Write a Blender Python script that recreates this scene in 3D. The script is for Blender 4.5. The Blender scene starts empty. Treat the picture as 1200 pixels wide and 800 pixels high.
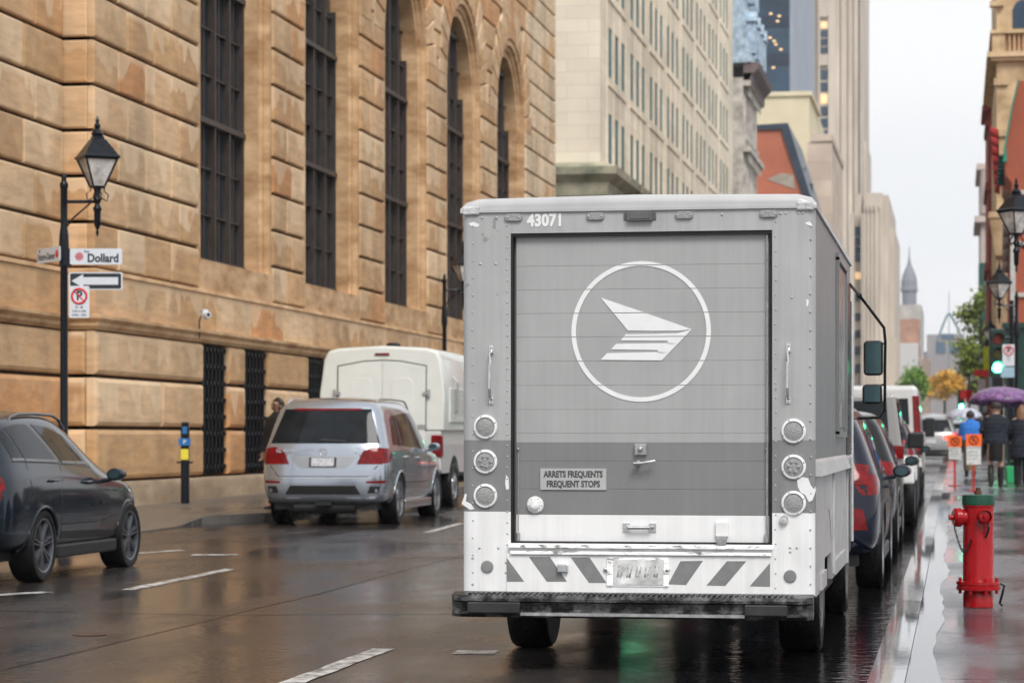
import bpy, bmesh, math, random
from mathutils import Vector, Matrix, noise
from mathutils.bvhtree import BVHTree
random.seed(7)
SC = bpy.context.scene
COL = SC.collection
R = math.radians
PI = math.pi

# ------------------------------------------------------------------ camera
YAW = math.atan(520/3000.0)
cam_d = bpy.data.cameras.new('camera')
cam = bpy.data.objects.new('camera', cam_d); COL.objects.link(cam)
cam.location = (0, 0, 1.38); cam.rotation_euler = (R(90), 0, YAW)
cam_d.sensor_width = 36; cam_d.lens = 90; cam_d.shift_y = 112/1200.0
cam_d.clip_start = .2; cam_d.clip_end = 9000
cam_d.dof.use_dof = True; cam_d.dof.focus_distance = 15.4; cam_d.dof.aperture_fstop = 4.5
SC.camera = cam

# ------------------------------------------------------------------ sky, sun, exposure
SUN_EL, SUN_AZ = R(48), R(155)          # soft light from behind the camera, a little to the right
w = bpy.data.worlds.new('World'); SC.world = w; w.use_nodes = True
nt = w.node_tree; nt.nodes.clear()
wo = nt.nodes.new('ShaderNodeOutputWorld')
sk = nt.nodes.new('ShaderNodeTexSky'); sk.sky_type = 'NISHITA'; sk.sun_disc = False
sk.sun_elevation = SUN_EL; sk.sun_rotation = SUN_AZ; sk.dust_density = 5; sk.air_density = 1.5
b1 = nt.nodes.new('ShaderNodeBackground'); b1.inputs[1].default_value = .1
nt.links.new(sk.outputs[0], b1.inputs[0])
tc = nt.nodes.new('ShaderNodeTexCoord')
mp = nt.nodes.new('ShaderNodeMapping'); mp.inputs['Scale'].default_value = (2, 2, 6)
nz = nt.nodes.new('ShaderNodeTexNoise'); nz.inputs['Scale'].default_value = 1.6; nz.inputs['Detail'].default_value = 5
cr = nt.nodes.new('ShaderNodeValToRGB')
cr.color_ramp.elements[0].position = .3; cr.color_ramp.elements[0].color = (.84, .87, .92, 1)
cr.color_ramp.elements[1].position = .7; cr.color_ramp.elements[1].color = (.96, .96, .97, 1)
nt.links.new(tc.outputs['Generated'], mp.inputs[0]); nt.links.new(mp.outputs[0], nz.inputs['Vector'])
nt.links.new(nz.outputs['Fac'], cr.inputs[0])
b2 = nt.nodes.new('ShaderNodeBackground'); b2.inputs[1].default_value = .70
nt.links.new(cr.outputs[0], b2.inputs[0])
mx = nt.nodes.new('ShaderNodeMixShader'); mx.inputs[0].default_value = .93
nt.links.new(b1.outputs[0], mx.inputs[1]); nt.links.new(b2.outputs[0], mx.inputs[2])
nt.links.new(mx.outputs[0], wo.inputs[0])
sl = bpy.data.lights.new('sun', 'SUN'); sl.energy = 1.5; sl.angle = R(24); sl.color = (1, .97, .93)
so = bpy.data.objects.new('sun', sl); COL.objects.link(so)
# sun comes from the direction (sin az, cos az) measured from +Y towards +X
sd = Vector((math.sin(SUN_AZ)*math.cos(SUN_EL), math.cos(SUN_AZ)*math.cos(SUN_EL), math.sin(SUN_EL)))
so.rotation_euler = sd.to_track_quat('Z', 'Y').to_euler()
SC.view_settings.view_transform = 'Standard'; SC.view_settings.look = 'None'
SC.view_settings.exposure = 0.72; SC.view_settings.gamma = 1.0
SC.cycles.max_bounces = 6; SC.cycles.use_denoising = True
SC.cycles.use_adaptive_sampling = True; SC.cycles.adaptive_threshold = .02
SC.cycles.sample_clamp_indirect = 6

# ------------------------------------------------------------------ helpers
CY, SY = math.cos(YAW), math.sin(YAW)
def at(px, d):                      # street position seen at photo column px, d metres along the lens axis
    u = (px-600)/3000.0*d
    return (u*CY - d*SY, u*SY + d*CY)
def zat(py, d): return 1.38 - (py-512)/3000.0*d
def dX(px, X):                      # depth at which the plane x = X is seen at column px
    k = (px-600)/3000.0
    return X/(k*CY - SY)
def yX(px, X):
    return at(px, dX(px, X))[1]
def gz(Y):                          # the street climbs gently
    z = 0.0
    if Y > 22: z += .0065*(Y-22)
    if Y > 100: z += .004*(Y-100)
    if Y > 600: z -= .006*(Y-600)
    return z

def M(name, col, rough=.5, metal=0.0, var=.08, scale=6.0, bump=0.0, bscale=60.0, coat=0.0, spec=.38, col2=None, rvar=.08, stretch=(1, 1, 1), thr=None):
    m = bpy.data.materials.new(name); m.use_nodes = True
    n = m.node_tree.nodes; l = m.node_tree.links
    b = n['Principled BSDF']
    b.inputs['Roughness'].default_value = rough; b.inputs['Metallic'].default_value = metal
    b.inputs['Specular IOR Level'].default_value = spec
    if coat: b.inputs['Coat Weight'].default_value = coat; b.inputs['Coat Roughness'].default_value = .04
    t = n.new('ShaderNodeTexCoord'); mp = n.new('ShaderNodeMapping'); mp.inputs['Scale'].default_value = stretch
    l.new(t.outputs['Object'], mp.inputs[0])
    z = n.new('ShaderNodeTexNoise'); z.inputs['Scale'].default_value = scale; z.inputs['Detail'].default_value = 6
    z.inputs['Roughness'].default_value = .6
    l.new(mp.outputs[0], z.inputs['Vector'])
    r = n.new('ShaderNodeValToRGB')
    a, c = thr or (.3, .7)
    r.color_ramp.elements[0].position = a; r.color_ramp.elements[1].position = c
    lo = tuple(max(0, x*(1-var)) for x in col); hi = tuple(min(1, x*(1+var)) for x in (col2 or col))
    r.color_ramp.elements[0].color = (*lo, 1); r.color_ramp.elements[1].color = (*hi, 1)
    l.new(z.outputs['Fac'], r.inputs[0]); l.new(r.outputs[0], b.inputs['Base Color'])
    if rvar:
        q = n.new('ShaderNodeMapRange'); q.inputs['To Min'].default_value = max(.01, rough-rvar); q.inputs['To Max'].default_value = min(1, rough+rvar)
        l.new(z.outputs['Fac'], q.inputs[0]); l.new(q.outputs[0], b.inputs['Roughness'])
    if bump:
        z2 = n.new('ShaderNodeTexNoise'); z2.inputs['Scale'].default_value = bscale; z2.inputs['Detail'].default_value = 4
        l.new(mp.outputs[0], z2.inputs['Vector'])
        bp = n.new('ShaderNodeBump'); bp.inputs['Strength'].default_value = bump; bp.inputs['Distance'].default_value = .02
        l.new(z2.outputs['Fac'], bp.inputs['Height']); l.new(bp.outputs[0], b.inputs['Normal'])
    return m
def EM(name, col, st):
    m = bpy.data.materials.new(name); m.use_nodes = True
    b = m.node_tree.nodes['Principled BSDF']
    b.inputs['Base Color'].default_value = (*col, 1); b.inputs['Emission Color'].default_value = (*col, 1)
    b.inputs['Emission Strength'].default_value = st
    return m

class MB:
    def __init__(s): s.b = bmesh.new(); s.m = 0; s.uv = s.b.loops.layers.uv.new('UVMap')
    def face(s, pts, uvs=None):
        f = s.b.faces.new([s.b.verts.new(p) for p in pts]); f.material_index = s.m
        if uvs:
            for lp, q in zip(f.loops, uvs): lp[s.uv].uv = q
        return f
    def hexa(s, p):                 # 8 points: 4 bottom, 4 top
        v = [s.b.verts.new(q) for q in p]
        for i in ((3, 2, 1, 0), (4, 5, 6, 7), (0, 1, 5, 4), (1, 2, 6, 5), (2, 3, 7, 6), (3, 0, 4, 7)):
            s.b.faces.new([v[k] for k in i]).material_index = s.m
        return s
    def box(s, x0, x1, y0, y1, z0, z1):
        return s.hexa([(x0, y0, z0), (x1, y0, z0), (x1, y1, z0), (x0, y1, z0), (x0, y0, z1), (x1, y0, z1), (x1, y1, z1), (x0, y1, z1)])
    def ob(s, F, s0, s1, z0, z1, n0, n1):       # box in a facade frame F = (origin, U, N)
        O, U, N = F
        P = lambda a, z, n: O + U*a + N*n + Vector((0, 0, z))
        return s.hexa([P(s0, z0, n0), P(s1, z0, n0), P(s1, z0, n1), P(s0, z0, n1), P(s0, z1, n0), P(s1, z1, n0), P(s1, z1, n1), P(s0, z1, n1)])
    def prism(s, poly, fn, a, b):   # poly of 2d points, fn(p, h) -> 3d
        n = len(poly)
        va = [s.b.verts.new(fn(p, a)) for p in poly]; vb = [s.b.verts.new(fn(p, b)) for p in poly]
        s.b.faces.new(va[::-1]).material_index = s.m; s.b.faces.new(vb).material_index = s.m
        for i in range(n):
            j = (i+1) % n
            s.b.faces.new([va[i], va[j], vb[j], vb[i]]).material_index = s.m
        return s
    def ring(s, c, ax, r, n, r2=None, ph=0):
        ax = Vector(ax).normalized(); t = Vector((0, 0, 1)) if abs(ax.z) < .9 else Vector((1, 0, 0))
        u = ax.cross(t).normalized(); v = ax.cross(u)
        r2 = r if r2 is None else r2
        return [s.b.verts.new(Vector(c) + u*r*math.cos(ph+2*PI*i/n) + v*r2*math.sin(ph+2*PI*i/n)) for i in range(n)]
    def loft(s, rings, caps=True, close=True):
        for a, b in zip(rings, rings[1:]):
            n = len(a)
            for i in range(n if close else n-1):
                j = (i+1) % n
                s.b.faces.new([a[i], a[j], b[j], b[i]]).material_index = s.m
        if caps:
            s.b.faces.new(rings[0][::-1]).material_index = s.m; s.b.faces.new(rings[-1]).material_index = s.m
        return s
    def cyl(s, p0, p1, r0, r1=None, n=12, caps=True):
        ax = Vector(p1)-Vector(p0)
        return s.loft([s.ring(p0, ax, r0, n), s.ring(p1, ax, r0 if r1 is None else r1, n)], caps)
    def tube(s, pts, r, n=6):
        pts = [Vector(p) for p in pts]; rs = []
        for i, p in enumerate(pts):
            a = pts[max(0, i-1)]; b = pts[min(len(pts)-1, i+1)]
            rs.append(s.ring(p, b-a, r if not isinstance(r, (list, tuple)) else r[i], n))
        return s.loft(rs)
    def lathe(s, prof, c=(0, 0, 0), ax=(0, 0, 1), n=16, ph=0):   # prof: (radius, height)
        c = Vector(c); A = Vector(ax).normalized()
        return s.loft([s.ring(c+A*h, A, max(r, .0005), n, ph=ph) for r, h in prof])
    def ball(s, c, r, n=10, sz=1.0):
        return s.lathe([(r*math.sin(PI*k/8), -r*sz*math.cos(PI*k/8)) for k in range(9)], c, n=n)
    def build(s, name, mats, parent=None, smooth=None, bevel=0, recalc=True, subs=0):
        if recalc: bmesh.ops.recalc_face_normals(s.b, faces=s.b.faces)
        me = bpy.data.meshes.new(name); s.b.to_mesh(me); s.b.free()
        for m in (mats if isinstance(mats, (list, tuple)) else [mats]): me.materials.append(m)
        if smooth is not None:
            me.polygons.foreach_set('use_smooth', [True]*len(me.polygons))
            me.set_sharp_from_angle(angle=R(smooth))
        o = bpy.data.objects.new(name, me); COL.objects.link(o)
        if parent: o.parent = parent
        if bevel:
            q = o.modifiers.new('bevel', 'BEVEL'); q.width = bevel; q.segments = 2; q.limit_method = 'ANGLE'; q.angle_limit = R(35)
        if subs:
            q = o.modifiers.new('sub', 'SUBSURF'); q.levels = subs; q.render_levels = subs
        return o
def F(x, y, u, nrm): return (Vector((x, y, 0)), Vector((*u, 0)), Vector((*nrm, 0)))
def tag(o, label=None, cat=None, group=None, kind=None):
    if label: o['label'] = label
    if cat: o['category'] = cat
    if group: o['group'] = group
    if kind: o['kind'] = kind
    return o
def thing(name, label, cat, loc=(0, 0, 0), rz=0, group=None, sc=1):
    o = bpy.data.objects.new(name, None); COL.objects.link(o); o.empty_display_size = .2
    o.location = loc; o.rotation_euler = (0, 0, rz); o.scale = (sc, sc, sc)
    return tag(o, label, cat, group)
def copy_tree(o, parent=None):
    c = o.copy(); COL.objects.link(c)
    if parent: c.parent = parent
    for ch in list(o.children): copy_tree(ch, c)
    return c
def copy_thing(o, label, loc, rz=None):
    c = copy_tree(o); c['label'] = label; c.location = loc
    if rz is not None: c.rotation_euler = (0, 0, rz)
    return c
def text(name, body, size, mat, parent, mtx, sx=1.0, offset=0.0, ext=.0015, align='CENTER', sp=1.0):
    cu = bpy.data.curves.new(name, 'FONT'); cu.body = body; cu.size = size; cu.align_x = align; cu.align_y = 'CENTER'
    cu.extrude = ext; cu.offset = offset; cu.space_character = sp; cu.resolution_u = 3
    t = bpy.data.objects.new(name+'_c', cu); COL.objects.link(t)
    dg = bpy.context.evaluated_depsgraph_get()
    me = bpy.data.meshes.new_from_object(t.evaluated_get(dg))
    bpy.data.objects.remove(t); bpy.data.curves.remove(cu)
    me.transform(Matrix.Diagonal((sx, 1, 1, 1))); me.transform(mtx)
    me.materials.clear(); me.materials.append(mat)
    o = bpy.data.objects.new(name, me); COL.objects.link(o); o.parent = parent
    return o
def face_mtx(loc, n):               # text plane at loc whose readable side looks along n
    n = Vector(n).normalized(); z = Vector((0, 0, 1)); x = z.cross(n).normalized(); y = n.cross(x)
    m = Matrix((x, y, n)).transposed().to_4x4(); m.translation = loc
    return m

# ------------------------------------------------------------------ materials
def stone_mat(name, c_base, c_warm, c_light, stain=1.0):
    m = bpy.data.materials.new(name); m.use_nodes = True
    n = m.node_tree.nodes; l = m.node_tree.links; b = n['Principled BSDF']
    g = n.new('ShaderNodeNewGeometry'); u = n.new('ShaderNodeUVMap'); u.uv_map = 'UVMap'
    tc = n.new('ShaderNodeTexCoord')
    rr = n.new('ShaderNodeValToRGB'); e = rr.color_ramp.elements
    e[0].position = 0; e[0].color = (*c_base, 1); e[1].position = 1; e[1].color = (*c_warm, 1)
    for p, c in ((.35, [x*.9 for x in c_base]), (.6, [a*.5+q*.5 for a, q in zip(c_base, c_light)]), (.85, [a*.75+q*.25 for a, q in zip(c_base, c_warm)])):
        k = e.new(p); k.color = (*c, 1)
    l.new(g.outputs['Random Per Island'], rr.inputs[0])
    # bedding streaks and mottling
    mp = n.new('ShaderNodeMapping'); mp.inputs['Scale'].default_value = (1, 1, 5); l.new(tc.outputs['Object'], mp.inputs[0])
    z1 = n.new('ShaderNodeTexNoise'); z1.inputs['Scale'].default_value = 1.7; z1.inputs['Detail'].default_value = 7; z1.inputs['Roughness'].default_value = .62
    l.new(mp.outputs[0], z1.inputs['Vector'])
    mm = n.new('ShaderNodeMapRange'); mm.inputs['From Min'].default_value = .25; mm.inputs['From Max'].default_value = .75; mm.inputs['To Min'].default_value = .72; mm.inputs['To Max'].default_value = 1.22
    l.new(z1.outputs['Fac'], mm.inputs[0])
    mu = n.new('ShaderNodeMix'); mu.data_type = 'RGBA'; mu.blend_type = 'MULTIPLY'; mu.inputs[0].default_value = 1
    l.new(rr.outputs[0], mu.inputs[6]); l.new(mm.outputs[0], mu.inputs[7])
    z5 = n.new('ShaderNodeTexNoise'); z5.inputs['Scale'].default_value = .55; z5.inputs['Detail'].default_value = 6
    m5 = n.new('ShaderNodeMapping'); m5.inputs['Scale'].default_value = (1, 1.6, .45); l.new(tc.outputs['Object'], m5.inputs[0]); l.new(m5.outputs[0], z5.inputs['Vector'])
    k5 = n.new('ShaderNodeMapRange'); k5.inputs['From Min'].default_value = .32; k5.inputs['From Max'].default_value = .6; k5.inputs['To Min'].default_value = .76; k5.inputs['To Max'].default_value = 1.06
    l.new(z5.outputs['Fac'], k5.inputs[0])
    # dry pale patches hanging from the upper bed of each block (drip shaped)
    sep = n.new('ShaderNodeSeparateXYZ'); l.new(u.outputs[0], sep.inputs[0])
    cb = n.new('ShaderNodeCombineXYZ')
    off = n.new('ShaderNodeMath'); off.operation = 'MULTIPLY_ADD'; off.inputs[1].default_value = 60
    l.new(g.outputs['Random Per Island'], off.inputs[0]); l.new(sep.outputs[0], off.inputs[2])
    vv = n.new('ShaderNodeMath'); vv.operation = 'MULTIPLY'; vv.inputs[1].default_value = .35; l.new(sep.outputs[1], vv.inputs[0])
    l.new(off.outputs[0], cb.inputs[0]); l.new(vv.outputs[0], cb.inputs[1])
    z2 = n.new('ShaderNodeTexNoise'); z2.inputs['Scale'].default_value = 1.5; z2.inputs['Detail'].default_value = 1.5
    l.new(cb.outputs[0], z2.inputs['Vector'])
    th = n.new('ShaderNodeMapRange'); th.inputs['From Min'].default_value = .45; th.inputs['From Max'].default_value = .57; th.inputs['To Min'].default_value = .80; th.inputs['To Max'].default_value = .25
    l.new(z2.outputs['Fac'], th.inputs[0])
    gt = n.new('ShaderNodeMath'); gt.operation = 'SUBTRACT'; l.new(sep.outputs[1], gt.inputs[0]); l.new(th.outputs[0], gt.inputs[1])
    sm = n.new('ShaderNodeMapRange'); sm.inputs['From Min'].default_value = -.01; sm.inputs['From Max'].default_value = .11
    l.new(gt.outputs[0], sm.inputs[0])
    st = n.new('ShaderNodeMath'); st.operation = 'MULTIPLY'; l.new(sm.outputs[0], st.inputs[0])
    fr = n.new('ShaderNodeMath'); fr.operation = 'MULTIPLY'; fr.inputs[1].default_value = 17.3; l.new(g.outputs['Random Per Island'], fr.inputs[0])
    f2 = n.new('ShaderNodeMath'); f2.operation = 'FRACT'; l.new(fr.outputs[0], f2.inputs[0])
    f3 = n.new('ShaderNodeMath'); f3.operation = 'MULTIPLY'; f3.inputs[1].default_value = .62*stain; l.new(f2.outputs[0], f3.inputs[0]); l.new(f3.outputs[0], st.inputs[1])
    mix = n.new('ShaderNodeMix'); mix.data_type = 'RGBA'
    l.new(st.outputs[0], mix.inputs[0]); l.new(mu.outputs[2], mix.inputs[6]); mix.inputs[7].default_value = (*c_light, 1)
    mw = n.new('ShaderNodeMix'); mw.data_type = 'RGBA'; mw.blend_type = 'MULTIPLY'; mw.inputs[0].default_value = 1
    l.new(mix.outputs[2], mw.inputs[6]); l.new(k5.outputs[0], mw.inputs[7]); l.new(mw.outputs[2], b.inputs['Base Color'])
    b.inputs['Roughness'].default_value = .82
    z3 = n.new('ShaderNodeTexNoise'); z3.inputs['Scale'].default_value = 14; z3.inputs['Detail'].default_value = 6; l.new(mp.outputs[0], z3.inputs['Vector'])
    bp = n.new('ShaderNodeBump'); bp.inputs['Strength'].default_value = .35; bp.inputs['Distance'].default_value = .02
    l.new(z3.outputs['Fac'], bp.inputs['Height']); l.new(bp.outputs[0], b.inputs['Normal'])
    return m
def wet_mat(name, col, col2, r_lo, r_hi, bump, agg=90, pud=.35, spec=.5, lo=.42, hi=.6, dist=.002, rip=8, rs=(1, 1, 1), ra=.15):
    m = bpy.data.materials.new(name); m.use_nodes = True
    n = m.node_tree.nodes; l = m.node_tree.links; b = n['Principled BSDF']
    tc = n.new('ShaderNodeTexCoord')
    mp = n.new('ShaderNodeMapping'); mp.inputs['Scale'].default_value = (1, .35, 1); l.new(tc.outputs['Object'], mp.inputs[0])
    z = n.new('ShaderNodeTexNoise'); z.inputs['Scale'].default_value = pud; z.inputs['Detail'].default_value = 5; z.inputs['Roughness'].default_value = .55
    l.new(mp.outputs[0], z.inputs['Vector'])
    k = n.new('ShaderNodeMapRange'); k.inputs['From Min'].default_value = lo; k.inputs['From Max'].default_value = hi; k.clamp = True
    l.new(z.outputs['Fac'], k.inputs[0])
    q = n.new('ShaderNodeMapRange'); q.inputs['To Min'].default_value = r_lo; q.inputs['To Max'].default_value = r_hi
    l.new(k.outputs[0], q.inputs[0]); l.new(q.outputs[0], b.inputs['Roughness'])
    a = n.new('ShaderNodeTexNoise'); a.inputs['Scale'].default_value = agg; a.inputs['Detail'].default_value = 3
    l.new(tc.outputs['Object'], a.inputs['Vector'])
    c = n.new('ShaderNodeValToRGB'); c.color_ramp.elements[0].position = .38; c.color_ramp.elements[1].position = .66
    c.color_ramp.elements[0].color = (*col, 1); c.color_ramp.elements[1].color = (*col2, 1)
    l.new(a.outputs['Fac'], c.inputs[0])
    z4 = n.new('ShaderNodeTexNoise'); z4.inputs['Scale'].default_value = 1.3; z4.inputs['Detail'].default_value = 6
    l.new(tc.outputs['Object'], z4.inputs['Vector'])
    k4 = n.new('ShaderNodeMapRange'); k4.inputs['To Min'].default_value = .55; k4.inputs['To Max'].default_value = 1.4
    l.new(z4.outputs['Fac'], k4.inputs[0])
    mu = n.new('ShaderNodeMix'); mu.data_type = 'RGBA'; mu.blend_type = 'MULTIPLY'; mu.inputs[0].default_value = 1
    l.new(c.outputs[0], mu.inputs[6]); l.new(k4.outputs[0], mu.inputs[7]); l.new(mu.outputs[2], b.inputs['Base Color'])
    b.inputs['Specular IOR Level'].default_value = spec
    mw = n.new('ShaderNodeMapping'); mw.inputs['Scale'].default_value = rs; l.new(tc.outputs['Object'], mw.inputs[0])
    w1 = n.new('ShaderNodeTexNoise'); w1.inputs['Scale'].default_value = rip; w1.inputs['Detail'].default_value = 4
    l.new(mw.outputs[0], w1.inputs['Vector'])
    ad = n.new('ShaderNodeMath'); ad.operation = 'MULTIPLY_ADD'; ad.inputs[1].default_value = ra
    l.new(a.outputs['Fac'], ad.inputs[0]); l.new(w1.outputs['Fac'], ad.inputs[2])
    bs = n.new('ShaderNodeMath'); bs.operation = 'MULTIPLY_ADD'; bs.inputs[1].default_value = bump*.55; bs.inputs[2].default_value = bump*.45
    l.new(k.outputs[0], bs.inputs[0])
    bp = n.new('ShaderNodeBump'); bp.inputs['Distance'].default_value = dist; l.new(bs.outputs[0], bp.inputs['Strength'])
    l.new(ad.outputs[0], bp.inputs['Height']); l.new(bp.outputs[0], b.inputs['Normal'])
    return m
def rain_paint(name, col, rough=.25, metal=0, coat=.8):     # wet car paint: beads and dull film
    m = M(name, col, rough, metal, .05, 3, 0, coat=coat)
    n = m.node_tree.nodes; l = m.node_tree.links; b = n['Principled BSDF']
    tc = n.new('ShaderNodeTexCoord')
    v = n.new('ShaderNodeTexVoronoi'); v.inputs['Scale'].default_value = 75; l.new(tc.outputs['Object'], v.inputs['Vector'])
    mr = n.new('ShaderNodeMapRange'); mr.inputs['From Min'].default_value = .0; mr.inputs['From Max'].default_value = .32; mr.inputs['To Min'].default_value = 1; mr.inputs['To Max'].default_value = 0
    l.new(v.outputs['Distance'], mr.inputs[0])
    bp = n.new('ShaderNodeBump'); bp.inputs['Strength'].default_value = .08; bp.inputs['Distance'].default_value = .002
    l.new(mr.outputs[0], bp.inputs['Height']); l.new(bp.outputs[0], b.inputs['Normal'])
    return m

STONE = stone_mat('sandstone', (.55, .33, .16), (.56, .26, .10), (.82, .63, .42))
STONE_P = stone_mat('sandstone_pale', (.68, .51, .33), (.64, .40, .20), (.84, .70, .52), .5)
JOINT = M('grimy_shaded_joint', (.07, .04, .022), .9, var=.3, scale=4)  # grime, darkened further to draw the shadow lines between blocks
MOULD = M('stone_moulding', (.42, .22, .09), .8, var=.25, scale=1.2, col2=(.56, .38, .22), bump=.3, bscale=20, stretch=(1, 1, 2.5))
GLASSD = M('dark_glass', (.022, .03, .038), .09, spec=.55, var=.5, scale=1.5, rvar=.05)  # uneven paler tone paints reflections onto the panes
IRON = M('wet_black_iron', (.004, .0045, .005), .3, spec=.18, var=.3, scale=8, bump=.15, bscale=40)
BRONZE = M('window_bronze', (.045, .036, .032), .5, var=.3, scale=5)
ASPHALT = wet_mat('wet_asphalt', (.008, .008, .009), (.062, .052, .048), .10, .32, 1.0, agg=60, pud=.55, dist=.0085, rip=10, ra=.25)
SIDEWALK = wet_mat('wet_sidewalk', (.055, .058, .066), (.105, .112, .135), .07, .30, 1.0, agg=70, pud=.9, dist=.006, rip=6, rs=(1, 3.5, 1), ra=.3)
SIDEWALK_B = wet_mat('brown_wet_sidewalk', (.10, .085, .07), (.17, .14, .115), .18, .42, .5, agg=60, pud=.5)
KERB = wet_mat('wet_kerb', (.20, .20, .205), (.36, .36, .37), .02, .06, .2, agg=50, pud=.9)
PAINTW = M('worn_road_paint', (.16, .155, .15), .3, var=.3, scale=9, col2=(.46, .45, .43), thr=(.40, .56), bump=.3, bscale=80)
# ================================================================== ground
def strip(name, xs, ys, mat, dz=0.0, zf=None, skirt=None):
    mb = MB(); rows = []
    for y in ys:
        rows.append([mb.b.verts.new((x(y) if callable(x) else x, y, (zf or gz)(y)+dz)) for x in xs])
    for a, b in zip(rows, rows[1:]):
        for i in range(len(xs)-1): mb.b.faces.new([a[i], a[i+1], b[i+1], b[i]])
    if skirt:
        for side in ((0, -1) if skirt == 'both' else ((0,) if skirt == 'left' else (-1,))):
            for a, b in zip(rows, rows[1:]):
                p, q = a[side].co, b[side].co
                mb.face([p, q, q-Vector((0, 0, .3)), p-Vector((0, 0, .3))])
    return mb.build(name, mat, recalc=False)
YS = [-20, 0, 22] + [24+2*i for i in range(40)] + [110+20*i for i in range(30)] + [800, 1200, 3000, 6000]
o = strip('ground', [-3000, -200, 200, 3000], YS, M('far_ground', (.07, .065, .06), .8, scale=.05), -.06); tag(o, kind='structure')
o = strip('road', [-60, -10.8, -5, -.45, 20], YS[:-2], ASPHALT); tag(o, kind='structure')

def kerb_rise(y): return gz(y) + .015 + .115*min(1, max(0, (y-35.2)/1.6))
def kx(y):              # left kerb edge: rounded corner of the crossing lane
    if y < 36.4: return -10.95
    return -10.95 + .75*math.sin(min(1, (y-36.4)/1.4)*PI/2)
LY = [10, 20, 30, 34, 35.2] + [35.6+.2*i for i in range(14)] + [39+2*i for i in range(40)] + [130+20*i for i in range(20)]
tag(strip('pavement_left', [-16, -13, lambda y: kx(y)-.16], LY, SIDEWALK_B, .0, kerb_rise), kind='structure')
tag(strip('kerb_left', [lambda y: kx(y)-.157, kx], LY, M('dark_kerb', (.10, .095, .09), .25, var=.25, scale=5), .004, kerb_rise, 'right'), kind='structure')
KH = .12
RY = [2, 10, 20, 30, 40, 50, 60] + [66+4*i for i in range(60)]
tag(strip('kerb_right', [-.45, -.26], RY, KERB, KH, None, 'left'), kind='structure')
# pavement slabs with score lines
mb = MB()
def slab(mb, x0, x1, y0, y1, z): 
    mb.face([(x0, y0, gz(y0)+z), (x1, y0, gz(y0)+z), (x1, y1, gz(y1)+z), (x0, y1, gz(y1)+z)])
y = 4.0
while y < 70:
    for a, b in ((-.252, 1.30), (1.312, 4.4)): slab(mb, a, b, y, y+1.588, KH-.004)
    y += 1.6
slab(mb, -.252, 4.4, y, 300, KH-.004)
tag(mb.build('pavement_right', SIDEWALK), kind='structure')
mb = MB(); slab(mb, -.26, 4.6, 2, 22, KH-.012); slab(mb, -.26, 4.6, 22, 100, KH-.012); slab(mb, -.26, 4.6, 100, 300, KH-.012)
tag(mb.build('pavement_bed_right', M('score_grout', (.03, .03, .03), .3)), kind='structure')
# puddle water standing in the gutter at the right kerb
WATER = wet_mat('gutter_water', (.006, .006, .007), (.012, .012, .013), .02, .05, 1.0, agg=30, pud=.5, dist=.012, rip=9, rs=(.7, 1, 1), ra=.1)
PUDDLE = wet_mat('pavement_puddle', (.05, .05, .055), (.08, .08, .085), .02, .05, .15, agg=30, pud=.5, dist=.003, rip=7)
mb = MB()
def wob(y, s): return .5*noise.noise(Vector((y*.45, s, 0)))+.35*noise.noise(Vector((y*1.7, s, 5)))
ys = [11+.12*i for i in range(330)]
rows = [[mb.b.verts.new((x, y, gz(y)+.0025)) for x in (-1.5-.5*noise.noise(Vector((y*.3, 3.3, 0))), -.9, -.451)] for y in ys]
for a, b in zip(rows, rows[1:]):
    for i in range(2): mb.b.faces.new([a[i], a[i+1], b[i+1], b[i]])
tag(mb.build('gutter_water', WATER, recalc=False), kind='structure')
mb2 = MB()

rows = [[mb2.b.verts.new((x, y, gz(y)+KH-.0015)) for x in (-.256, -.2, -.10+.06*noise.noise(Vector((y*.35, 7, 0)))+.03*noise.noise(Vector((y*1.1, 2, 0))))] for y in ys]
for a, b in zip(rows, rows[1:]):
    for i in range(2): mb2.b.faces.new([a[i], a[i+1], b[i+1], b[i]])
tag(mb2.build('pavement_puddle', PUDDLE, recalc=False), kind='structure')

# lane paint
def dash(pts, name='lane_marking'):
    mb = MB(); n = 14
    (xa, ya), (xb, yb), wd = pts
    d = Vector((xb-xa, yb-ya)).normalized(); nn = Vector((-d.y, d.x))
    prev = None
    for i in range(n+1):
        t = i/n; c = Vector((xa, ya)).lerp(Vector((xb, yb)), t)
        w0 = wd*.5*(1+.25*noise.noise(Vector((t*9, xa, ya)))); w1 = wd*.5*(1+.25*noise.noise(Vector((t*9, xa, ya+9))))
        a = mb.b.verts.new((c.x-nn.x*w0, c.y-nn.y*w0, gz(c.y)+.004)); b = mb.b.verts.new((c.x+nn.x*w1, c.y+nn.y*w1, gz(c.y)+.004))
        if prev: mb.b.faces.new([prev[0], a, b, prev[1]])
        prev = (a, b)
    return tag(mb.build(name, PAINTW), kind='structure')
def gpt(px, py):
    d = 1.38*3000/(py-512)
    for _ in range(4): d = (1.38-gz(at(px, d)[1]))*3000/(py-512)
    return at(px, d)
for a, b, wd in (((150, 691), (270, 666.5), .14), ((334, 803), (450, 760), .14), ((533, 764), (581, 764.5), .28),
                 ((-20, 698), (55, 693.5), .2), ((161, 648.5), (212, 644.5), .16), ((225, 650), (278, 650), .3), ((500, 624), (540, 613), .12)):
    dash((gpt(*a), gpt(*b), wd))
def disc(name, mat, c, r, dz, n=24):
    mb = MB(); mb.face([(c[0]+r*math.cos(2*PI*i/n), c[1]+r*math.sin(2*PI*i/n), gz(c[1])+dz) for i in range(n)])
    return mb.build(name, mat)
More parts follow.
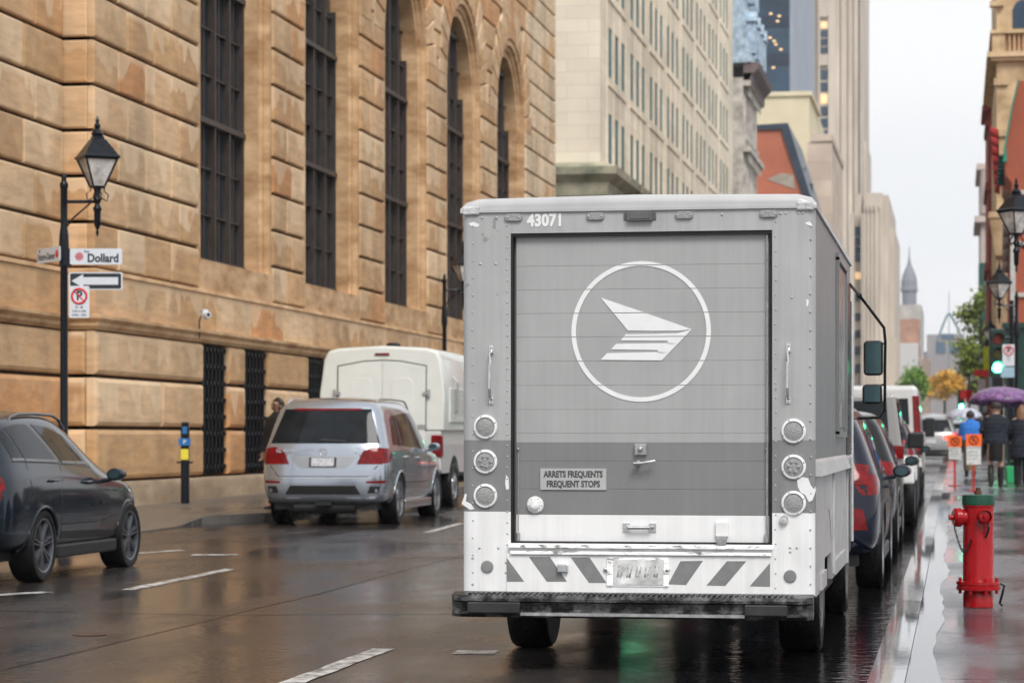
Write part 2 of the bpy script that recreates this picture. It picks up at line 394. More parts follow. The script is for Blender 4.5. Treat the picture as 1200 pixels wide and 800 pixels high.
tag(disc('manhole_cover', M('rusty_manhole', (.06, .03, .02), .4, var=.4, scale=20, bump=.5, bscale=50), gpt(104, 743.5), .12, .004),
    'round rusty manhole cover in the wet asphalt at the left', 'manhole cover')

# ================================================================== bank facade
def block(mb, Fm, s0, s1, z0, z1, p=.09, c=.032, g=.02):
    O, U, N = Fm
    s0 += g*1.3; s1 -= g*1.3; z0 += g*1.9; z1 -= g
    if s1-s0 < .06: return
    def P(s, z, n): return O+U*s+N*n+Vector((0, 0, z))
    L = s1-s0; Hh = z1-z0
    r = [[(s0, z0), (s1, z0), (s1, z1), (s0, z1)], [(s0+c, z0+c), (s1-c, z0+c), (s1-c, z1-c), (s0+c, z1-c)]]
    r15 = [(s0+c*.3, z0+c*.3), (s1-c*.3, z0+c*.3), (s1-c*.3, z1-c*.3), (s0+c*.3, z1-c*.3)]
    lay = [(r[0], -.02), (r[0], p-c*.9), (r15, p-c*.3), (r[1], p)]
    vs = [[mb.b.verts.new(P(a, z, n)) for a, z in q] for q, n in lay]
    uvs = [[(a-s0, (z-z0)/Hh) for a, z in q] for q, n in lay]
    def f(idx):
        fc = mb.b.faces.new([vs[a][b] for a, b in idx]); fc.material_index = mb.m
        for lp, (a, b) in zip(fc.loops, idx): lp[mb.uv].uv = uvs[a][b]
    for k in range(3):
        for i in range(4):
            j = (i+1) % 4; f([(k, i), (k, j), (k+1, j), (k+1, i)])
    f([(3, 0), (3, 1), (3, 2), (3, 3)])
def split_run(a, b, w, ph):
    n = max(1, round((b-a)/w)); 
    if n == 1 and (b-a) > w*.8: n = 2 if ph else 1
    if n == 1: return [(a, b)]
    cuts = [a+(b-a)*(i + (.16 if ph else -.16))/n for i in range(1, n)]
    cuts = [a]+cuts+[b]
    return list(zip(cuts, cuts[1:]))

bank = thing('bank_building', 'sandstone bank with tall arched windows on rusticated walls at the left', 'building', (0, 0, 0))
BX, BY0, BY1 = -13.5, 38.8, 86.06
FA = F(BX, 0, (0, 1), (1, 0)); FB = F(BX-.49, 0, (0, 1), (1, 0)); FR = F(0, BY0, (1, 0), (0, -1))
BAYS = [46.975+7.6*i for i in range(5)]      # bay centres
RO, ZS, RV = 2.525, 11.0, 3.55
mb = MB()
H = 25.0
def spans(z0, z1):
    zm = (z0+z1)/2; cut = []
    for c in BAYS:
        if z0 < ZS: cut.append((c-RO, c+RO))
        elif zm-ZS < RV:
            h = math.sqrt(RV**2-(zm-ZS)**2); cut.append((c-h, c+h))
    out = []; a = BY0-.09
    for p, q in cut: out.append((a, p)); a = q
    out.append((a, BY1+.06)); return out
z = 4.05; k = 0
while z < H-.5:
    for a, b in spans(z, z+.725):
        for p, q in split_run(a, b, 1.5, k % 2):
            mb.m = 2 if p > 79.8 else 0
            block(mb, FA, p, q, z, z+.725)
    mb.m = 0
    block(mb, FR, BX-.49+.0, BX, z, z+.725)
    for p, q in split_run(28, BY0-.1, 1.55, k % 2): block(mb, FB, p, q, z, z+.725)
    z += .725; k += 1
# voussoirs
for c in BAYS:
    n = 17
    for i in range(n):
        a0 = PI*i/n+.006; a1 = PI*(i+1)/n-.006
        ro = RV-.06 if i % 2 else RV+.12
        if i == n//2: ro = RV+.35
        P = lambda r, a, nn: Vector((BX+nn, c-r*math.cos(a), ZS+r*math.sin(a)))
        ra = RO+.02; am = (a0+a1)/2; q = .012
        out = [(ra, a0), (ro, a0), (ro, a1), (ra, a1)]
        inn = [(ra+.04, a0+q), (ro-.05, a0+q*.8), (ro-.05, a1-q*.8), (ra+.04, a1-q)]
        vs = [[mb.b.verts.new(P(r, a, h)) for r, a in lay] for lay, h in ((out, -.02), (out, .06), (inn, .1))]
        uvv = [[(r*a, (r-ra)/(ro-ra)*.75) for r, a in lay] for lay in (out, out, inn)]
        def f(idx):
            fc = mb.b.faces.new([vs[x][y] for x, y in idx]); fc.material_index = 0
            for lp, (x, y) in zip(fc.loops, idx): lp[mb.uv].uv = uvv[x][y]
        for kk in range(2):
            for ii in range(4):
                j = (ii+1) % 4; f([(kk, ii), (kk, j), (kk+1, j), (kk+1, ii)])
        f([(2, 0), (2, 1), (2, 2), (2, 3)])
# lower zone
LW = []
for c in BAYS: LW += [(c-2.45, c-.85), (c+.3, c+1.95)]
zl = [.66, 1.52, 2.34, 3.08]
for k in range(3):
    a = BY0-.16; cuts = []
    for p, q in LW: cuts.append((a, p)); a = q
    cuts.append((a, BY1+.1))
    for p, q in cuts:
        if q-p > 3.5:
            for x, y in split_run(p, q, 4.6, k % 2): block(mb, FA, x, y, zl[k], zl[k+1], .16, .07, .02)
        else: block(mb, FA, p, q, zl[k], zl[k+1], .16, .07, .02)
    block(mb, FR, BX-.49, BX, zl[k], zl[k+1], .16, .07, .02)
    for p, q in split_run(28, BY0-.17, 3.2, k % 2): block(mb, FB, p, q, zl[k], zl[k+1], .16, .07, .02)
# band course stones
for p, q in split_run(BY0-.12, BY1+.08, 2.4, 0): block(mb, FA, p, q, 3.3, 3.98, .12, .01, .004)
block(mb, FR, BX-.49, BX, 3.3, 3.98, .12, .01, .004)
for p, q in split_run(28, BY0-.13, 2.4, 0): block(mb, FB, p, q, 3.3, 3.98, .12, .01, .004)
# backing walls (joints)
mb.m = 1
for p, q in [(BY0, BAYS[0]-RO)] + [(BAYS[i]+RO, BAYS[i+1]-RO) for i in range(4)] + [(BAYS[4]+RO, BY1)]:
    mb.ob(FA, p, q, 4.0, H, -.6, 0)
for c in BAYS:
    for i in range(24):
        a0, a1 = PI*i/24, PI*(i+1)/24
        s0, s1 = c-RO*math.cos(a0), c-RO*math.cos(a1)
        mb.face([(BX, s0, ZS+RO*math.sin(a0)), (BX, s1, ZS+RO*math.sin(a1)), (BX, s1, H), (BX, s0, H)])
    mb.ob(FA, c-RO, c+RO, 4.0, 4.03, -.6, .0)
a = BY0
for p, q in LW: mb.ob(FA, a, p, .3, 3.1, -.5, 0); a = q
mb.ob(FA, a, BY1, .3, 3.1, -.5, 0)
mb.ob(FA, BY0, BY1, 3.1, 3.997, -.6, 0)
mb.box(BX-.99, BX-.49, 28, BY0+.3, .2, H); mb.box(BX-12, BX-.62, BY0+.05, BY1-.02, .2, H+.4)
mb.box(BX-.49, BX-.002, BY0, BY0+.4, .2, H)
mb.build('wall', [STONE, JOINT, STONE_P], bank)
# string courses, plinth
mb = MB()
def prof_run(mb, pts, prof):         # pts: plan path, prof: (offset out, z) closed
    rings = []
    for i, (x, y) in enumerate(pts):
        d0 = Vector(pts[i])-Vector(pts[i-1]) if i else Vector(pts[1])-Vector(pts[0])
        d1 = Vector(pts[i+1])-Vector(pts[i]) if i < len(pts)-1 else d0
        d0.normalize(); d1.normalize(); n0 = Vector((d0.y, -d0.x)); n1 = Vector((d1.y, -d1.x))
        mm = (n0+n1).normalized(); mm = mm/max(.3, mm.dot(n0))
        rings.append([mb.b.verts.new((x+mm.x*o, y+mm.y*o, z)) for o, z in prof])
    mb.loft(rings)
PATH = [(BX-.49, 28), (BX-.49, BY0), (BX, BY0), (BX, BY1), (BX-6, BY1)]
prof_run(mb, PATH, [(-.1, 3.08), (.14, 3.08), (.2, 3.14), (.2, 3.19), (.27, 3.25), (.27, 3.3), (.1, 3.33), (-.1, 3.33)])
prof_run(mb, PATH, [(-.1, 3.98), (.15, 3.98), (.13, 4.05), (-.1, 4.05)])
prof_run(mb, PATH, [(-.1, H), (.2, H), (.5, H+.4), (.55, H+.9), (-.1, H+.9)])
mb.build('cornice', MOULD, bank, smooth=30)
mb = MB()
prof_run(mb, PATH, [(-.1, -.2), (.24, -.2), (.24, .58), (.2, .66), (-.1, .66)])
mb.build('plinth', M('plinth_stone', (.30, .21, .13), .7, var=.2, scale=.8, col2=(.42, .32, .22), bump=.3, bscale=14, stretch=(1, 1, 3)), bank, smooth=30)
# arched windows
for bi, c in enumerate(BAYS):
    mb = MB()
    prof = [(2.53, .0), (2.53, .03), (2.5, .05), (2.36, .05), (2.34, -.05), (2.22, -.06), (2.2, -.12), (2.02, -.12), (2.02, -.56)]
    path = [(-1, 4.02)] + [(-1, ZS)]
    rings = []
    def rg(fn): rings.append([mb.b.verts.new(fn(r, n)) for r, n in prof])
    rg(lambda r, n: (BX+n, c-r, 4.6)); 
    for i in range(1, 8): rg(lambda r, n, z=4.6+(ZS-4.6)*i/7: (BX+n, c-r, z))
    for i in range(1, 29): rg(lambda r, n, a=PI*i/29: (BX+n, c-r*math.cos(a), ZS+r*math.sin(a)))
    for i in range(8): rg(lambda r, n, z=ZS-(ZS-4.6)*i/7: (BX+n, c+r, z))
    for a, b in zip(rings, rings[1:]):
        for i in range(len(prof)-1): mb.b.faces.new([a[i], a[i+1], b[i+1], b[i]])
    mb.box(BX-.56, BX+.07, c-RO, c+RO, 4.03, 4.6)     # apron stones below the sill
    mb.hexa([(BX-.56, c-2.02, 4.6), (BX+.02, c-2.02, 4.6), (BX+.02, c+2.02, 4.6), (BX-.56, c+2.02, 4.6), (BX-.56, c-2.02, 4.72), (BX-.2, c-2.02, 4.63), (BX-.2, c+2.02, 4.63), (BX-.56, c+2.02, 4.72)])
    mb.build('window_surround', MOULD, bank, smooth=25)
    # glazing
    g = MB(); pts = [(BX-.5, c-2.02, 4.6)] + [(BX-.5, c-2.02*math.cos(PI*i/20), ZS+2.02*math.sin(PI*i/20)) for i in range(21)] + [(BX-.5, c+2.02, 4.6)]
    g.face(pts)
    go = g.build('window', GLASSD, bank)
    fr = MB()
    for i in range(-4, 5):
        s = i*.5; top = ZS+math.sqrt(max(0, 2.02**2-s*s))-.02 if abs(s) < 2 else ZS
        wd = .038 if i % 2 == 0 else .016
        if abs(i) == 4: s = math.copysign(1.95, i)
        fr.box(BX-.5, BX-.36 if i % 2 == 0 else BX-.44, c+s-wd, c+s+wd, 4.68, top)
    z = 4.68; j = 0
    while z < ZS+1.9:
        hw = 2.0 if z < ZS else math.sqrt(max(0, 2.02**2-(z-ZS)**2))
        big = (j % 3 == 0)
        fr.box(BX-.497, BX-.33 if big else BX-.425, c-hw, c+hw, z-.012 - (.05 if big else 0), z+.012+(.03 if big else 0))
        z += .88; j += 1
    fr.build('frame', BRONZE, go)
# grilles
gm = M('grille_iron', (.004, .006, .010), .35, spec=.25, var=.3, scale=9)
proto = None
for p, q in LW:
    g = MB(); wid = q-p
    g.face([(BX-.42, p-.02, .6), (BX-.42, q+.02, .6), (BX-.42, q+.02, 3.1), (BX-.42, p-.02, 3.1)])
    b = g.build('basement_window', M('basement_dark', (.02, .02, .02), .5) if proto is None else proto, bank)
    if proto is None: proto = b.data.materials[0]
    g = MB(); n = 7
    for i in range(n):
        y = p+.08+(wid-.16)*i/(n-1)
        g.cyl((BX+.05, y, .72), (BX+.05, y, 3.05), .03, n=6)
    for k in range(8):
        z = .84+k*.305
        g.box(BX+.04, BX+.085, p+.02, q-.02, z-.022, z+.022)
        for i in range(n):
            y = p+.08+(wid-.16)*i/(n-1); g.box(BX+.08, BX+.11, y-.045, y+.045, z-.04, z+.04)
    g.box(BX-.1, BX+.08, p+.02, p+.05, .7, 3.06)
    g.build('grille', gm, bank)

# ================================================================== other buildings
def wallgrid(mb, Fm, S, Z, so, zo, t, n=0.0):
    """wall of thickness t with openings so x zo left out"""
    z = Z[0]
    for z0, z1 in zo+[(Z[1], None)]:
        if z0 > z: mb.ob(Fm, S[0], S[1], z, z0, n-t, n)
        if z1 is None: break
        s = S[0]
        for a, b in so+[(S[1], None)]:
            if a > s: mb.ob(Fm, s, a, z0, z1, n-t, n)
            if b is None: break
            s = b
        z = z1
def panes(parent, Fm, so, zo, n, mat, name='window', lit=None, litmat=None, group=1):
    O, U, N = Fm
    for z0, z1 in zo:
        for k in range(0, len(so), group):
            g = MB()
            for a, b in so[k:k+group]:
                P = lambda s, z: O+U*s+N*n+Vector((0, 0, z))
                g.face([P(a-.03, z0-.03), P(b+.03, z0-.03), P(b+.03, z1+.03), P(a-.03, z1+.03)])
            g.build(name, litmat if lit and random.random() < lit else mat, parent)
def brick_mat(name, c1, c2, mortar, scale=1.0, bw=.8, bh=.3):
    m = bpy.data.materials.new(name); m.use_nodes = True
    n = m.node_tree.nodes; l = m.node_tree.links; b = n['Principled BSDF']
    tc = n.new('ShaderNodeTexCoord'); sx = n.new('ShaderNodeSeparateXYZ'); l.new(tc.outputs['Object'], sx.inputs[0])
    ad = n.new('ShaderNodeMath'); l.new(sx.outputs[0], ad.inputs[0]); l.new(sx.outputs[1], ad.inputs[1])
    cb = n.new('ShaderNodeCombineXYZ'); l.new(ad.outputs[0], cb.inputs[0]); l.new(sx.outputs[2], cb.inputs[1])
    t = n.new('ShaderNodeTexBrick'); t.inputs['Scale'].default_value = scale; t.inputs['Brick Width'].default_value = bw; t.inputs['Row Height'].default_value = bh
    t.inputs['Mortar Size'].default_value = .012; t.inputs['Bias'].default_value = -.2
    t.inputs['Color1'].default_value = (*c1, 1); t.inputs['Color2'].default_value = (*c2, 1); t.inputs['Mortar'].default_value = (*mortar, 1)
    l.new(cb.outputs[0], t.inputs['Vector'])
    z = n.new('ShaderNodeTexNoise'); z.inputs['Scale'].default_value = .25; z.inputs['Detail'].default_value = 7; l.new(tc.outputs['Object'], z.inputs['Vector'])
    k = n.new('ShaderNodeMapRange'); k.inputs['From Min'].default_value = .3; k.inputs['From Max'].default_value = .7; k.inputs['To Min'].default_value = .8; k.inputs['To Max'].default_value = 1.15
    l.new(z.outputs['Fac'], k.inputs[0])
    mu = n.new('ShaderNodeMix'); mu.data_type = 'RGBA'; mu.blend_type = 'MULTIPLY'; mu.inputs[0].default_value = 1
    l.new(t.outputs[0], mu.inputs[6]); l.new(k.outputs[0], mu.inputs[7]); l.new(mu.outputs[2], b.inputs['Base Color'])
    b.inputs['Roughness'].default_value = .85
    return m
LIME = brick_mat('limestone_ashlar', (.80, .72, .58), (.72, .63, .50), (.6, .52, .42), 1, 1.8, .55)
CREAM = M('cream_concrete', (.64, .56, .42), .8, var=.08, scale=.5, col2=(.74, .67, .53))
TEAL = M('teal_glass', (.006, .09, .10), .45, var=.75, scale=.35, rvar=.04, spec=.12)  # wide colour variation stands in for reflections differing across the windows
COPPER = M('verdigris_copper', (.17, .21, .14), .7, var=.3, scale=.9, col2=(.42, .38, .28))
WARM = EM('lit_room', (1, .66, .35), .34)
BLUEG = M('blue_glass', (.03, .06, .10), .08, var=.4, scale=.15, rvar=.03)

# --- white office block
WX = -14.5
wb = thing('office_block', 'cream stone office block with rows of tall teal windows in threes behind the bank', 'building')
Fw = F(WX, 0, (0, 1), (1, 0)); Fn = F(WX, 105.0, (-1, 0), (0, -1))
groups = []
for i in range(8):
    g0 = 107.6+7.45*i; groups.append([(g0, g0+1.15), (g0+2.15, g0+3.3), (g0+4.3, g0+5.45)])
flat = [x for g in groups for x in g]
rows = [(13.0-3.65, 15.05-3.65)] + [(13.0+3.65*i, 15.05+3.65*i+.05) for i in range(0, 5)]
mb = MB()
wallgrid(mb, Fw, (105.0, 169), (12.2, 31), flat, rows[1:], .35)
wallgrid(mb, Fw, (105.0, 169), (0, 12.2), flat, [(9.3, 11.4), (5.6, 7.7)], .35, -.0)
mb.box(WX-16, WX-.36, 105.3, 169, 0, 31); mb.ob(Fn, .352, 16, 0, 31, -.3, .0)
for g in groups:
    for a, b in g:                    # slim fins between the lights
        mb.ob(Fw, b+.4, b+.5, 12.3, 31, .001, .035); 
    mb.ob(Fw, g[0][0]-.6, g[0][0]-.5, 12.3, 31, .001, .035)
for z0, z1 in rows[1:]:
    for g in groups: mb.ob(Fw, g[0][0]-.3, g[2][1]+.25, z0-.42, z0-.3, .0015, .06)
mb.build('wall', LIME, wb)
panes(wb, Fw, flat, rows[1:6], -.03, TEAL, group=3)
panes(wb, Fw, flat, [(9.3, 11.4), (5.6, 7.7)], -.03, TEAL, group=3)
mb = MB(); prof_run(mb, [(WX-16, 104.98), (WX+.02, 104.98), (WX+.02, 169)], [(0, 11.3), (.3, 11.35), (.35, 11.9), (.75, 12.2), (.8, 12.5), (.05, 12.75), (0, 12.75)])
mb.build('cornice', COPPER, wb)
mb = MB(); prof_run(mb, [(WX-16, 104.98), (WX+.02, 104.98), (WX+.02, 169)], [(0, .1), (.28, .1), (.28, 9.0), (.0, 9.0)])
mb.build('podium', M('pink_limestone', (.46, .36, .29), .8, var=.15, scale=.7), wb)
prof = None

# --- ornate grey building with slate mansard
ob_ = thing('mansard_building', 'ornate grey stone building with blue grey mansard roof and heavy cornice', 'building')
OX = -14.0
GREYST = M('grey_carved_stone', (.36, .34, .31), .85, var=.3, scale=1.4, col2=(.56, .52, .47), bump=.4, bscale=6)
Fo = F(OX, 0, (0, 1), (1, 0)); Fon = F(OX, 171.2, (-1, 0), (0, -1))
so = [(172.2+1.35*i, 172.2+1.35*i+.7) for i in range(8)]
zo = [(4+4.4*i, 4+4.4*i+2.9) for i in range(5)]
mb = MB(); wallgrid(mb, Fo, (171.2, 183.3), (0, 25.4), so, zo, .4); mb.box(OX-12, OX-.41, 171.2, 183.3, 0, 25.4)
for a, b in so:
    mb.cyl((OX+.03, a-.32, 2), (OX+.03, a-.32, 25), .09, n=8)
for z0, z1 in zo:
    mb.ob(Fo, 171.2, 183.3, z1+.35, z1+.7, .001, .5)
    for a, b in so:
        mb.ob(Fo, a-.12, b+.12, z1+.02, z1+.3, .001, .12); mb.ob(Fo, a-.1, b+.1, z0-.25, z0-.02, .001, .2)
        for kx_ in (a-.42, a-.22): mb.ob(Fo, kx_, kx_+.1, z1-.3, z1+.34, .3, .42)
mb.build('wall', GREYST, ob_)
panes(ob_, Fo, so, zo[2:], -.04, GLASSD)
mb = MB(); prof_run(mb, [(OX, 171.3), (OX, 183.5)], [(0, 25.0), (.3, 25.1), (.5, 25.5), (1.0, 26.0), (1.1, 26.35), (0, 26.5)])
for i in range(12): mb.ob(Fo, 171.3+i, 171.65+i, 24.9, 25.7, .02, .6)
mb.build('cornice', M('dark_cornice', (.16, .12, .12), .7, var=.3, scale=2), ob_)
mb = MB(); mb.hexa([(OX-8, 171.2, 26.4), (OX+.6, 171.2, 26.4), (OX+.6, 183.3, 26.4), (OX-8, 183.3, 26.4), (OX-8, 171.6, 37), (OX-1.2, 171.6, 37), (OX-1.2, 182.6, 37), (OX-8, 182.6, 37)])
for k in range(4):
    for zz in (27.2, 31.5):
        y = 172.3+2.9*k
        mb.box(OX-1, OX+.75-(zz-27)*.12, y, y+1.4, zz, zz+2.1)
        mb.prism([(y-.2, zz+2.1), (y+1.6, zz+2.1), (y+.7, zz+2.9)], lambda p, h: (h, p[0], p[1]), OX-1, OX+.85-(zz-27)*.12)
mb.build('roof', M('blue_slate', (.26, .36, .46), .5, var=.3, scale=2.2, col2=(.42, .52, .62)), ob_)

# --- red brick building with dark slanted roof
RED = brick_mat('red_brick_wall', (.50, .14, .07), (.42, .11, .06), (.35, .2, .14), 3, .5, .16)
rb = thing('brick_building', 'red brick side wall with patched plaster and slanting dark metal roof', 'building')
y0 = at(920, 240)[1]
mb = MB(); xl = at(880, 240)[0]; x1 = at(919, 240)[0]; x2 = at(942, 240)[0]
mb.prism([(xl, 0), (x2, 0), (x2, zat(232, 240)), (x1, zat(152, 240)), (xl, zat(152, 240))], lambda p, h: (p[0], h, p[1]), y0, y0+22)
mb.build('wall', RED, rb)
mb = MB(); mb.prism([(x1-.2, zat(152, 240)-.3), (x2+.1, zat(232, 240)-.3), (x2+.6, zat(228, 240)), (x1+.35, zat(149, 240)+.35), (xl, zat(150, 240)+.3), (xl, zat(152, 240)+.01), (x1-.2, zat(152, 240)+.01)], lambda p, h: (p[0], h, p[1]), y0-.25, y0+22.1)
for k in range(3): mb.box(x1+.6+.5*k, x1+1.1+.5*k, y0+2+4*k, y0+3.2+4*k, zat(200+14*k, 240)-1.5, zat(175+14*k, 240))
mb.build('roof', M('dark_metal_roof', (.03, .045, .07), .4, var=.3, scale=1), rb)
mb = MB(); mb.prism([(at(898, 240)[0], zat(210, 240)), (at(932, 240)[0], zat(222, 240)), (at(930, 240)[0], zat(205, 240)), (at(915, 240)[0], zat(203, 240))], lambda p, h: (p[0], h, p[1]), y0-.05, y0-.001)
mb.build('plaster_patch', M('old_plaster', (.35, .30, .25), .9, var=.2, scale=2), rb)

def tower(name, label, px0, px1, pyt, d, depth, mat, zb=0, windows=None, cat='building', parent=None, extra=None):
    """block whose near face spans columns px0..px1 at depth d, running back along the street"""
    (xa, ya), (xb, yb) = at(px0, d), at(px1, d); y = min(ya, yb)
    t = parent or thing(name, label, cat)
    mb = MB(); mb.box(xa, xb, y, y+depth, zb, zat(pyt, d))
    if extra: extra(mb, xa, xb, y, zat(pyt, d))
    mb.build('wall', mat, t)
    if windows: windows(t, xa, xb, y, zat(pyt, d))
    return t
CONC = M('beige_tower_stone', (.52, .45, .37), .8, var=.14, scale=.12, col2=(.62, .55, .47), stretch=(1, 1, .35))
CREAMB = M('cream_plaster', (.68, .60, .42), .8, var=.08, scale=.3)
SLATE = M('dark_parapet', (.06, .055, .055), .6)
# cream block
def cap(mb, xa, xb, y, z): mb.box(xa-.3, xb+.35, y-.3, y+20, z, z+.5)
tower('cream_building', 'blank cream block rising behind the red brick wall', 870, 949, 114, 300, 34, CREAMB, extra=cap)
# glass tower
gt_ = thing('glass_tower', 'dark blue glass tower with pale vertical ribs and a few lit offices', 'building')
(xa, ya), (xb, yb) = at(850, 336), at(926, 336)
mb = MB(); mb.box(xa, xb, ya, ya+54, 0, 80); mb.build('wall', BLUEG, gt_)
mb = MB()
for i in range(27): mb.box(xb+.002, xb+.35, ya+1+2*i, ya+1.7+2*i, 0, 80)
mb.build('rib', M('pale_ribs', (.36, .40, .47), .5, var=.1, scale=.3), gt_)
mb = MB()
for k in range(16): mb.box(xa, xb-.02, ya-.12, ya-.003, 5*k, 5*k+1.5)
mb.build('spandrel', M('dark_spandrel', (.02, .035, .06), .3), gt_)
for px, py in ((904, 18), (914, 21), (903, 46), (908, 50), (910, 54), (916, 60), (912, 27), (907, 81)):
    x, y = at(px, 336); z = zat(py, 336); mb = MB(); mb.box(x-.2, x+.2, ya-.16, ya-.06, z-.12, z+.12)
    mb.build('lit_window', WARM, gt_)
# stone block before the tower
def cap2(mb, xa, xb, y, z): mb.box(xa+.4, xb+.15, y-.2, y+30, z, z+.8); mb.box(xb+.002, xb+.12, y-.004, y+.3, 0, z-.2)
tower('stone_block', 'plain pinkish stone annex below the beige tower', 946, 974, 166, 285, 30, brick_mat('pink_ashlar', (.60, .49, .40), (.52, .42, .34), (.42, .33, .27), .35, 1.8, .7), extra=cap2)
# beige skyscraper with stepped piers
sk_ = thing('skyscraper', 'tall stepped beige stone tower reaching above the picture', 'skyscraper')
mb = MB(); D = 600
steps = [(950, 958, 5), (958.8, 960.5, 0), (970.5, 979, 0), (979, 983, 3), (984, 991, 6), (992, 997, 9), (998, 1003, 14)]
yb_ = at(985, D)[1]
for a, b, back in steps:
    mb.box(at(a, D)[0], at(b, D)[0], yb_+back, yb_+60, 0, 128-back)
mb.box(at(950, D)[0], at(1003, D)[0], yb_+16, yb_+66, 0, 122)
mb.box(at(960.5, D)[0], at(970.5, D)[0], yb_+1.2, yb_+20, 0, 126)
mb.box(at(1003, D)[0], at(1007, D)[0], yb_+24, yb_+70, 0, 118); mb.box(at(1007, D)[0], at(1010.5, D)[0], yb_+30, yb_+66, 0, zat(150, 600))
mb.box(at(960.5, D)[0]-.2, at(970.5, D)[0]+.2, yb_+.3, yb_+5, zat(76, D), zat(63, D)); mb.box(at(960.5, D)[0]-.2, at(970.5, D)[0]+.2, yb_+.3, yb_+5, zat(19, D), zat(0, D))
mb.build('wall', CONC, sk_)
k = 0
for (p0, p1) in ((62, 22), (163, 78)):
    n = 4 if p0 == 62 else 6
    for i in range(n):
        z0 = zat(p0-(p0-p1)*i/n, D); z1 = zat(p0-(p0-p1)*(i+.78)/n, D)
        mb = MB(); mb.box(at(961.4, D)[0], at(969.6, D)[0], yb_+1.0, yb_+1.19, z0, z1); mb.build('window', WARM if k in (3, 7) else BLUEG, sk_); k += 1
# lower beige building
lb = thing('beige_building', 'stepped beige stone block beyond the parcel truck mirror', 'building')
D = 520; mb = MB(); y_ = at(1010, D)[1]
for a, b, top, back in ((996, 1001, 250, 0), (1001, 1009, 226, 3), (1009, 1030, 250, 0), (1012, 1034, 224, 4), (1034, 1040, 224, 9), (1040, 1045.5, 258, 20), (994, 1001, 390, -2)):
    mb.box(at(a, D)[0], at(b, D)[0], y_+back, y_+75, 0, zat(top, D))
for a in (1012, 1016.5, 1021, 1025.5, 1030.5): mb.box(at(a, D)[0], at(a+1.8, D)[0], y_-.5 if a < 1029 else y_+3.5, y_+4.02, 0, zat(228, D)-2)
mb.build('wall', CONC, lb)
for i, (p0, p1) in enumerate(((275, 264), (286, 277), (296, 288), (305, 297), (326, 318), (352, 343), (375, 366), (395, 386), (415, 405), (436, 426))):
    mb = MB(); mb.box(at(1001.5, D)[0], at(1008, D)[0], y_+2.7 if p1 > 250 else y_, y_+2.99, zat(p0, D), zat(p1, D))
    mb.build('window', WARM if i == 4 else BLUEG, lb)
def ribs(mb, xa, xb, y, z):
    for k in range(8): mb.box(xb+.002, xb+.4, y+6*k, y+6*k+2.5, 0, z-1)
tower('annex_building', 'low beige annex with vertical piers right of the stepped block', 1030, 1047.5, 390, 530, 55, CONC, extra=ribs)

# distant row closing the street
D = 640
def wr(t, xa, xb, y, z):
    for k in range(4):
        for j in range(4):
            mb = MB(); zz = z-5-j*4.2
            mb.box(xb+.005, xb+.1, y+1.5+4*k, y+3.7+4*k, zz, zz+2.6); mb.build('window', GLASSD, t)
tower('brick_row_building', 'distant white walled building with red brick upper storey', 1040, 1076, 402, D, 60, M('far_white_wall', (.62, .62, .62), .8), windows=None)
tower('brick_row_building', 'distant red brick storey with pale mansard below the spire', 1040, 1077.5, 374, D+6, 62, M('far_hazed_brick', (.42, .24, .18), .85, var=.2, scale=.5), windows=wr)  # distance haze mixed into the brick colour, paler and pinker
tower('mansard_row_building', 'distant grey mansard roof with small chimneys', 1040, 1080, 357, D+14, 50, M('far_grey', (.45, .45, .44), .8, var=.25, scale=.4))
tower('street_end_building', 'distant brown building side with brick edge near the yellow tree', 1078, 1089, 420, D+22, 40, M('far_brown', (.36, .27, .22), .8, var=.2, scale=.3))
# church spire
D = 900
cx, cy = at(1065.5, D); k = D/3000
sp = thing('church_dome', 'faint slate church dome with a thin spire above the far roofs', 'church')
mb = MB(); mb.lathe([(8.5*k, 0), (8.5*k, zat(343, D)), (10*k, zat(341, D)), (10*k, zat(338, D)), (9.4*k, zat(336, D)), (9.2*k, zat(329, D)), (7.6*k, zat(322, D)), (4.8*k, zat(315, D)), (2.6*k, zat(311, D)), (2.2*k, zat(308, D)), (1.4*k, zat(305, D)), (.9*k, zat(300, D)), (.1, zat(288, D))], (cx, cy, 0), n=12)
mb.build('dome', M('far_slate_blue', (.24, .25, .29), .7), sp)
# A-frame and terminal at the end
D = 1100
tb = thing('terminal_building', 'wide grey building with blue windows closing the street far away', 'building')
(xa, y_), (xb, _) = at(1070, D), at(1160, D)
mb = MB(); mb.box(xa, xb, y_, y_+40, 0, zat(412, D)); mb.box(at(1086, D)[0], at(1130, D)[0], y_-2, y_+30, 0, zat(392, D)); mb.build('wall', M('far_mauve', (.32, .29, .30), .8, var=.15, scale=.05), tb)
for a, b, c, e in ((1103, 1118, 391.5, 398), (1097, 1108, 401, 414), (1113, 1124, 401, 414)):
    mb = MB(); mb.box(at(a, D)[0], at(b, D)[0], y_-2.4, y_-2.01, zat(e, D), zat(c, D)); mb.build('window', M('far_blue_glass', (.07, .13, .20), .3), tb)
af = thing('frame_structure', 'thin teal arch frame with a mast standing over the far terminal', 'structure')
mb = MB(); D = 1000
P = lambda px, py: (*at(px, D), zat(py, D))
mb.tube([P(1098, 400), P(1105, 381), P(1110, 369), P(1112, 366.5), P(1114, 369), P(1120, 380), P(1128, 397)], .45, 6)
mb.cyl(P(1112, 460), P(1112, 341), .25, .12, 6)
mb.build('frame', M('teal_steel', (.10, .20, .22), .5), af)
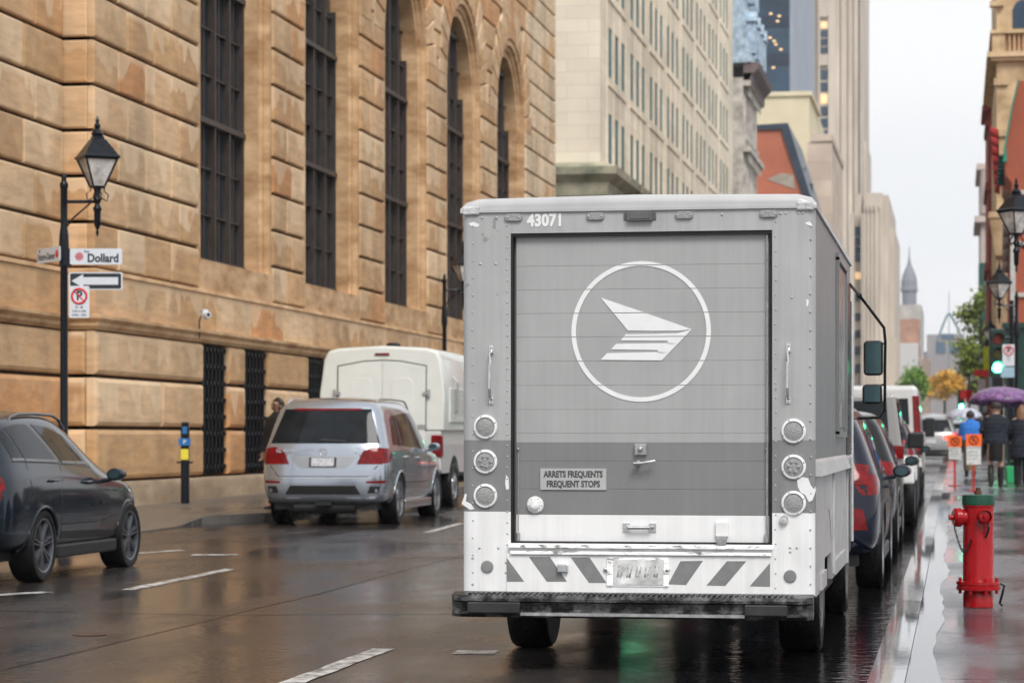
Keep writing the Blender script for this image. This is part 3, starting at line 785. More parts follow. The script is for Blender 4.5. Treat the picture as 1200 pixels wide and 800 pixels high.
# ---------------- right hand side
TAN = M('tan_sandstone', (.50, .34, .18), .8, var=.25, scale=1.1, col2=(.60, .45, .28), bump=.3, bscale=8)
ra = thing('sandstone_building', 'tan sandstone corner building with balustrade and ledges at the right edge', 'building')
D = 112; Y0 = at(1180, D)[1]; X0 = at(1168, D)[0]
mb = MB(); mb.box(X0, 14, Y0, Y0+16, 0, 27)
mb.box(X0-.42, 14, Y0-.45, Y0+16.3, zat(68, D), zat(62, D)); mb.box(X0-.25, 14, Y0-.3, Y0+16, zat(72, D), zat(68.2, D))
mb.box(X0-.2, X0+.35, Y0-.2, Y0+.2, zat(61.9, D), zat(38, D)); mb.box(X0-.28, 14, Y0-.3, Y0+16, zat(40, D), zat(36, D))
for k in range(9): mb.cyl((X0+.55+.2*k, Y0-.12, zat(61.9, D)), (X0+.55+.2*k, Y0-.12, zat(40, D)), .06, .045, 8)
for zz in (100, 160, 215): mb.box(X0-.12, X0+.5, Y0-.15, Y0+.2, zat(zz, D), zat(zz-8, D))
mb.box(X0-.3, X0+.3, Y0-.3, Y0+.3, zat(8, D), zat(2, D))
mb.box(X0-.35, X0+.5, Y0-.5, Y0+2, zat(256, D), zat(249, D)); mb.hexa([(X0-.05, Y0-.2, zat(300, D)), (X0+.3, Y0-.2, zat(300, D)), (X0+.3, Y0+1, zat(300, D)), (X0-.05, Y0+1, zat(300, D)), (X0-.3, Y0-.45, zat(256.1, D)), (X0+.5, Y0-.45, zat(256.1, D)), (X0+.5, Y0+1.5, zat(256.1, D)), (X0-.3, Y0+1.5, zat(256.1, D))])
mb.build('wall', TAN, ra)
g = MB(); xw = at(1196, D)[0]
g.prism([(xw-.35, zat(34, D)), (xw+.5, zat(34, D)), (xw+.5, zat(10, D)), (xw+.35, zat(3, D)), (xw+.05, zat(0, D)), (xw-.2, zat(4, D)), (xw-.35, zat(12, D))], lambda p, h: (p[0], h, p[1]), Y0-.03, Y0-.003)
g.build('window', BLUEG, ra)
mb = MB()
for k in range(5): mb.box(X0+.48+.36*k, X0+.72+.36*k, Y0-.02, Y0-.003, zat(58, D), zat(42, D))
mb.build('red_panel', RED, ra)
# maroon pilaster building just beyond
def led(mb, xa, xb, y, z):
    mb.box(xa-.3, xb, y-.3, y+6, z, z+.25); mb.box(xa-.15, xb, y-.2, y+6, z-.8, z-.5)
    for q in (4, 8): mb.box(xa-.15, xb, y-.2, y+8, z-q, z-q+.4)
tower('maroon_building', 'narrow maroon brick building with dark ledges beyond the sandstone corner', 1158, 1172, 130, 128, 12, M('maroon_brick', (.30, .07, .06), .8, var=.2, scale=2), extra=led)
def led2(mb, xa, xb, y, z):
    for q, o in ((0, .35), (4.2, .5), (10.5, .5), (11, .3)): mb.box(xa-o, xb, y-o, y+14, z-q-.5, z-q)
    mb.cyl((xa+.4, y-.1, z-4), (xa+.4, y-.1, z-.6), .45, n=10)
tower('pink_stone_building', 'pale pinkish stone building with stacked ledges above the green tree', 1149.5, 1166, 192, 205, 20, M('pink_stone', (.50, .42, .38), .8, var=.2, scale=.5), extra=led2)
tower('green_front_building', 'dark green glazed bay under the pale pink building', 1147, 1162, 308, 200, 4, M('bottle_green', (.03, .10, .09), .35, var=.3, scale=.8))
# red brick shop nearer, with green trim
rs = thing('brick_shop', 'bright red brick shop with green trim and dark green shopfront at the right edge', 'shop')
D = 96; Y1 = at(1190, D)[1]; X1 = at(1180, D)[0]
PA = lambda px, py: (at(px, D)[0], zat(py, D))
mb = MB(); mb.prism([PA(1186, 520), (14, 0), (14, zat(95, D)), PA(1194, 95), PA(1186, 128), PA(1178, 168), PA(1179, 205), PA(1186, 215)], lambda p, h: (p[0], h, p[1]), Y1, Y1+9)
mb.build('wall', brick_mat('orange_red_brick', (.40, .085, .04), (.33, .07, .035), (.3, .14, .09), 4, .4, .14), rs)
mb = MB(); mb.prism([PA(1192.5, 95), PA(1194.5, 95), PA(1186.5, 128), PA(1179, 172), PA(1180, 190), PA(1175, 190), PA(1177, 170), PA(1184.5, 128)], lambda p, h: (p[0], h, p[1]), Y1-.25, Y1-.003)
mb.build('green_trim', M('teal_green_trim', (.02, .22, .15), .5, var=.2, scale=3), rs)
mb = MB(); mb.box(at(1176, D)[0], 14, Y1-.6, Y1-.02, 0.1, zat(385, D)); mb.box(at(1174, D)[0], 14, Y1-.8, Y1-.03, zat(385, D)+.002, zat(379, D))
for k in range(5): mb.box(at(1176, D)[0]+.1+.5*k, at(1176, D)[0]+.16+.5*k, Y1-.66, Y1-.601, .3, zat(386, D))
mb.build('shopfront', M('green_shopfront', (.010, .045, .035), .3, var=.3, scale=2), rs)
mb = MB(); mb.box(at(1184, D)[0], at(1190, D)[0], Y1-.12, Y1-.003, zat(378, D), zat(262, D)); mb.build('pilaster', M('pale_render', (.50, .49, .46), .8, var=.2, scale=2), rs)
mb = MB()
for i in range(3): mb.box(at(1190, D)[0], 8, Y1-.1, Y1-.004, zat(345-60*i+3, D), zat(345-60*i-2, D))
mb.build('stone_band', M('pale_band', (.5, .46, .42), .8), rs)
# hanging cloth banners
def banner(name, label, p, cols, D, grp='banners hanging from the right hand facades'):
    mb = MB(); n = 7
    for i in range(n):
        t0, t1 = i/n, (i+1)/n
        def row(t):
            (a, ya), (b, yb_) = p(t); o = .03*math.sin(t*7)
            return (at(a, D)[0], at(a, D)[1]+o, zat(ya, D)), (at(b, D)[0], at(b, D)[1]-o, zat(yb_, D))
        A, B = row(t0), row(t1)
        for s in range(4):
            L = lambda q, f: Vector(q[0]).lerp(Vector(q[1]), f)+Vector((0, .1*math.sin(f*7+t0*3)*.4, 0))
            f = mb.b.faces.new([mb.b.verts.new(v) for v in (L(A, s/4), L(A, (s+1)/4), L(B, (s+1)/4), L(B, s/4))])
    bmesh.ops.remove_doubles(mb.b, verts=mb.b.verts, dist=.001)
    o = mb.build(name, cols, smooth=60); q = o.modifiers.new('s', 'SOLIDIFY'); q.thickness = .02
    return tag(o, label, 'banner', grp)
banner('banner', 'long dark red banner hanging beside the tan stone ledges', lambda t: ((1160+6*t, 148+78*t), (1170+2*t, 152+76*t)), M('red_cloth', (.34, .03, .03), .8, var=.2, scale=3), 105)
banner('banner', 'dark green banner with folded end above the old lanterns', lambda t: ((1170-2*t, 182+34*t), (1181-3*t, 180+38*t)), M('green_cloth', (.02, .07, .06), .8, var=.3, scale=3), 99)
banner('awning', 'grey brown cloth awning folded against the right hand wall', lambda t: ((1176-2*t, 225+95*t), (1188-1*t, 215+105*t)), M('grey_canvas', (.25, .21, .18), .85, var=.3, scale=3), 100)

# tar seams and a patched trench in the road
TAR = M('tar_seam', (.008, .008, .008), .12, var=.3, bump=.3, bscale=30)
def seam_line(pts, w_):
    mb = MB(); prev = None
    P_ = []
    for (xa, ya), (xb, yb) in zip(pts, pts[1:]):
        for i in range(14): P_.append((xa+(xb-xa)*i/14, ya+(yb-ya)*i/14))
    P_.append(pts[-1])
    for i, (x, y) in enumerate(P_):
        a = P_[max(0, i-1)]; b = P_[min(len(P_)-1, i+1)]; d = Vector((b[0]-a[0], b[1]-a[1])).normalized(); nn = Vector((-d.y, d.x))
        o = .05*noise.noise(Vector((x*1.3, y*1.3, 1))); ww = w_*(1+.5*noise.noise(Vector((x*3, y*3, 7))))
        v = [mb.b.verts.new((x+nn.x*(o+s*ww), y+nn.y*(o+s*ww), gz(y)+.0022)) for s in (-1, 1)]
        if prev: mb.b.faces.new([prev[0], v[0], v[1], prev[1]])
        prev = v
    return tag(mb.build('tar_seam', TAR), kind='structure')
seam_line([(-5.6, 12), (-5.5, 30), (-5.65, 60), (-5.5, 100)], .016)
seam_line([(-9.3, 19.5), (-5.6, 19.2), (-3.3, 19.8)], .015)
seam_line([(-7.6, 27.5), (-5.6, 28), (-2.9, 27.6)], .02)
seam_line([(-9.9, 31), (-7.4, 31.4), (-5.5, 31)], .03)
# ================================================================== wheels
RUBBER = M('wet_rubber', (.007, .007, .008), .42, spec=.2, var=.3, scale=10, bump=.4, bscale=30)
HUBD = M('wheel_dark', (.012, .012, .012), .6)
ALU = M('dull_alloy', (.30, .31, .33), .32, .75, .15, 8)
ALUD = M('graphite_alloy', (.17, .18, .20), .35, .7, .2, 8)
STEELW = M('painted_steel_wheel', (.10, .10, .10), .5, var=.3, scale=10)
def wheel(parent, x, y, z, r, w, side, rim=ALU, spokes=5, rr=.66, twin=False):
    """side +1: face looks to +x"""
    mb = MB(); c = (x, y, z); ax = (side, 0, 0); h = w/2; ri = r*rr
    mb.lathe([(ri*.9, -h*.9), (r*.93, -h), (r*.985, -h*.85), (r, -h*.6), (r, h*.6), (r*.985, h*.85), (r*.94, h), (r*.8, h*1.02), (ri*1.03, h*.96), (ri, h*.9), (ri*.97, h*.3), (.01, h*.25)], c, ax, 36)
    for i in range(48):
        a = 2*PI*i/48; p = Vector((x, y+math.cos(a)*r*1.0, z+math.sin(a)*r))
    for q in (-.3, 0, .3):
        pass
    o = mb.build('wheel', RUBBER, parent, smooth=40)
    mb = MB()
    mb.lathe([(ri*.93, h*.5), (ri*.93, h*.93), (ri*1.0, h*.98), (ri*1.01, h*.9), (ri*.99, h*.5)], c, ax, 36)
    A = Vector(ax)
    mb.lathe([(r*.13, h*.4), (r*.13, h*.78), (r*.07, h*.84), (.005, h*.85)], c, ax, 12)
    for i in range(spokes):
        a = 2*PI*(i+.25)/spokes
        d = Vector((0, math.cos(a), math.sin(a))); t = Vector((0, -math.sin(a), math.cos(a))); C = Vector(c)
        for s in ((-1, 1) if spokes <= 7 else (0,)):
            p0 = C+d*r*.1+t*s*r*.03; p1 = C+d*ri*.95+t*s*ri*(.13 if spokes <= 5 else .09)
            wd = r*.035
            mb.hexa([p0-t*wd+A*h*.45, p0+t*wd+A*h*.45, p1+t*wd*.8+A*h*.5, p1-t*wd*.8+A*h*.5,
                     p0-t*wd*.7+A*h*.82, p0+t*wd*.7+A*h*.82, p1+t*wd*.5+A*h*.9, p1-t*wd*.5+A*h*.9])
    mb.build('rim', rim, o, smooth=40)
    mb = MB(); mb.lathe([(ri*.88, h*.2), (ri*.88, h*.32), (.01, h*.33)], c, ax, 24); mb.build('brake_disc', HUBD, o)
    return o

# ================================================================== parcel truck
TY = 15.0; TX = -1.855
def rx(px):
    k = (px-600)/3000.0
    return TY*(k*CY-SY)/(k*SY+CY) - TX
def rz(py, px=750):
    k = (px-600)/3000.0
    return 1.38-(py-512)/3000.0*TY/(k*SY+CY)
def livery(name, top, mid, low, z1, z2, gloss=.35, dirt=.5, chips=True):
    m = bpy.data.materials.new(name); m.use_nodes = True
    n = m.node_tree.nodes; l = m.node_tree.links; b = n['Principled BSDF']
    tc = n.new('ShaderNodeTexCoord'); sp = n.new('ShaderNodeSeparateXYZ'); l.new(tc.outputs['Object'], sp.inputs[0])
    def gt(v):
        g = n.new('ShaderNodeMath'); g.operation = 'GREATER_THAN'; g.inputs[1].default_value = v; l.new(sp.outputs[2], g.inputs[0]); return g.outputs[0]
    def mixc(f, a, c, blend='MIX'):
        x = n.new('ShaderNodeMix'); x.data_type = 'RGBA'; x.blend_type = blend
        for k, v in ((0, f), (6, a), (7, c)):
            if hasattr(v, 'is_output'): l.new(v, x.inputs[k])
            elif k == 0: x.inputs[0].default_value = v
            else: x.inputs[k].default_value = (*v, 1)
        return x.outputs[2]
    c1 = mixc(gt(z2), low, mid); c2 = mixc(gt(z1), c1, top)
    # vertical rain streaks, grime film
    mp = n.new('ShaderNodeMapping'); mp.inputs['Scale'].default_value = (14, 14, .55); l.new(tc.outputs['Object'], mp.inputs[0])
    z = n.new('ShaderNodeTexNoise'); z.inputs['Scale'].default_value = 1.5; z.inputs['Detail'].default_value = 8; z.inputs['Roughness'].default_value = .7; l.new(mp.outputs[0], z.inputs['Vector'])
    zb = n.new('ShaderNodeTexNoise'); zb.inputs['Scale'].default_value = 2.2; zb.inputs['Detail'].default_value = 8; l.new(tc.outputs['Object'], zb.inputs['Vector'])
    mu = n.new('ShaderNodeMath'); mu.operation = 'ADD'; l.new(z.outputs['Fac'], mu.inputs[0]); l.new(zb.outputs['Fac'], mu.inputs[1])
    k = n.new('ShaderNodeMapRange'); k.inputs['From Min'].default_value = .7; k.inputs['From Max'].default_value = 1.3; k.inputs['To Min'].default_value = 1-dirt*.35; k.inputs['To Max'].default_value = 1+dirt*.2
    l.new(mu.outputs[0], k.inputs[0])
    c3 = mixc(1.0, c2, k.outputs[0], 'MULTIPLY')
    if chips:
        z3 = n.new('ShaderNodeTexNoise'); z3.inputs['Scale'].default_value = 16; z3.inputs['Detail'].default_value = 6; l.new(tc.outputs['Object'], z3.inputs['Vector'])
        z4 = n.new('ShaderNodeTexNoise'); z4.inputs['Scale'].default_value = 1.6; z4.inputs['Detail'].default_value = 2; l.new(tc.outputs['Object'], z4.inputs['Vector'])
        sm = n.new('ShaderNodeMath'); sm.operation = 'MULTIPLY'; l.new(z3.outputs['Fac'], sm.inputs[0]); l.new(z4.outputs['Fac'], sm.inputs[1])
        r = n.new('ShaderNodeMapRange'); r.inputs['From Min'].default_value = .405; r.inputs['From Max'].default_value = .425; l.new(sm.outputs[0], r.inputs[0])
        c3 = mixc(r.outputs[0], c3, (.26, .25, .24))
    l.new(c3, b.inputs['Base Color'])
    rr = n.new('ShaderNodeMapRange'); rr.inputs['To Min'].default_value = gloss-.1; rr.inputs['To Max'].default_value = gloss+.2; l.new(z.outputs['Fac'], rr.inputs[0]); l.new(rr.outputs[0], b.inputs['Roughness'])
    bp = n.new('ShaderNodeBump'); bp.inputs['Strength'].default_value = .12; bp.inputs['Distance'].default_value = .01; l.new(zb.outputs['Fac'], bp.inputs['Height']); l.new(bp.outputs[0], b.inputs['Normal'])
    return m
GU, GM, WH = (.40, .40, .40), (.21, .21, .21), (.82, .82, .82)
LIV = livery('truck_livery', GU, GM, WH, rz(515.5), rz(600))
LIVD = livery('truck_door_livery', (.37, .37, .37), (.205, .205, .205), WH, rz(518), rz(603.5), .4, .32, False)
SIDEM = livery('truck_side_livery', (.15, .15, .15), (.16, .16, .16), (.46, .46, .46), 1.62, 1.20, .30, .6, False)
TWHITE = M('truck_white_paint', (.78, .78, .78), .35, var=.06, scale=9)
TGREY = M('truck_grey_paint', (.43, .43, .43), .4, var=.12, scale=5)
TCAP = M('truck_roof_cap', (.44, .44, .44), .33, var=.1, scale=3, coat=.3)
TDARK = M('truck_black_gap', (.012, .012, .012), .6)
CHROME = M('scratched_chrome', (.62, .62, .62), .25, .9, .15, 20)
GALV = M('worn_metal', (.38, .38, .38), .45, .6, .3, 25)
RUST = M('rusty_black_bumper', (.018, .018, .018), .4, .2, .5, 9, .6, 35, col2=(.13, .13, .13), thr=(.45, .75))
LENS = M('dull_grey_lens', (.30, .30, .30), .25, var=.2, scale=60, bump=.5, bscale=120)
DECW = M('white_vinyl', (.78, .78, .78), .4, var=.05, scale=12)
DECG = M('grey_vinyl', (.21, .21, .21), .4, var=.12, scale=12)
DECDK = M('dark_lettering', (.07, .07, .07), .5)

tr = thing('parcel_truck', 'large grey and white parcel step van with a roll up rear door, seen from behind', 'truck', (TX, TY, 0))
HW = 1.045; L = 5.15; ZT = rz(229); ZB = rz(696); zcap = rz(247)
dl, dr_, dt, db = rx(598.5), rx(905), rz(271.5), rz(637)
# rear frame with rounded corners, side walls, floor
def rsec(z0, z1, x0, x1, rad=.045):        # corner post in plan: rounded outer corner
    s = 1 if x1 > 0 else -1
    xo, xi = (x1, x0) if s > 0 else (x0, x1)
    pts = [(xi, 0)] + [(xo-s*rad+s*rad*math.sin(a), rad-rad*math.cos(a)) for a in [PI/2*i/6 for i in range(7)]] + [(xo, .12), (xi, .12)]
    return pts
mb = MB()
mb.prism(rsec(0, 0, -HW, dl), lambda p, h: (p[0], p[1], h), ZB, zcap+.02)
mb.prism(rsec(0, 0, dr_, HW), lambda p, h: (p[0], p[1], h), ZB, zcap+.02)
mb.box(dl+.0005, dr_-.0005, .001, .12, dt, zcap+.018); mb.box(dl+.0005, dr_-.0005, .001, .12, ZB, db)
body = mb.build('body', LIV, tr, smooth=40)
mb = MB()
mb.box(HW-.03, HW-.004, .121, L, .62, zcap+.01); mb.box(-HW+.004, -HW+.03, .121, L, .62, zcap+.01)
mb.box(-HW+.03, HW-.03, .13, L-.01, .6, .66)
mb.build('side_panel', SIDEM, tr)
# right flank detail: ledge, skirt with wheel opening, panel frame, poster panel
mb = MB()
zl_ = 1.15
mb.hexa([(HW-.004, .10, zl_), (HW+.035, .10, zl_), (HW+.035, L, zl_), (HW-.004, L, zl_), (HW-.004, .10, zl_+.10), (HW+.012, .10, zl_+.08), (HW+.012, L, zl_+.08), (HW-.004, L, zl_+.10)])
AR = 1.62
def arch(y): 
    q = .52**2-(y-AR)**2
    return .40+math.sqrt(q) if q > 0 else 0
ys_ = [.10, .5, 1.0, 1.1]+[1.1+1.04*i/12 for i in range(1, 13)]+[2.6, 3.6, 4.4]
for sgn in (1, -1):
    x = sgn*HW
    for a, b in zip(ys_, ys_[1:]):
        za, zb_ = max(.44, arch(a)), max(.44, arch(b))
        mb.face([(x, a, za), (x, b, zb_), (x, b, 1.15), (x, a, 1.15)]); mb.face([(x-sgn*.03, a, za), (x-sgn*.03, b, zb_), (x-sgn*.03, b, .7), (x-sgn*.03, a, .7)]); mb.face([(x, a, za), (x, b, zb_), (x-sgn*.03, b, zb_), (x-sgn*.03, a, za)])
mb.box(HW+.001, HW+.02, 2.25, 3.9, .46, .56); mb.box(HW+.001, HW+.02, .5, 1.05, .46, .56)
mb.box(HW+.001, HW+.016, 2.2, 2.24, .47, 1.14); mb.box(HW+.001, HW+.016, 4.36, 4.4, .44, 1.14)
mb.build('skirt', M('truck_white_side', (.44, .44, .44), .3, var=.2, scale=3), tr)
mb = MB()
for a, b, z0, z1 in ((2.75, 2.8, 1.4, 2.62), (4.05, 4.1, 1.4, 2.62), (2.75, 4.1, 2.6, 2.65), (2.75, 4.1, 1.38, 1.42)): mb.box(HW-.003, HW+.02, a, b, z0, z1)
mb.build('panel_frame', M('side_frame_grey', (.22, .22, .22), .3, .4), tr)
mb = MB(); mb.box(HW-.003, HW+.006, 2.82, 4.03, 1.45, 2.58); mb.build('poster_panel', M('side_poster', (.13, .13, .13), .2, var=.6, scale=1.6, col2=(.3, .3, .3)), tr)
mb = MB(); mb.box(HW-.05, HW+.003, 4.45, 5.1, .5, 2.55); mb.build('side_door', M('side_door_dark', (.03, .03, .03), .2), tr)
mb = MB(); mb.cyl((HW+.04, 4.4, .6), (HW+.04, 4.4, 2.4), .014, n=8); mb.build('door_rail', CHROME, tr)
# cab front
mb = MB(); mb.hexa([(-HW, L, .62), (HW, L, .62), (HW-.1, L+1.0, .5), (-HW+.1, L+1.0, .5), (-HW, L, zcap), (HW, L, zcap), (HW-.12, L+.35, zcap-.15), (-HW+.12, L+.35, zcap-.15)])
mb.box(-HW+.1, HW-.1, L+.3, L+1.25, .45, 1.25)
mb.build('cab', LIV, tr, bevel=.05)
mb = MB(); mb.face([(-HW+.2, L+.90, 1.3), (HW-.2, L+.90, 1.3), (HW-.24, L+.45, 2.35), (-HW+.24, L+.45, 2.35)]); mb.build('windscreen', GLASSD, tr)
# roof cap with rolled rear and side edges
mb = MB(); rc = ZT-zcap
def capring(y, ins, dz): return [mb.b.verts.new((x, y, z)) for x, z in [(-HW-.012+ins, zcap), (-HW-.012+ins, zcap+rc*.35-dz*.2), (-HW+.02+ins, zcap+rc*.78-dz), (-HW+.10+ins, ZT-dz), (0, ZT+.012-dz), (HW-.10-ins, ZT-dz), (HW-.02-ins, zcap+rc*.78-dz), (HW+.012-ins, zcap+rc*.35-dz*.2), (HW+.012-ins, zcap)]]
rings = [capring(-.008, .0, .055), capring(-.006, .0, .04), capring(.006, 0, .018), capring(.03, 0, .004), capring(.08, 0, 0), capring(L, 0, 0), capring(L+.3, .12, .12)]
mb.loft(rings)
mb.box(-HW+.07, HW-.03, -.014, .0, zcap+.002, zcap+.018)
mb.build('roof_cap', TCAP, tr, smooth=35)
CCM = M('corner_casting', (.5, .5, .5), .4, var=.35, scale=18, bump=.5)
for s in (-1, 1): mb = MB(); mb.box(s*(HW-.055)-.05, s*(HW-.055)+.05, -.018, .0, zcap-.012, ZT-.052); mb.build('corner_plate', CCM, tr, bevel=.012)
# roll up door
gz_ = [rz(y) for y in (274, 310, 338, 366, 394, 422.5, 451, 479.5, 507.5, 540, 573, 603.2, 635)]
mb = MB(); x0, x1 = rx(603.5), rx(901)
mb.m = 1; mb.box(dl, dr_, .075, .1, db, dt); mb.m = 0
for a, b in zip(gz_, gz_[1:]):
    mb.box(x0, x1, .045, .0749, b+.0005, a-.0005)
door = mb.build('rear_door', [LIVD, M('slat_groove', (.30, .28, .28), .6)], tr, bevel=.0012)
mb = MB()
for a, b, c, e in ((dl, dl+.012, db, dt), (dr_-.012, dr_, db, dt)): mb.box(a+.001, b, .003, .07, c, e)
mb.box(dl+.013, dr_-.013, .01, .07, dt-.02, dt-.001); mb.box(dl+.013, dr_-.013, .004, .07, db+.001, db+.007)
mb.build('door_seal', TDARK, tr)
mb = MB()
mb.box(dr_-.035, dr_-.028, .02, .045, gz_[-1], dt-.03)
mb.build('door_track', GALV, door)
for xx in (x0+.014, x1-.018): mb = MB(); mb.box(xx-.002, xx+.002, .035, .045, db+.02, rz(530)); mb.cyl((xx, .03, db+.012), (xx, .03, db+.06), .012, n=8); mb.ball((xx, .03, rz(526)), .008); mb.build('door_cable', GALV, door)
# decals clipped slat by slat
def vinyl(polys, mat, name, y=.0425, th=.0015, slats=True, parent=None):
    out = bmesh.new()
    iv = [(b+.0022, a-.0022) for a, b in zip(gz_, gz_[1:])] if slats else [(-9, 9)]
    for z0, z1 in iv:
        t = bmesh.new()
        for pl in polys:
            try: t.faces.new([t.verts.new((x, y, z)) for x, z in pl])
            except ValueError: pass
        g = t.verts[:]+t.edges[:]+t.faces[:]
        bmesh.ops.bisect_plane(t, geom=g, plane_co=(0, 0, z0), plane_no=(0, 0, 1), clear_inner=True)
        g = t.verts[:]+t.edges[:]+t.faces[:]
        bmesh.ops.bisect_plane(t, geom=g, plane_co=(0, 0, z1), plane_no=(0, 0, 1), clear_outer=True)
        r = bmesh.ops.extrude_face_region(t, geom=t.faces[:])
        for v in r['geom']:
            if isinstance(v, bmesh.types.BMVert): v.co.y -= th
        bmesh.ops.recalc_face_normals(t, faces=t.faces[:])
        me = bpy.data.meshes.new('t'); t.to_mesh(me); t.free(); out.from_mesh(me); bpy.data.meshes.remove(me)
    me = bpy.data.meshes.new(name); out.to_mesh(me); out.free(); me.materials.append(mat)
    o = bpy.data.objects.new(name, me); COL.objects.link(o); o.parent = parent or door
    return o
def pp(lst): return [(rx(x), rz(y, x)) for x, y in lst]
ccx, ccz = rx(750), rz(388); ro_, ri_ = (rx(832)-rx(668))/2, (rx(832)-rx(668))/2-.027
ringp = []
for i in range(72):
    a, b = 2*PI*i/72, 2*PI*(i+1)/72
    ringp.append([(ccx+r*math.cos(t), ccz+r*math.sin(t)) for r, t in ((ro_, a), (ro_, b), (ri_, b), (ri_, a))])
vinyl(ringp, DECW, 'emblem_ring')
tip = (810, 385.4)
# wing emblem: upper wing, then three streaming strips joined at the pointed tip
wing = [pp([(702.8, 348.2), (745, 362.5), (772, 372), tip, (793.7, 387.2), (760, 387.2), (734.8, 386.8)]),
        pp([tip, (800, 395.5), (793.5, 402.3), (781.5, 402.5), (781.5, 398.9), (793.7, 389.9)]),
        pp([(732.2, 391.2), (760, 390.9), (793.7, 389.9), (781.5, 398.9), (726.2, 398.5)]),
        pp([(721, 402.4), (781.5, 401.6), (793.5, 402.3), (783, 413), (770, 413), (770, 409.8), (714.8, 409)]),
        pp([(710.4, 413.4), (770, 412), (783, 413), (774.5, 421.9), (702.8, 421.2)])]
vinyl(wing, DECW, 'wing_emblem')
# panel sign
mb = MB(); mb.box(rx(632), rx(709.5), .036, .045, rz(574), rz(549)); sg = mb.build('notice_plate', M('notice_grey', (.42, .42, .42), .5, var=.08, scale=9), door)
text('notice_text', 'ARRETS FREQUENTS', .052, DECDK, sg, face_mtx(((rx(632)+rx(709.5))/2, .0355, rz(556)), (0, -1, 0)), .74, .0022, .0008)
text('notice_text', 'FREQUENT STOPS', .052, DECDK, sg, face_mtx(((rx(632)+rx(709.5))/2, .0355, rz(567.5)), (0, -1, 0)), .76, .0022, .0008)
# door hardware
mb = MB(); mb.box(rx(743), rx(757), .018, .045, rz(533), rz(520)); mb.ball((rx(750), .016, rz(526)), .016); mb.build('lock_plate', GALV, door, bevel=.003)
mb = MB(); mb.cyl((rx(748), .045, rz(542)), (rx(748), .0, rz(542)), .014); mb.tube([(rx(743), -.005, rz(543)), (rx(752), -.012, rz(542.5)), (rx(760), -.012, rz(541)), (rx(768), -.008, rz(539.5))], [.012, .011, .009, .008], 8); mb.build('handle', CHROME, door, smooth=40)
mb = MB(); mb.lathe([(.048, 0), (.052, .008), (.046, .016), (.03, .022), (.028, .034), (.018, .04), (.001, .041)], (rx(626), .045, rz(592)), (0, -1, 0), 18)
for i in range(6): mb.ball((rx(626)+.04*math.cos(i*PI/3), .028, rz(592)+.04*math.sin(i*PI/3)), .006, 6)
mb.build('knob', M('white_knob', (.7, .7, .7), .4, var=.3, scale=20), door, smooth=40)
mb = MB(); mb.box(rx(729), rx(737), .036, .045, rz(623), rz(613)); mb.box(rx(760), rx(768), .036, .045, rz(623), rz(613))
mb.tube([(rx(733), .03, rz(618)), (rx(736), .012, rz(618)), (rx(761), .012, rz(618)), (rx(764), .03, rz(618))], .012, 8); mb.build('handle', CHROME, door, smooth=40)
mb = MB(); mb.box(rx(838), rx(853), .022, .045, rz(628), rz(611)); mb.build('latch_cover', TWHITE, door, bevel=.004)
mb = MB(); mb.box(rx(840), rx(851), -.02, .04, rz(637), rz(628.5)); mb.box(rx(843), rx(846), -.022, -.019, rz(640), rz(633)); mb.build('latch', GALV, door, bevel=.004)
# fleet number
text('fleet_number', '43071', .100, DECW, tr, face_mtx((rx(639), -.0005, rz(257)), (0, -1, 0)), .84, .0042, .0012, sp=1.04)
# marker lights
for px in (602, 698, 802, 901):
    mb = MB(); xc, zc = rx(px), rz(253)
    pts = [(xc+.05*math.cos(a)*(1), zc+.0) for a in (0,)]
    poly = [(xc+s*.032+.022*math.cos(a), zc+.022*math.sin(a)) for s, a in [(1, -PI/2+PI*i/6) for i in range(7)]+[(-1, PI/2+PI*i/6) for i in range(7)]]
    mb.prism(poly, lambda p, h: (p[0], h, p[1]), -.016, .001); mb.build('marker_light', LENS, tr, bevel=.005)
    mb = MB()
    for s in (-1, 1): mb.ball((xc+s*.036, -.016, zc), .006, 6)
    mb.build('screw', CHROME, tr)
mb = MB(); mb.box(rx(735), rx(765), -.03, .001, rz(259), rz(247.5)); mb.box(rx(738), rx(762), -.034, -.0301, rz(257), rz(250)); mb.box(rx(731), rx(769), -.008, .001, rz(257.5), rz(249.5)); mb.build('roof_lamp', M('lamp_housing', (.11, .11, .11), .4, var=.2), tr, bevel=.004)
# grab handles
for px in (576, 924):
    mb = MB(); x = rx(px)
    mb.tube([(x, .0, rz(410)), (x, -.04, rz(413)), (x-.002, -.05, rz(425)), (x-.004, -.05, rz(455)), (x-.002, -.04, rz(465)), (x, 0, rz(468))], .009, 8)
    mb.box(x-.013, x+.013, -.008, .001, rz(414), rz(404)); mb.box(x-.013, x+.013, -.008, .001, rz(473), rz(463))
    for py in (406, 411, 466, 471): mb.ball((x, -.008, rz(py)), .007, 6)
    mb.build('grab_handle', CHROME, tr, smooth=40)
# round lamps
for cx_, ys3 in ((569, (500, 541, 581.5)), (930, (505, 546.5, 588.5))):
    for i, py in enumerate(ys3):
        mb = MB(); c = (rx(cx_), .001, rz(py)); mb.lathe([(.0715, -.001), (.0725, .008), (.068, .016), (.058, .018), (.057, .004)], c, (0, -1, 0), 32)
        o = mb.build('tail_light', TWHITE, tr, smooth=35)
        mb = MB(); mb.lathe([(.057, .002), (.056, .01), (.045, .015), (.02, .018), (.001, .0185)], c, (0, -1, 0), 28)
        if i == 1:
            for a in range(6): mb.ball((c[0]+.03*math.cos(a), -.012, c[2]+.03*math.sin(a)), .012, 6)
        mb.build('lens', LENS, o, smooth=40)
        mb = MB()
        for a in (0, 1, 2, 3): mb.ball((c[0]+.065*math.cos(a*PI/2+.4), -.015, c[2]+.065*math.sin(a*PI/2+.4)), .005, 6)
        mb.build('screw', GALV, o)
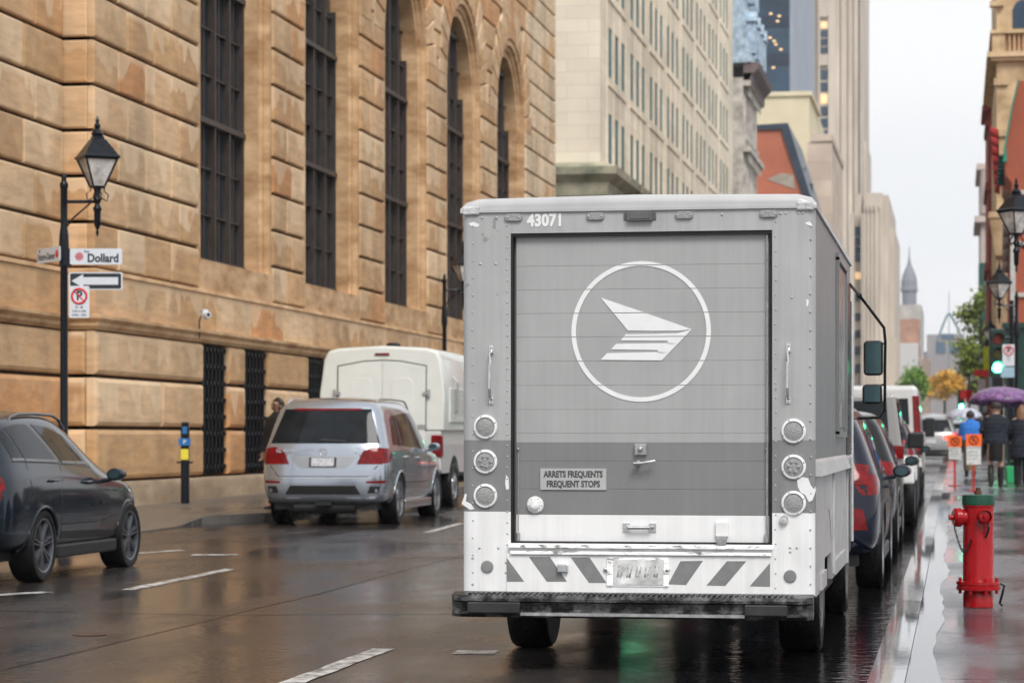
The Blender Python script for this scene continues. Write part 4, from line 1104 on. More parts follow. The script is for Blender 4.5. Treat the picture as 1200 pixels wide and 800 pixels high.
mb = MB(); mb.lathe([(.026, 0), (.026, .02), (.02, .03), (.001, .031)], (rx(919), .0, rz(608)), (0, -1, 0), 16); mb.build('small_lamp', CHROME, tr, smooth=40)
# scraped paint patches
blob = pp([(934, 562), (940, 558.5), (947, 560), (950, 568), (954, 573), (955.5, 569), (956, 575), (952, 586), (948, 588), (944, 580), (938, 576), (935, 570)])
vinyl([blob], DECW, 'paint_scrape', -.0005, .001, False, tr)
for q in ([(541, 590), (545, 578), (547, 579), (546, 587), (552, 590), (556, 596), (551, 597)], [(593, 556), (596, 560), (596.5, 572), (593.5, 575), (592, 566)], [(549, 262), (555, 260), (562, 263), (560, 266), (552, 265)], [(943, 261), (950, 259), (952, 265), (947, 264)], [(945, 350), (948, 352), (947, 358), (945, 359)]):
    vinyl([pp(q)], DECW, 'paint_chip', -.0005, .0008, False, tr)
# rivets
mb = MB()
def dome(x, z, r=.006, y=0.0): mb.lathe([(r, -.001), (r*.8, .003), (r*.3, .0055), (.0005, .006)], (x, y, z), (0, -1, 0), 7)
random.seed(3)
for px, y0, y1, st in ((554, 262, 690, 20.5), (594.5, 262, 690, 13), (909, 262, 690, 17), (950, 262, 690, 21)):
    y = y0
    while y < y1: dome(rx(px)+random.uniform(-.002, .002), rz(y)); y += st
for px in (565, 582, 915, 921, 936, 941): dome(rx(px), rz(252.5), .009)
for px, py in ((563, 307), (581, 307), (928, 350), (846, 253), (926, 640), (934, 640), (926, 645), (562, 643), (584, 643), (554, 655), (554, 686), (593, 660), (593, 672)): dome(rx(px), rz(py), .009)
rv = mb.build('rivets', TGREY, tr, smooth=40); rv['kind'] = 'stuff'
# sill lip and lower panel
SILL = M('rust_streaked_white', (.30, .28, .26), .5, var=.35, scale=22, col2=(.78, .78, .77), thr=(.36, .47), bump=.3, bscale=40, stretch=(.5, 1, 1.6))
mb = MB(); mb.box(dl-.01, dr_+.005, -.03, .0, rz(642.5), rz(638.5)); mb.box(dl-.0, dr_-.005, -.022, -.0, rz(650), rz(646))
mb.build('door_sill', SILL, tr, bevel=.003)
mb = MB(); mb.box(rx(594), rx(903.5), -.006, 0, rz(695), rz(651)); lp_ = mb.build('lower_panel', livery('lower_panel_white', WH, WH, WH, 0, 0, .4, .4, True), tr, bevel=.002)
par = [[(594, 653), (594, 681), (614.5, 681)], [(620, 652), (644.5, 652), (664.5, 681), (641, 681)], [(669, 652.5), (691, 652.5), (711, 682.5), (690.5, 682.5)],
       [(783, 684), (797.5, 657), (824, 656.5), (804, 685)], [(828, 685.5), (852, 657), (874.8, 657), (850, 686)], [(878.5, 686.5), (902.5, 659), (902.5, 687)]]
for q in par: vinyl([pp(q)], DECG, 'hazard_stripe', -.0062, .0008, False, tr)
mb = MB(); mb.box(rx(654), rx(666.5), -.035, -.006, rz(671), rz(661)); mb.build('plate_lamp', CHROME, tr, bevel=.006)
for px, py in ((571, 665), (926, 673)):
    mb = MB(); mb.lathe([(.037, 0), (.037, .008), (.033, .012), (.001, .013)], (rx(px), 0, rz(py)), (0, -1, 0), 20); mb.build('reflector', DECG, tr, smooth=40)
# licence plate, its figures worn away
mb = MB(); mb.box(rx(713), rx(783), -.012, -.0065, rz(686.5), rz(653)); mb.box(rx(711.5), rx(718), -.0168, -.0122, rz(686), rz(654)); mb.box(rx(778), rx(784), -.0168, -.0122, rz(686), rz(654)); pf = mb.build('plate_holder', SILL, tr)
mb = MB(); mb.box(rx(719), rx(777.5), -.016, -.0121, rz(685), rz(655)); npl = mb.build('licence_plate', M('dirty_plate', (.45, .45, .45), .5, var=.2, scale=14, col2=(.72, .72, .72)), tr, bevel=.002)
for i in range(5):
    a = 723+i*10.6
    vinyl([pp([(a, 676), (a+2, 662), (a+3.6, 662), (a+3.2, 676)]), pp([(a+3.2, 676), (a+7, 663), (a+8.4, 664), (a+5.2, 677)])], M('smudged_figures', (.2, .2, .2), .6, var=.5, scale=40, col2=(.5, .5, .5)), 'plate_figures', -.0163, .0006, False, npl)
for px in (710, 782.5): 
    mb = MB(); mb.ball((rx(px), -.012, rz(667)), .014, 8); mb.build('bolt', CHROME, tr)
# bumper
mb = MB(); bz0, bz1 = rz(722), rz(694); bx0, bx1 = rx(534), rx(954)
prof = [(-.20, bz1-.012), (-.215, bz1-.03), (-.215, bz1-.045), (-.19, bz1-.055), (-.185, bz0+.05), (-.205, bz0+.035), (-.21, bz0+.02), (-.19, bz0), (-.12, bz0), (.0, bz0+.02), (.0, bz1)]
def bring(x, sc): return [mb.b.verts.new((x, y*sc, z)) for y, z in prof]
mb.loft([bring(bx0, .55), bring(bx0+.03, .85), bring(bx0+.08, 1), bring(bx1-.08, 1), bring(bx1-.03, .85), bring(bx1, .55)])
for i in range(60):
    xx = bx0+.12+i*(bx1-bx0-.24)/59; mb.box(xx-.006, xx+.006, -.195, -.05, bz1-.010, bz1+.0015)
bp_ = mb.build('bumper', RUST, tr, smooth=30)
for a, b in ((556, 617), (876, 926)):
    mb = MB(); mb.box(rx(a), rx(b), -.235, -.19, rz(717), rz(704)); mb.build('step_pad', M('rubber_pad', (.03, .03, .03), .35, var=.4, scale=9), bp_, bevel=.008)
mb = MB(); mb.box(rx(617), rx(876), -.212, -.2045, rz(719.5), rz(716)); mb.build('bumper_strip', GALV, bp_)
# chassis
mb = MB()
for s in (-1, 1): mb.box(s*.42-.04, s*.42+.04, .14, 5.6, .42, .58)
for y in (.1, 1.2, 2.2, 3.4, 4.6): mb.box(-.4, .4, y, y+.08, .44, .55)
mb.cyl((-.9, AR, .37), (.9, AR, .37), .055); mb.ball((-.12, AR-.02, .37), .17, 12)
mb.cyl((.5, .3, .36), (.5, 1.0, .38), .11, n=12); mb.box(.25, .95, 2.3, 4.2, .3, .58)
mb.box(-.95, -.7, 2.4, 3.6, .3, .55)
mb.cyl((-.12, AR, .37), (0, 4.5, .5), .04)
for s in (-1, 1): mb.box(s*.62-.035, s*.62+.035, AR-.6, AR+.6, .30, .35)
mb.build('chassis', M('underbody_grime', (.010, .009, .009), .7, var=.4, scale=7), tr)
for s in (-1, 1):
    wheel(tr, s*(HW-.17), AR, .375, .375, .26, s, STEELW, 5, .6)
    wheel(tr, s*(HW-.14), 5.25, .375, .375, .22, s, STEELW, 5, .6)
for s in (-1, 1):
    mb = MB(); mb.box(s*(HW-.22)-.14, s*(HW-.22)+.14, AR-.50, AR-.485, .25, .6); mb.build('mud_flap', RUBBER, tr)
# mirrors
MY = 20.4-TY
def mp_(px, py): 
    d = dX(px, -.62) if False else 20.45
    x, y = at(px, d); return (x-TX, y-TY, zat(py, d))
mb = MB(); mb.tube([(HW, L-.1, zat(336, 20.2)), mp_(1007, 346), mp_(1024, 368), mp_(1036, 384), mp_(1037.5, 400), mp_(1037, 430), mp_(1037, 480), mp_(1031, 489), mp_(1004, 490), (HW, L-.1, zat(489, 20.2))], .012, 8)
mb.tube([mp_(1037, 402), mp_(1030, 404)], .01); mb.tube([mp_(1037, 450), mp_(1030, 452)], .01); mb.ball(mp_(1007, 346), .022, 8)
arm = mb.build('mirror_arm', IRON, tr, smooth=40)
for (a, b, c, e) in ((1012, 1035, 399, 440), (1010.5, 1034, 450, 473)):
    mb = MB(); p0, p1 = mp_(a, e), mp_(b, c)
    mb.box(p0[0], p1[0], p0[1]-.03, p0[1]+.04, p0[2], p1[2]); o = mb.build('mirror', IRON, tr, bevel=.03)
    mb = MB(); mb.box(p0[0]+.016, p1[0]-.016, p0[1]-.034, p0[1]-.0305, p0[2]+.016, p1[2]-.016); mb.build('mirror_glass', M('mirror_silver', (.05, .09, .10), .04, .6), o)
# ================================================================== cars
BLACKP = M('black_trim', (.014, .014, .015), .45, var=.3, scale=9)
CARGL = M('car_glass', (.012, .015, .018), .06, var=.5, scale=2.5, rvar=.03, spec=.2)
REDL = M('red_lamp', (.16, .001, .003), .10, var=.5, scale=14, rvar=.03, spec=.35)
REDLIT = EM('lit_brake_lamp', (1, .05, .03), 2.2)
PLATE = M('white_plate', (.40, .41, .45), .4, var=.1, scale=26, col2=(.52, .52, .55), thr=(.4, .55))
CRD = M('car_chrome', (.6, .61, .63), .16, .9, .1, 10)

def car_shell(st, paint, arches, r_arch, W):
    b = bmesh.new(); n = 9
    def rows(s):
        yb, yt, zb, zs, zt, wf, wt = s; h = zt-zs
        P = [(0, zb, .1), (wf*.8, zb, .05), (wf*.97, zb+.09, -.05), (wf, zb+(zs-zb)*.52, -.08), (wf*.985, zs-.03, .1), (wf*.945, zs+.06*h+.01, .18), (wt+.02, zt-.2*h, .86), (wt*.86, zt-.05*h, 1), (0, zt, .98)]
        return [(x, yb+(yt-yb)*f, z) for x, z, f in P]
    Rr = []; Ll = []
    for s in st:
        p = rows(s); r = [b.verts.new(q) for q in p]
        l = [r[0]]+[b.verts.new((-x, y, z)) for x, y, z in p[1:-1]]+[r[-1]]
        Rr.append(r); Ll.append(l)
    for a, c in zip(Rr, Rr[1:]):
        for j in range(n-1): b.faces.new([a[j], c[j], c[j+1], a[j+1]])
    for a, c in zip(Ll, Ll[1:]):
        for j in range(n-1): b.faces.new([a[j+1], c[j+1], c[j], a[j]])
    for idx, bul in ((0, -.05), (-1, .05)):
        r, l = Rr[idx], Ll[idx]
        C = {1: r[0], n-2: r[-1]}
        for j in range(2, n-2): C[j] = b.verts.new((0, r[j].co.y+bul, r[j].co.z))
        for j in range(1, n-2):
            b.faces.new([r[j], r[j+1], C[j+1], C[j]]); b.faces.new([l[j], C[j], C[j+1], l[j+1]])
    bmesh.ops.recalc_face_normals(b, faces=b.faces)
    me = bpy.data.meshes.new('body'); b.to_mesh(me); b.free()
    me.materials.append(paint); me.materials.append(HUBD)
    o = bpy.data.objects.new('body', me); COL.objects.link(o)
    q = o.modifiers.new('s', 'SUBSURF'); q.levels = 3; q.render_levels = 3
    dg = bpy.context.evaluated_depsgraph_get()
    solid = bpy.data.meshes.new_from_object(o.evaluated_get(dg)); o.modifiers.clear(); o.data = solid
    bvh_b = bmesh.new(); bvh_b.from_mesh(solid); bvh = BVHTree.FromBMesh(bvh_b); bvh_b.free()
    cuts = []
    for y in arches:
        for s in (-1, 1):
            m = MB(); m.m = 1; m.cyl((s*(W/2-.34), y, r_arch*.9), (s*(W/2+.2), y, r_arch*.9), r_arch*1.12, n=40)
            c = m.build('cut', [paint, HUBD]); cuts.append(c)
            q = o.modifiers.new('b', 'BOOLEAN'); q.operation = 'DIFFERENCE'; q.solver = 'EXACT'; q.object = c
    dg = bpy.context.evaluated_depsgraph_get(); dg.update()
    out = bpy.data.meshes.new_from_object(o.evaluated_get(dg)); o.modifiers.clear(); o.data = out
    for c in cuts: bpy.data.objects.remove(c)
    out.polygons.foreach_set('use_smooth', [True]*len(out.polygons)); out.set_sharp_from_angle(angle=R(50))
    return o, bvh
def decal(bvh, poly, mode, mat, name, parent, off=.004, depth=.012, cell=.05, shift=(0, 0)):
    """a curved panel that follows the body: poly in (x,z) for rear/front, (y,z) for side, (x,y) for top"""
    t = bmesh.new()
    fc = t.faces.new([t.verts.new((p[0]+shift[0], p[1]+shift[1], 0)) for p in poly])
    xs = [p[0]+shift[0] for p in poly]; ys = [p[1]+shift[1] for p in poly]
    for ax, lo, hi in ((0, min(xs), max(xs)), (1, min(ys), max(ys))):
        k = lo+cell
        while k < hi-1e-4:
            no = [0, 0, 0]; no[ax] = 1; co = [0, 0, 0]; co[ax] = k
            bmesh.ops.bisect_plane(t, geom=t.verts[:]+t.edges[:]+t.faces[:], plane_co=co, plane_no=no); k += cell
    D = {'rear': ((0, -4, 0), (0, 1, 0)), 'front': ((0, 9, 0), (0, -1, 0)), 'right': ((4, 0, 0), (-1, 0, 0)), 'left': ((-4, 0, 0), (1, 0, 0)), 'top': ((0, 0, 5), (0, 0, -1))}[mode]
    d = Vector(D[1]); last = None; miss = []
    for v in t.verts:
        a, c = v.co.x, v.co.y
        q = {'rear': (a, 0, c), 'front': (a, 0, c), 'right': (0, a, c), 'left': (0, a, c), 'top': (a, c, 0)}[mode]
        o = Vector(q)+Vector(D[0])
        h = bvh.ray_cast(o, d)
        if h[0] is None: miss.append((v, o)); continue
        v.co = h[0]-d*off; last = v.co.copy()
    for v, o in miss:
        ok = [w for w in t.verts if all(w is not m[0] for m in miss)]
        if ok: 
            w = min(ok, key=lambda w: (Vector((w.co.y if mode in ('right', 'left') else w.co.x, w.co.y if mode == 'top' else w.co.z))-Vector(v.co.xy)).length)
            v.co = w.co.copy()
    bmesh.ops.recalc_face_normals(t, faces=t.faces[:])
    if t.faces and sum((f.normal.dot(d) for f in t.faces)) > 0: bmesh.ops.reverse_faces(t, faces=t.faces[:])
    be = [e for e in t.edges if e.is_boundary]
    r = bmesh.ops.extrude_edge_only(t, edges=be)
    for v in r['geom']:
        if isinstance(v, bmesh.types.BMVert): v.co += d*depth
    me = bpy.data.meshes.new(name); t.to_mesh(me); t.free(); me.materials.append(mat)
    me.polygons.foreach_set('use_smooth', [True]*len(me.polygons)); me.set_sharp_from_angle(angle=R(35))
    o = bpy.data.objects.new(name, me); COL.objects.link(o); o.parent = parent
    return o
def mir(poly): return [(-x, z) for x, z in poly]
def seam(bvh, pts, mode, mat, parent, name='panel_gap', w=.006, off=.0015):
    """thin groove line following the body through the given points"""
    polys = []
    for (a, b), (c, e) in zip(pts, pts[1:]):
        v = Vector((c-a, e-b)).normalized()*w; nn = (-v.y, v.x)
        polys.append([(a+nn[0], b+nn[1]), (a-nn[0], b-nn[1]), (c-nn[0], e-nn[1]), (c+nn[0], e+nn[1])])
    objs = [decal(bvh, p, mode, mat, name, None, off, .004, .12) for p in polys]
    bm = bmesh.new()
    for o in objs: bm.from_mesh(o.data); m_ = o.data; bpy.data.objects.remove(o); bpy.data.meshes.remove(m_)
    me = bpy.data.meshes.new(name); bm.to_mesh(me); bm.free(); me.materials.append(mat)
    o = bpy.data.objects.new(name, me); COL.objects.link(o); o.parent = parent; return o

def car(name, label, cat, loc, rz, S, paint, group=None, rimmat=ALU, detail=2):
    t = thing(name, label, cat, loc, rz, group)
    body, bvh = car_shell(S['st'], paint, S['axles'], S['r'], S['W']); body.parent = t
    for s in (-1, 1):
        for y in S['axles']: wheel(t, s*(S['W']/2-S.get('ww', .24)/2-.02), y, S['r'], S['r'], S.get('ww', .24), s, rimmat, S.get('spokes', 5), S.get('rr', .68))
    m2 = 'right'
    for k, pl in enumerate(S['side']):
        decal(bvh, pl, 'right', CARGL, 'side_window', t, .004, .02, .06); decal(bvh, pl, 'left', CARGL, 'side_window', t, .004, .02, .06)
    decal(bvh, S['rearwin'], 'rear', CARGL, 'rear_window', t, .004, .02, .06)
    yc = S['cowl']; decal(bvh, [(-.6, yc[0]), (.6, yc[0]), (.52, yc[1]), (-.52, yc[1])], 'top', CARGL, 'windscreen', t, .004, .02, .08)
    for pl in S['tail']:
        decal(bvh, pl, 'rear', S.get('tailmat', REDL), 'tail_light', t, .008, .02, .04)
        decal(bvh, mir(pl), 'rear', S.get('tailmat', REDL), 'tail_light', t, .008, .02, .04)
    if 'tailside' in S:
        for md in ('right', 'left'): decal(bvh, S['tailside'], md, REDL, 'tail_light', t, .006, .02, .04)
    px_, pz = S['plate']
    p = decal(bvh, [(-.17+px_, pz-.06), (.17+px_, pz-.06), (.17+px_, pz+.06), (-.17+px_, pz+.06)], 'rear', PLATE, 'licence_plate', t, .012, .012, .2)
    for pl in S.get('black', []): decal(bvh, pl, 'rear', BLACKP, 'bumper_insert', t, .004, .012, .08)
    if detail > 1:
        for sm_ in S.get('seams', []): seam(bvh, sm_, 'right', BLACKP, t); seam(bvh, sm_, 'left', BLACKP, t)
        for sm_ in S.get('rseams', []): seam(bvh, sm_, 'rear', BLACKP, t)
        for sgn in (1, -1):
            for hy, hz in S.get('handles', []):
                h = bvh.ray_cast(Vector((sgn*4, hy, hz)), Vector((-sgn, 0, 0)))
                if h[0]:
                    mb = MB(); x = h[0].x; mb.tube([(x-sgn*.01, hy-.09, hz), (x+sgn*.03, hy-.07, hz), (x+sgn*.035, hy+.07, hz), (x-sgn*.01, hy+.09, hz)], .013, 6); mb.build('door_handle', S.get('handlemat', paint), t, smooth=50)
            # arch lips
            for y in S['axles']:
                mb = MB(); pts = []
                ra = S['r']*1.15
                for i in range(21):
                    a = PI*(-.06+1.12*i/20); yy, zz = y+ra*math.cos(a), S['r']*.9+ra*math.sin(a)
                    h = bvh.ray_cast(Vector((sgn*4, yy, zz)), Vector((-sgn, 0, 0)))
                    if h[0]: pts.append((h[0].x-sgn*.004, yy, zz))
                if len(pts) > 4: mb.tube(pts, S.get('lip', .022)*.6, 6).build('wheel_arch', S.get('lipmat', paint), t, smooth=50)
            # sill
            y0, y1 = S['axles'][0]+S['r']*1.15, S['axles'][1]-S['r']*1.15
            mb = MB(); zz = S['st'][3][2]
            mb.box(*sorted((sgn*(S['W']/2-.12), sgn*(S['W']/2-.03))), y0+.02, y1-.02, zz-.03, zz+.10); mb.build('sill', S.get('sillmat', BLACKP), t, bevel=.02)
    for sgn in (1, -1):      # mirrors
        my, mz = S['mirror']; mb = MB(); x = S['W']/2
        mb.loft([mb.ring((sgn*(x+.10), my-.07, mz), (0, 1, 0), .07, 12, .05), mb.ring((sgn*(x+.10), my-.05, mz), (0, 1, 0), .085, 12, .065), mb.ring((sgn*(x+.12), my+.04, mz), (0, 1, 0), .08, 12, .06), mb.ring((sgn*(x+.10), my+.12, mz), (0, 1, 0), .06, 12, .04)])
        mb.tube([(sgn*(x-.06), my+.03, mz-.07), (sgn*(x+.05), my+.02, mz-.05)], .025, 6)
        o = mb.build('mirror', S.get('mirrormat', paint), t, smooth=50)
        mb = MB(); mb.loft([mb.ring((sgn*(x+.10), my-.0735, mz), (0, 1, 0), .062, 12, .042), mb.ring((sgn*(x+.10), my-.0705, mz), (0, 1, 0), .062, 12, .042)]); mb.build('mirror_glass', bpy.data.materials['mirror_silver'], o)
    if 'rails' in S:
        y0, y1, x, z = S['rails']
        hh = bvh.ray_cast(Vector((x, (y0+y1)/2, 5)), Vector((0, 0, -1)))[0]; z = hh.z+.012
        for s in (-1, 1):
            mb = MB(); mb.tube([(s*(x+.01), y0, z-.10), (s*x, y0+.10, z-.02), (s*x, y0+.3, z+.012), (s*x, (y0+y1)/2, z+.02), (s*x, y1-.3, z+.008), (s*x, y1-.12, z-.035), (s*(x+.01), y1, z-.13)], .015, 8)
            mb.build('roof_rail', S.get('railmat', CRD), t, smooth=50)
    return t, bvh

def side_pts(X, y0, zoff, lst):
    out = []
    for px, py in lst:
        d = dX(px, X); out.append((yX(px, X)-y0, zat(py, d)-zoff))
    return out
# ---- charcoal compact SUV on the left
AX, AY = -9.42, 22.2
CHAR = rain_paint('charcoal_wet_paint', (.013, .020, .030), .15, .3, coat=.35)
sa = lambda l: side_pts(-8.56, AY, .02, l)
S = dict(W=1.84, r=.35, axles=(.98, 3.56), ww=.25, spokes=7, rr=.74, cowl=(3.02, 2.5),
  st=[(.04, .42, .36, .98, 1.50, .80, .57), (.22, .55, .28, 1.0, 1.59, .895, .63), (.8, .9, .25, 1.0, 1.645, .915, .66), (1.7, 1.7, .24, .98, 1.66, .915, .67), (2.35, 2.2, .24, .96, 1.61, .915, .63), (3.05, 3.0, .24, .94, 1.06, .905, .74), (3.7, 3.7, .26, .90, .99, .875, .66), (4.15, 4.14, .3, .76, .84, .78, .52), (4.36, 4.35, .38, .6, .66, .6, .35)],
  side=[sa([(23.4, 536), (22.8, 512), (28, 500), (34.5, 536)]), sa([(35.5, 536.5), (29.5, 499), (41, 495), (52, 495), (70.5, 538)]), sa([(76, 539), (57.5, 495), (72, 498), (90, 508), (103, 524), (108, 540)])],
  rearwin=[(-.58, 1.03), (.58, 1.03), (.50, 1.38), (-.50, 1.38)], tail=[[(.42, .80), (.80, .80), (.80, .96), (.48, .97)], [(.5, .47), (.78, .47), (.78, .53), (.5, .53)]],
  tailside=sa([(-8, 554), (11.5, 553), (11, 571), (8, 574), (-8, 575)]),
  plate=(0, .78), seams=[sa([(35, 537), (33, 560), (36, 580)]), sa([(73, 539), (67.5, 575), (67, 614), (68, 632)]), sa([(109, 541), (117, 570), (117, 600), (112, 628)]), sa([(-6, 538), (60, 540), (110, 545)]), sa([(66, 612), (112, 608), (134, 600)])],
  handles=[(sa([(58.5, 560.5)])[0]), (sa([(97.5, 562)])[0])], mirror=(2.72, 1.0), rails=(.75, 2.3, .60, 1.62), railmat=M('grey_rail', (.2, .21, .22), .3, .8), lip=.026, lipmat=CHAR)
audi, abv = car('compact_suv', 'charcoal grey compact SUV with dark alloy wheels cut by the left edge', 'car', (AX, AY, .004), 0, S, CHAR, rimmat=ALUD)
decal(abv, [(1.45, .40), (3.1, .36), (3.1, .43), (1.45, .47)], 'right', BLACKP, 'side_trim', audi, .006)
for k, pl in enumerate(S['side']):      # bright window line
    seam(abv, [pl[0], pl[-1]], 'right', bpy.data.materials['grey_rail'], audi, 'window_trim', .012, .006)
mb = MB(); mb.box(-.7, .7, .1, 4.0, .22, .34); mb.build('underbody', HUBD, audi)

# ---- silver full size SUV
SX0, SD = -9.03, 36.4
sgz = gz(36)
SIL = rain_paint('silver_wet_paint', (.38, .42, .48), .2, .75)
syr = 36.05
def rp(l):
    out = []
    for px, py in l:
        d = 36.4; out.append(((at(px, d)[0]-SX0), zat(py, d)-sgz))
    return out
rshift = lambda l, dx=0: [(x+dx, z) for x, z in l]
S2 = dict(W=1.93, r=.385, axles=(1.02, 4.08), ww=.275, spokes=5, rr=.66, cowl=(3.7, 3.02),
  st=[(.02, .40, .34, 1.10, 1.82, .88, .70), (.20, .52, .28, 1.12, 1.87, .955, .75), (.95, 1.0, .26, 1.12, 1.90, .965, .77), (2.3, 2.3, .25, 1.09, 1.91, .965, .77), (3.0, 2.85, .25, 1.07, 1.86, .965, .75), (3.78, 3.7, .26, 1.04, 1.16, .95, .80), (4.5, 4.5, .28, .98, 1.08, .92, .72), (4.95, 4.93, .33, .82, .92, .84, .58), (5.12, 5.1, .42, .68, .74, .7, .42)],
  side=[[(.62, 1.18), (1.22, 1.16), (1.22, 1.60), (1.05, 1.62), (.84, 1.56)], [(1.29, 1.16), (2.16, 1.13), (2.16, 1.66), (1.29, 1.62)], [(2.24, 1.13), (3.32, 1.10), (3.30, 1.17), (2.78, 1.58), (2.55, 1.65), (2.24, 1.66)]],
  rearwin=[(-.81, 1.20), (.81, 1.20), (.79, 1.26), (.64, 1.70), (-.64, 1.70), (-.79, 1.26)],
  tail=[[(.50, .90), (.86, .90), (.90, 1.0), (.88, 1.13), (.72, 1.15), (.58, 1.08)]],
  tailside=[(.03, .90), (.30, .93), (.42, 1.04), (.34, 1.13), (.05, 1.13)],
  plate=(0, .93), black=[[(-.56, .46), (.56, .46), (.48, .59), (-.48, .59)], [(-.90, .48), (-.66, .48), (-.69, .58), (-.90, .58)], [(.90, .48), (.66, .48), (.69, .58), (.90, .58)]],
  seams=[[(1.26, 1.14), (1.24, .95), (1.40, .62)], [(2.20, 1.12), (2.20, .4)], [(3.30, 1.08), (3.36, .4)], [(.3, .80), (.5, .78)], [(1.4, .62), (3.35, .60)]],
  rseams=[[(-.66, .72), (.66, .72)], [(-.66, .72), (-.80, .88)], [(.66, .72), (.80, .88)]],
  handles=[(1.42, 1.0), (2.36, .98)], mirror=(3.12, 1.14), rails=(.55, 3.0, .66, 1.88), lip=.03, lipmat=SIL, sillmat=CRD, handlemat=CRD)
suv, sbv = car('silver_suv', 'large silver SUV with red tail lights parked at the kerb by the bank', 'car', (SX0, syr, sgz), R(1.2), S2, SIL)
for s in (-1, 1):
    p = [(s*.64, .625), (s*.92, .625), (s*.92, .665), (s*.64, .655)]
    decal(sbv, p, 'rear', REDL, 'reflector', suv, .006)
    decal(sbv, [(s*.35, .37), (s*.55, .37), (s*.55, .40), (s*.35, .40)], 'rear', CRD, 'exhaust_trim', suv, .02)
decal(sbv, [(-.34, .84), (.34, .84), (.50, 1.01), (-.50, 1.01)], 'rear', M('silver_recess', (.34, .35, .37), .35, .5), 'plate_recess', suv, .003)
decal(sbv, [(-.2, .855), (.2, .855), (.2, .995), (-.2, .995)], 'rear', BLACKP, 'plate_frame', suv, .008)
decal(sbv, [(-.1, 1.24), (.32, 1.225), (.32, 1.24), (-.02, 1.265)], 'rear', BLACKP, 'wiper', suv, .025, .02)
decal(sbv, [(-.5, 1.68), (.5, 1.68), (.5, 1.71), (-.5, 1.71)], 'rear', REDL, 'brake_light', suv, .012)
decal(sbv, [(-.80, .70), (.80, .70), (.80, .712), (-.80, .712)], 'rear', CRD, 'bumper_trim', suv, .008, .01)
def star(parent, y, z, r):
    mb = MB(); n = 28
    pts = [(r*math.cos(2*PI*i/n), y, z+r*math.sin(2*PI*i/n)) for i in range(n+1)]
    mb.tube(pts, .006, 5)
    for a in (90, 210, 330):
        a = R(a); d = Vector((math.cos(a), 0, math.sin(a))); q = Vector((-d.z, 0, d.x)); c = Vector((0, y, z))
        mb.prism([(-1,), (0,)], lambda p, h: (0, 0, 0), 0, 0) if False else mb.face([c-q*.012, c+d*r, c+q*.012])
    mb.build('star_emblem', CRD, parent)
h = sbv.ray_cast(Vector((0, -4, 1.08)), Vector((0, 1, 0)))[0]
star(suv, h.y-.012, 1.08, .055)
h = sbv.ray_cast(Vector((-.58, -4, 1.09)), Vector((0, 1, 0)))[0]
text('model_badge', 'GL 450', .075, CRD, suv, face_mtx((-.6, h.y-.03, 1.09), (0, -1, 0)), .9, .001, .003)
mb = MB(); mb.box(-.75, .75, .15, 4.6, .24, .34); mb.cyl((-.6, 1.02, .37), (.6, 1.02, .37), .06); mb.cyl((-.45, .15, .27), (.45, .2, .27), .09); mb.box(-.12, .12, .02, .3, .3, .36); mb.build('underbody', HUBD, suv)

# ---- white pickup with service cap
PX0, PY0 = -9.80, 43.3; pgz = gz(43)
WHT = rain_paint('white_wet_gelcoat', (.66, .68, .64), .3, 0, .5)
WPICK = rain_paint('white_truck_paint', (.58, .58, .57), .3, 0, .5)
pk = thing('service_pickup', 'white pickup with a tall fibreglass service cap parked in front of the silver SUV', 'truck', (PX0, PY0, pgz), R(.6)); pk.scale = (1.07, 1, 1)
mb = MB()
def csec(y, ins=0, dz=0):
    P = [(-1.03, 1.36), (-1.03, 2.0), (-.97+ins, 2.60-dz), (-.90+ins, 2.74-dz), (-.72+ins, 2.79-dz), (0, 2.83-dz), (.72-ins, 2.79-dz), (.90-ins, 2.74-dz), (.97-ins, 2.60-dz), (1.03, 2.0), (1.03, 1.36)]
    return [mb.b.verts.new((x, y+(z-1.36)*.05 if y < .2 else y, z)) for x, z in P]
mb.loft([csec(0, .02, .03), csec(.04), csec(2.7), csec(2.8, .05, .06)]); cap_ = mb.build('service_cap', WHT, pk, smooth=35, bevel=.02)
yy = lambda z: -.006+(z-1.36)*.05
mb = MB()
def vplate(mb, poly, th, o=.0):       # slab on the sloping rear face of the cap
    vb = [mb.b.verts.new((x, yy(z)+.01-o, z)) for x, z in poly]; vf = [mb.b.verts.new((x, yy(z)-th-o, z)) for x, z in poly]
    mb.b.faces.new(vf); n = len(poly)
    for i in range(n): mb.b.faces.new([vb[i], vb[(i+1) % n], vf[(i+1) % n], vf[i]])
L_ = [(-.72, 1.0), (-.012, 1.0), (-.012, 2.56), (-.3, 2.54), (-.72, 2.46)]
for s in (-1, 1):
    m2 = MB(); vplate(m2, [(s*abs(x) if x > -.013 and False else (x if s < 0 else -x), z) for x, z in L_], .02); dd = m2.build('rear_door', WHT, pk, bevel=.008)
    m2 = MB(); vplate(m2, [(s*.16, 1.42), (s*.52, 1.42), (s*.52, 2.18), (s*.46, 2.27), (s*.22, 2.27), (s*.16, 2.2)], .008, .02); m2.build('door_panel', WHT, dd, bevel=.006)
    m2 = MB(); m2.box(*sorted((s*.68, s*.80)), yy(2.0)-.05, yy(2.0)-.02, 1.97, 2.03); m2.box(*sorted((s*.76, s*.80)), yy(2.0)-.055, yy(2.0), 1.93, 2.07); m2.build('hinge', GALV, dd, bevel=.004)
m2 = MB()
for a, b in zip([(-.735, 1.36), (-.735, 2.48), (-.3, 2.565), (0, 2.58), (.3, 2.565), (.735, 2.48)], [(-.735, 2.48), (-.3, 2.565), (0, 2.58), (.3, 2.565), (.735, 2.48), (.735, 1.36)]):
    m2.tube([(a[0], yy(a[1])-.004, a[1]), (b[0], yy(b[1])-.004, b[1])], .007, 5)
m2.build('door_gasket', BLACKP, pk)
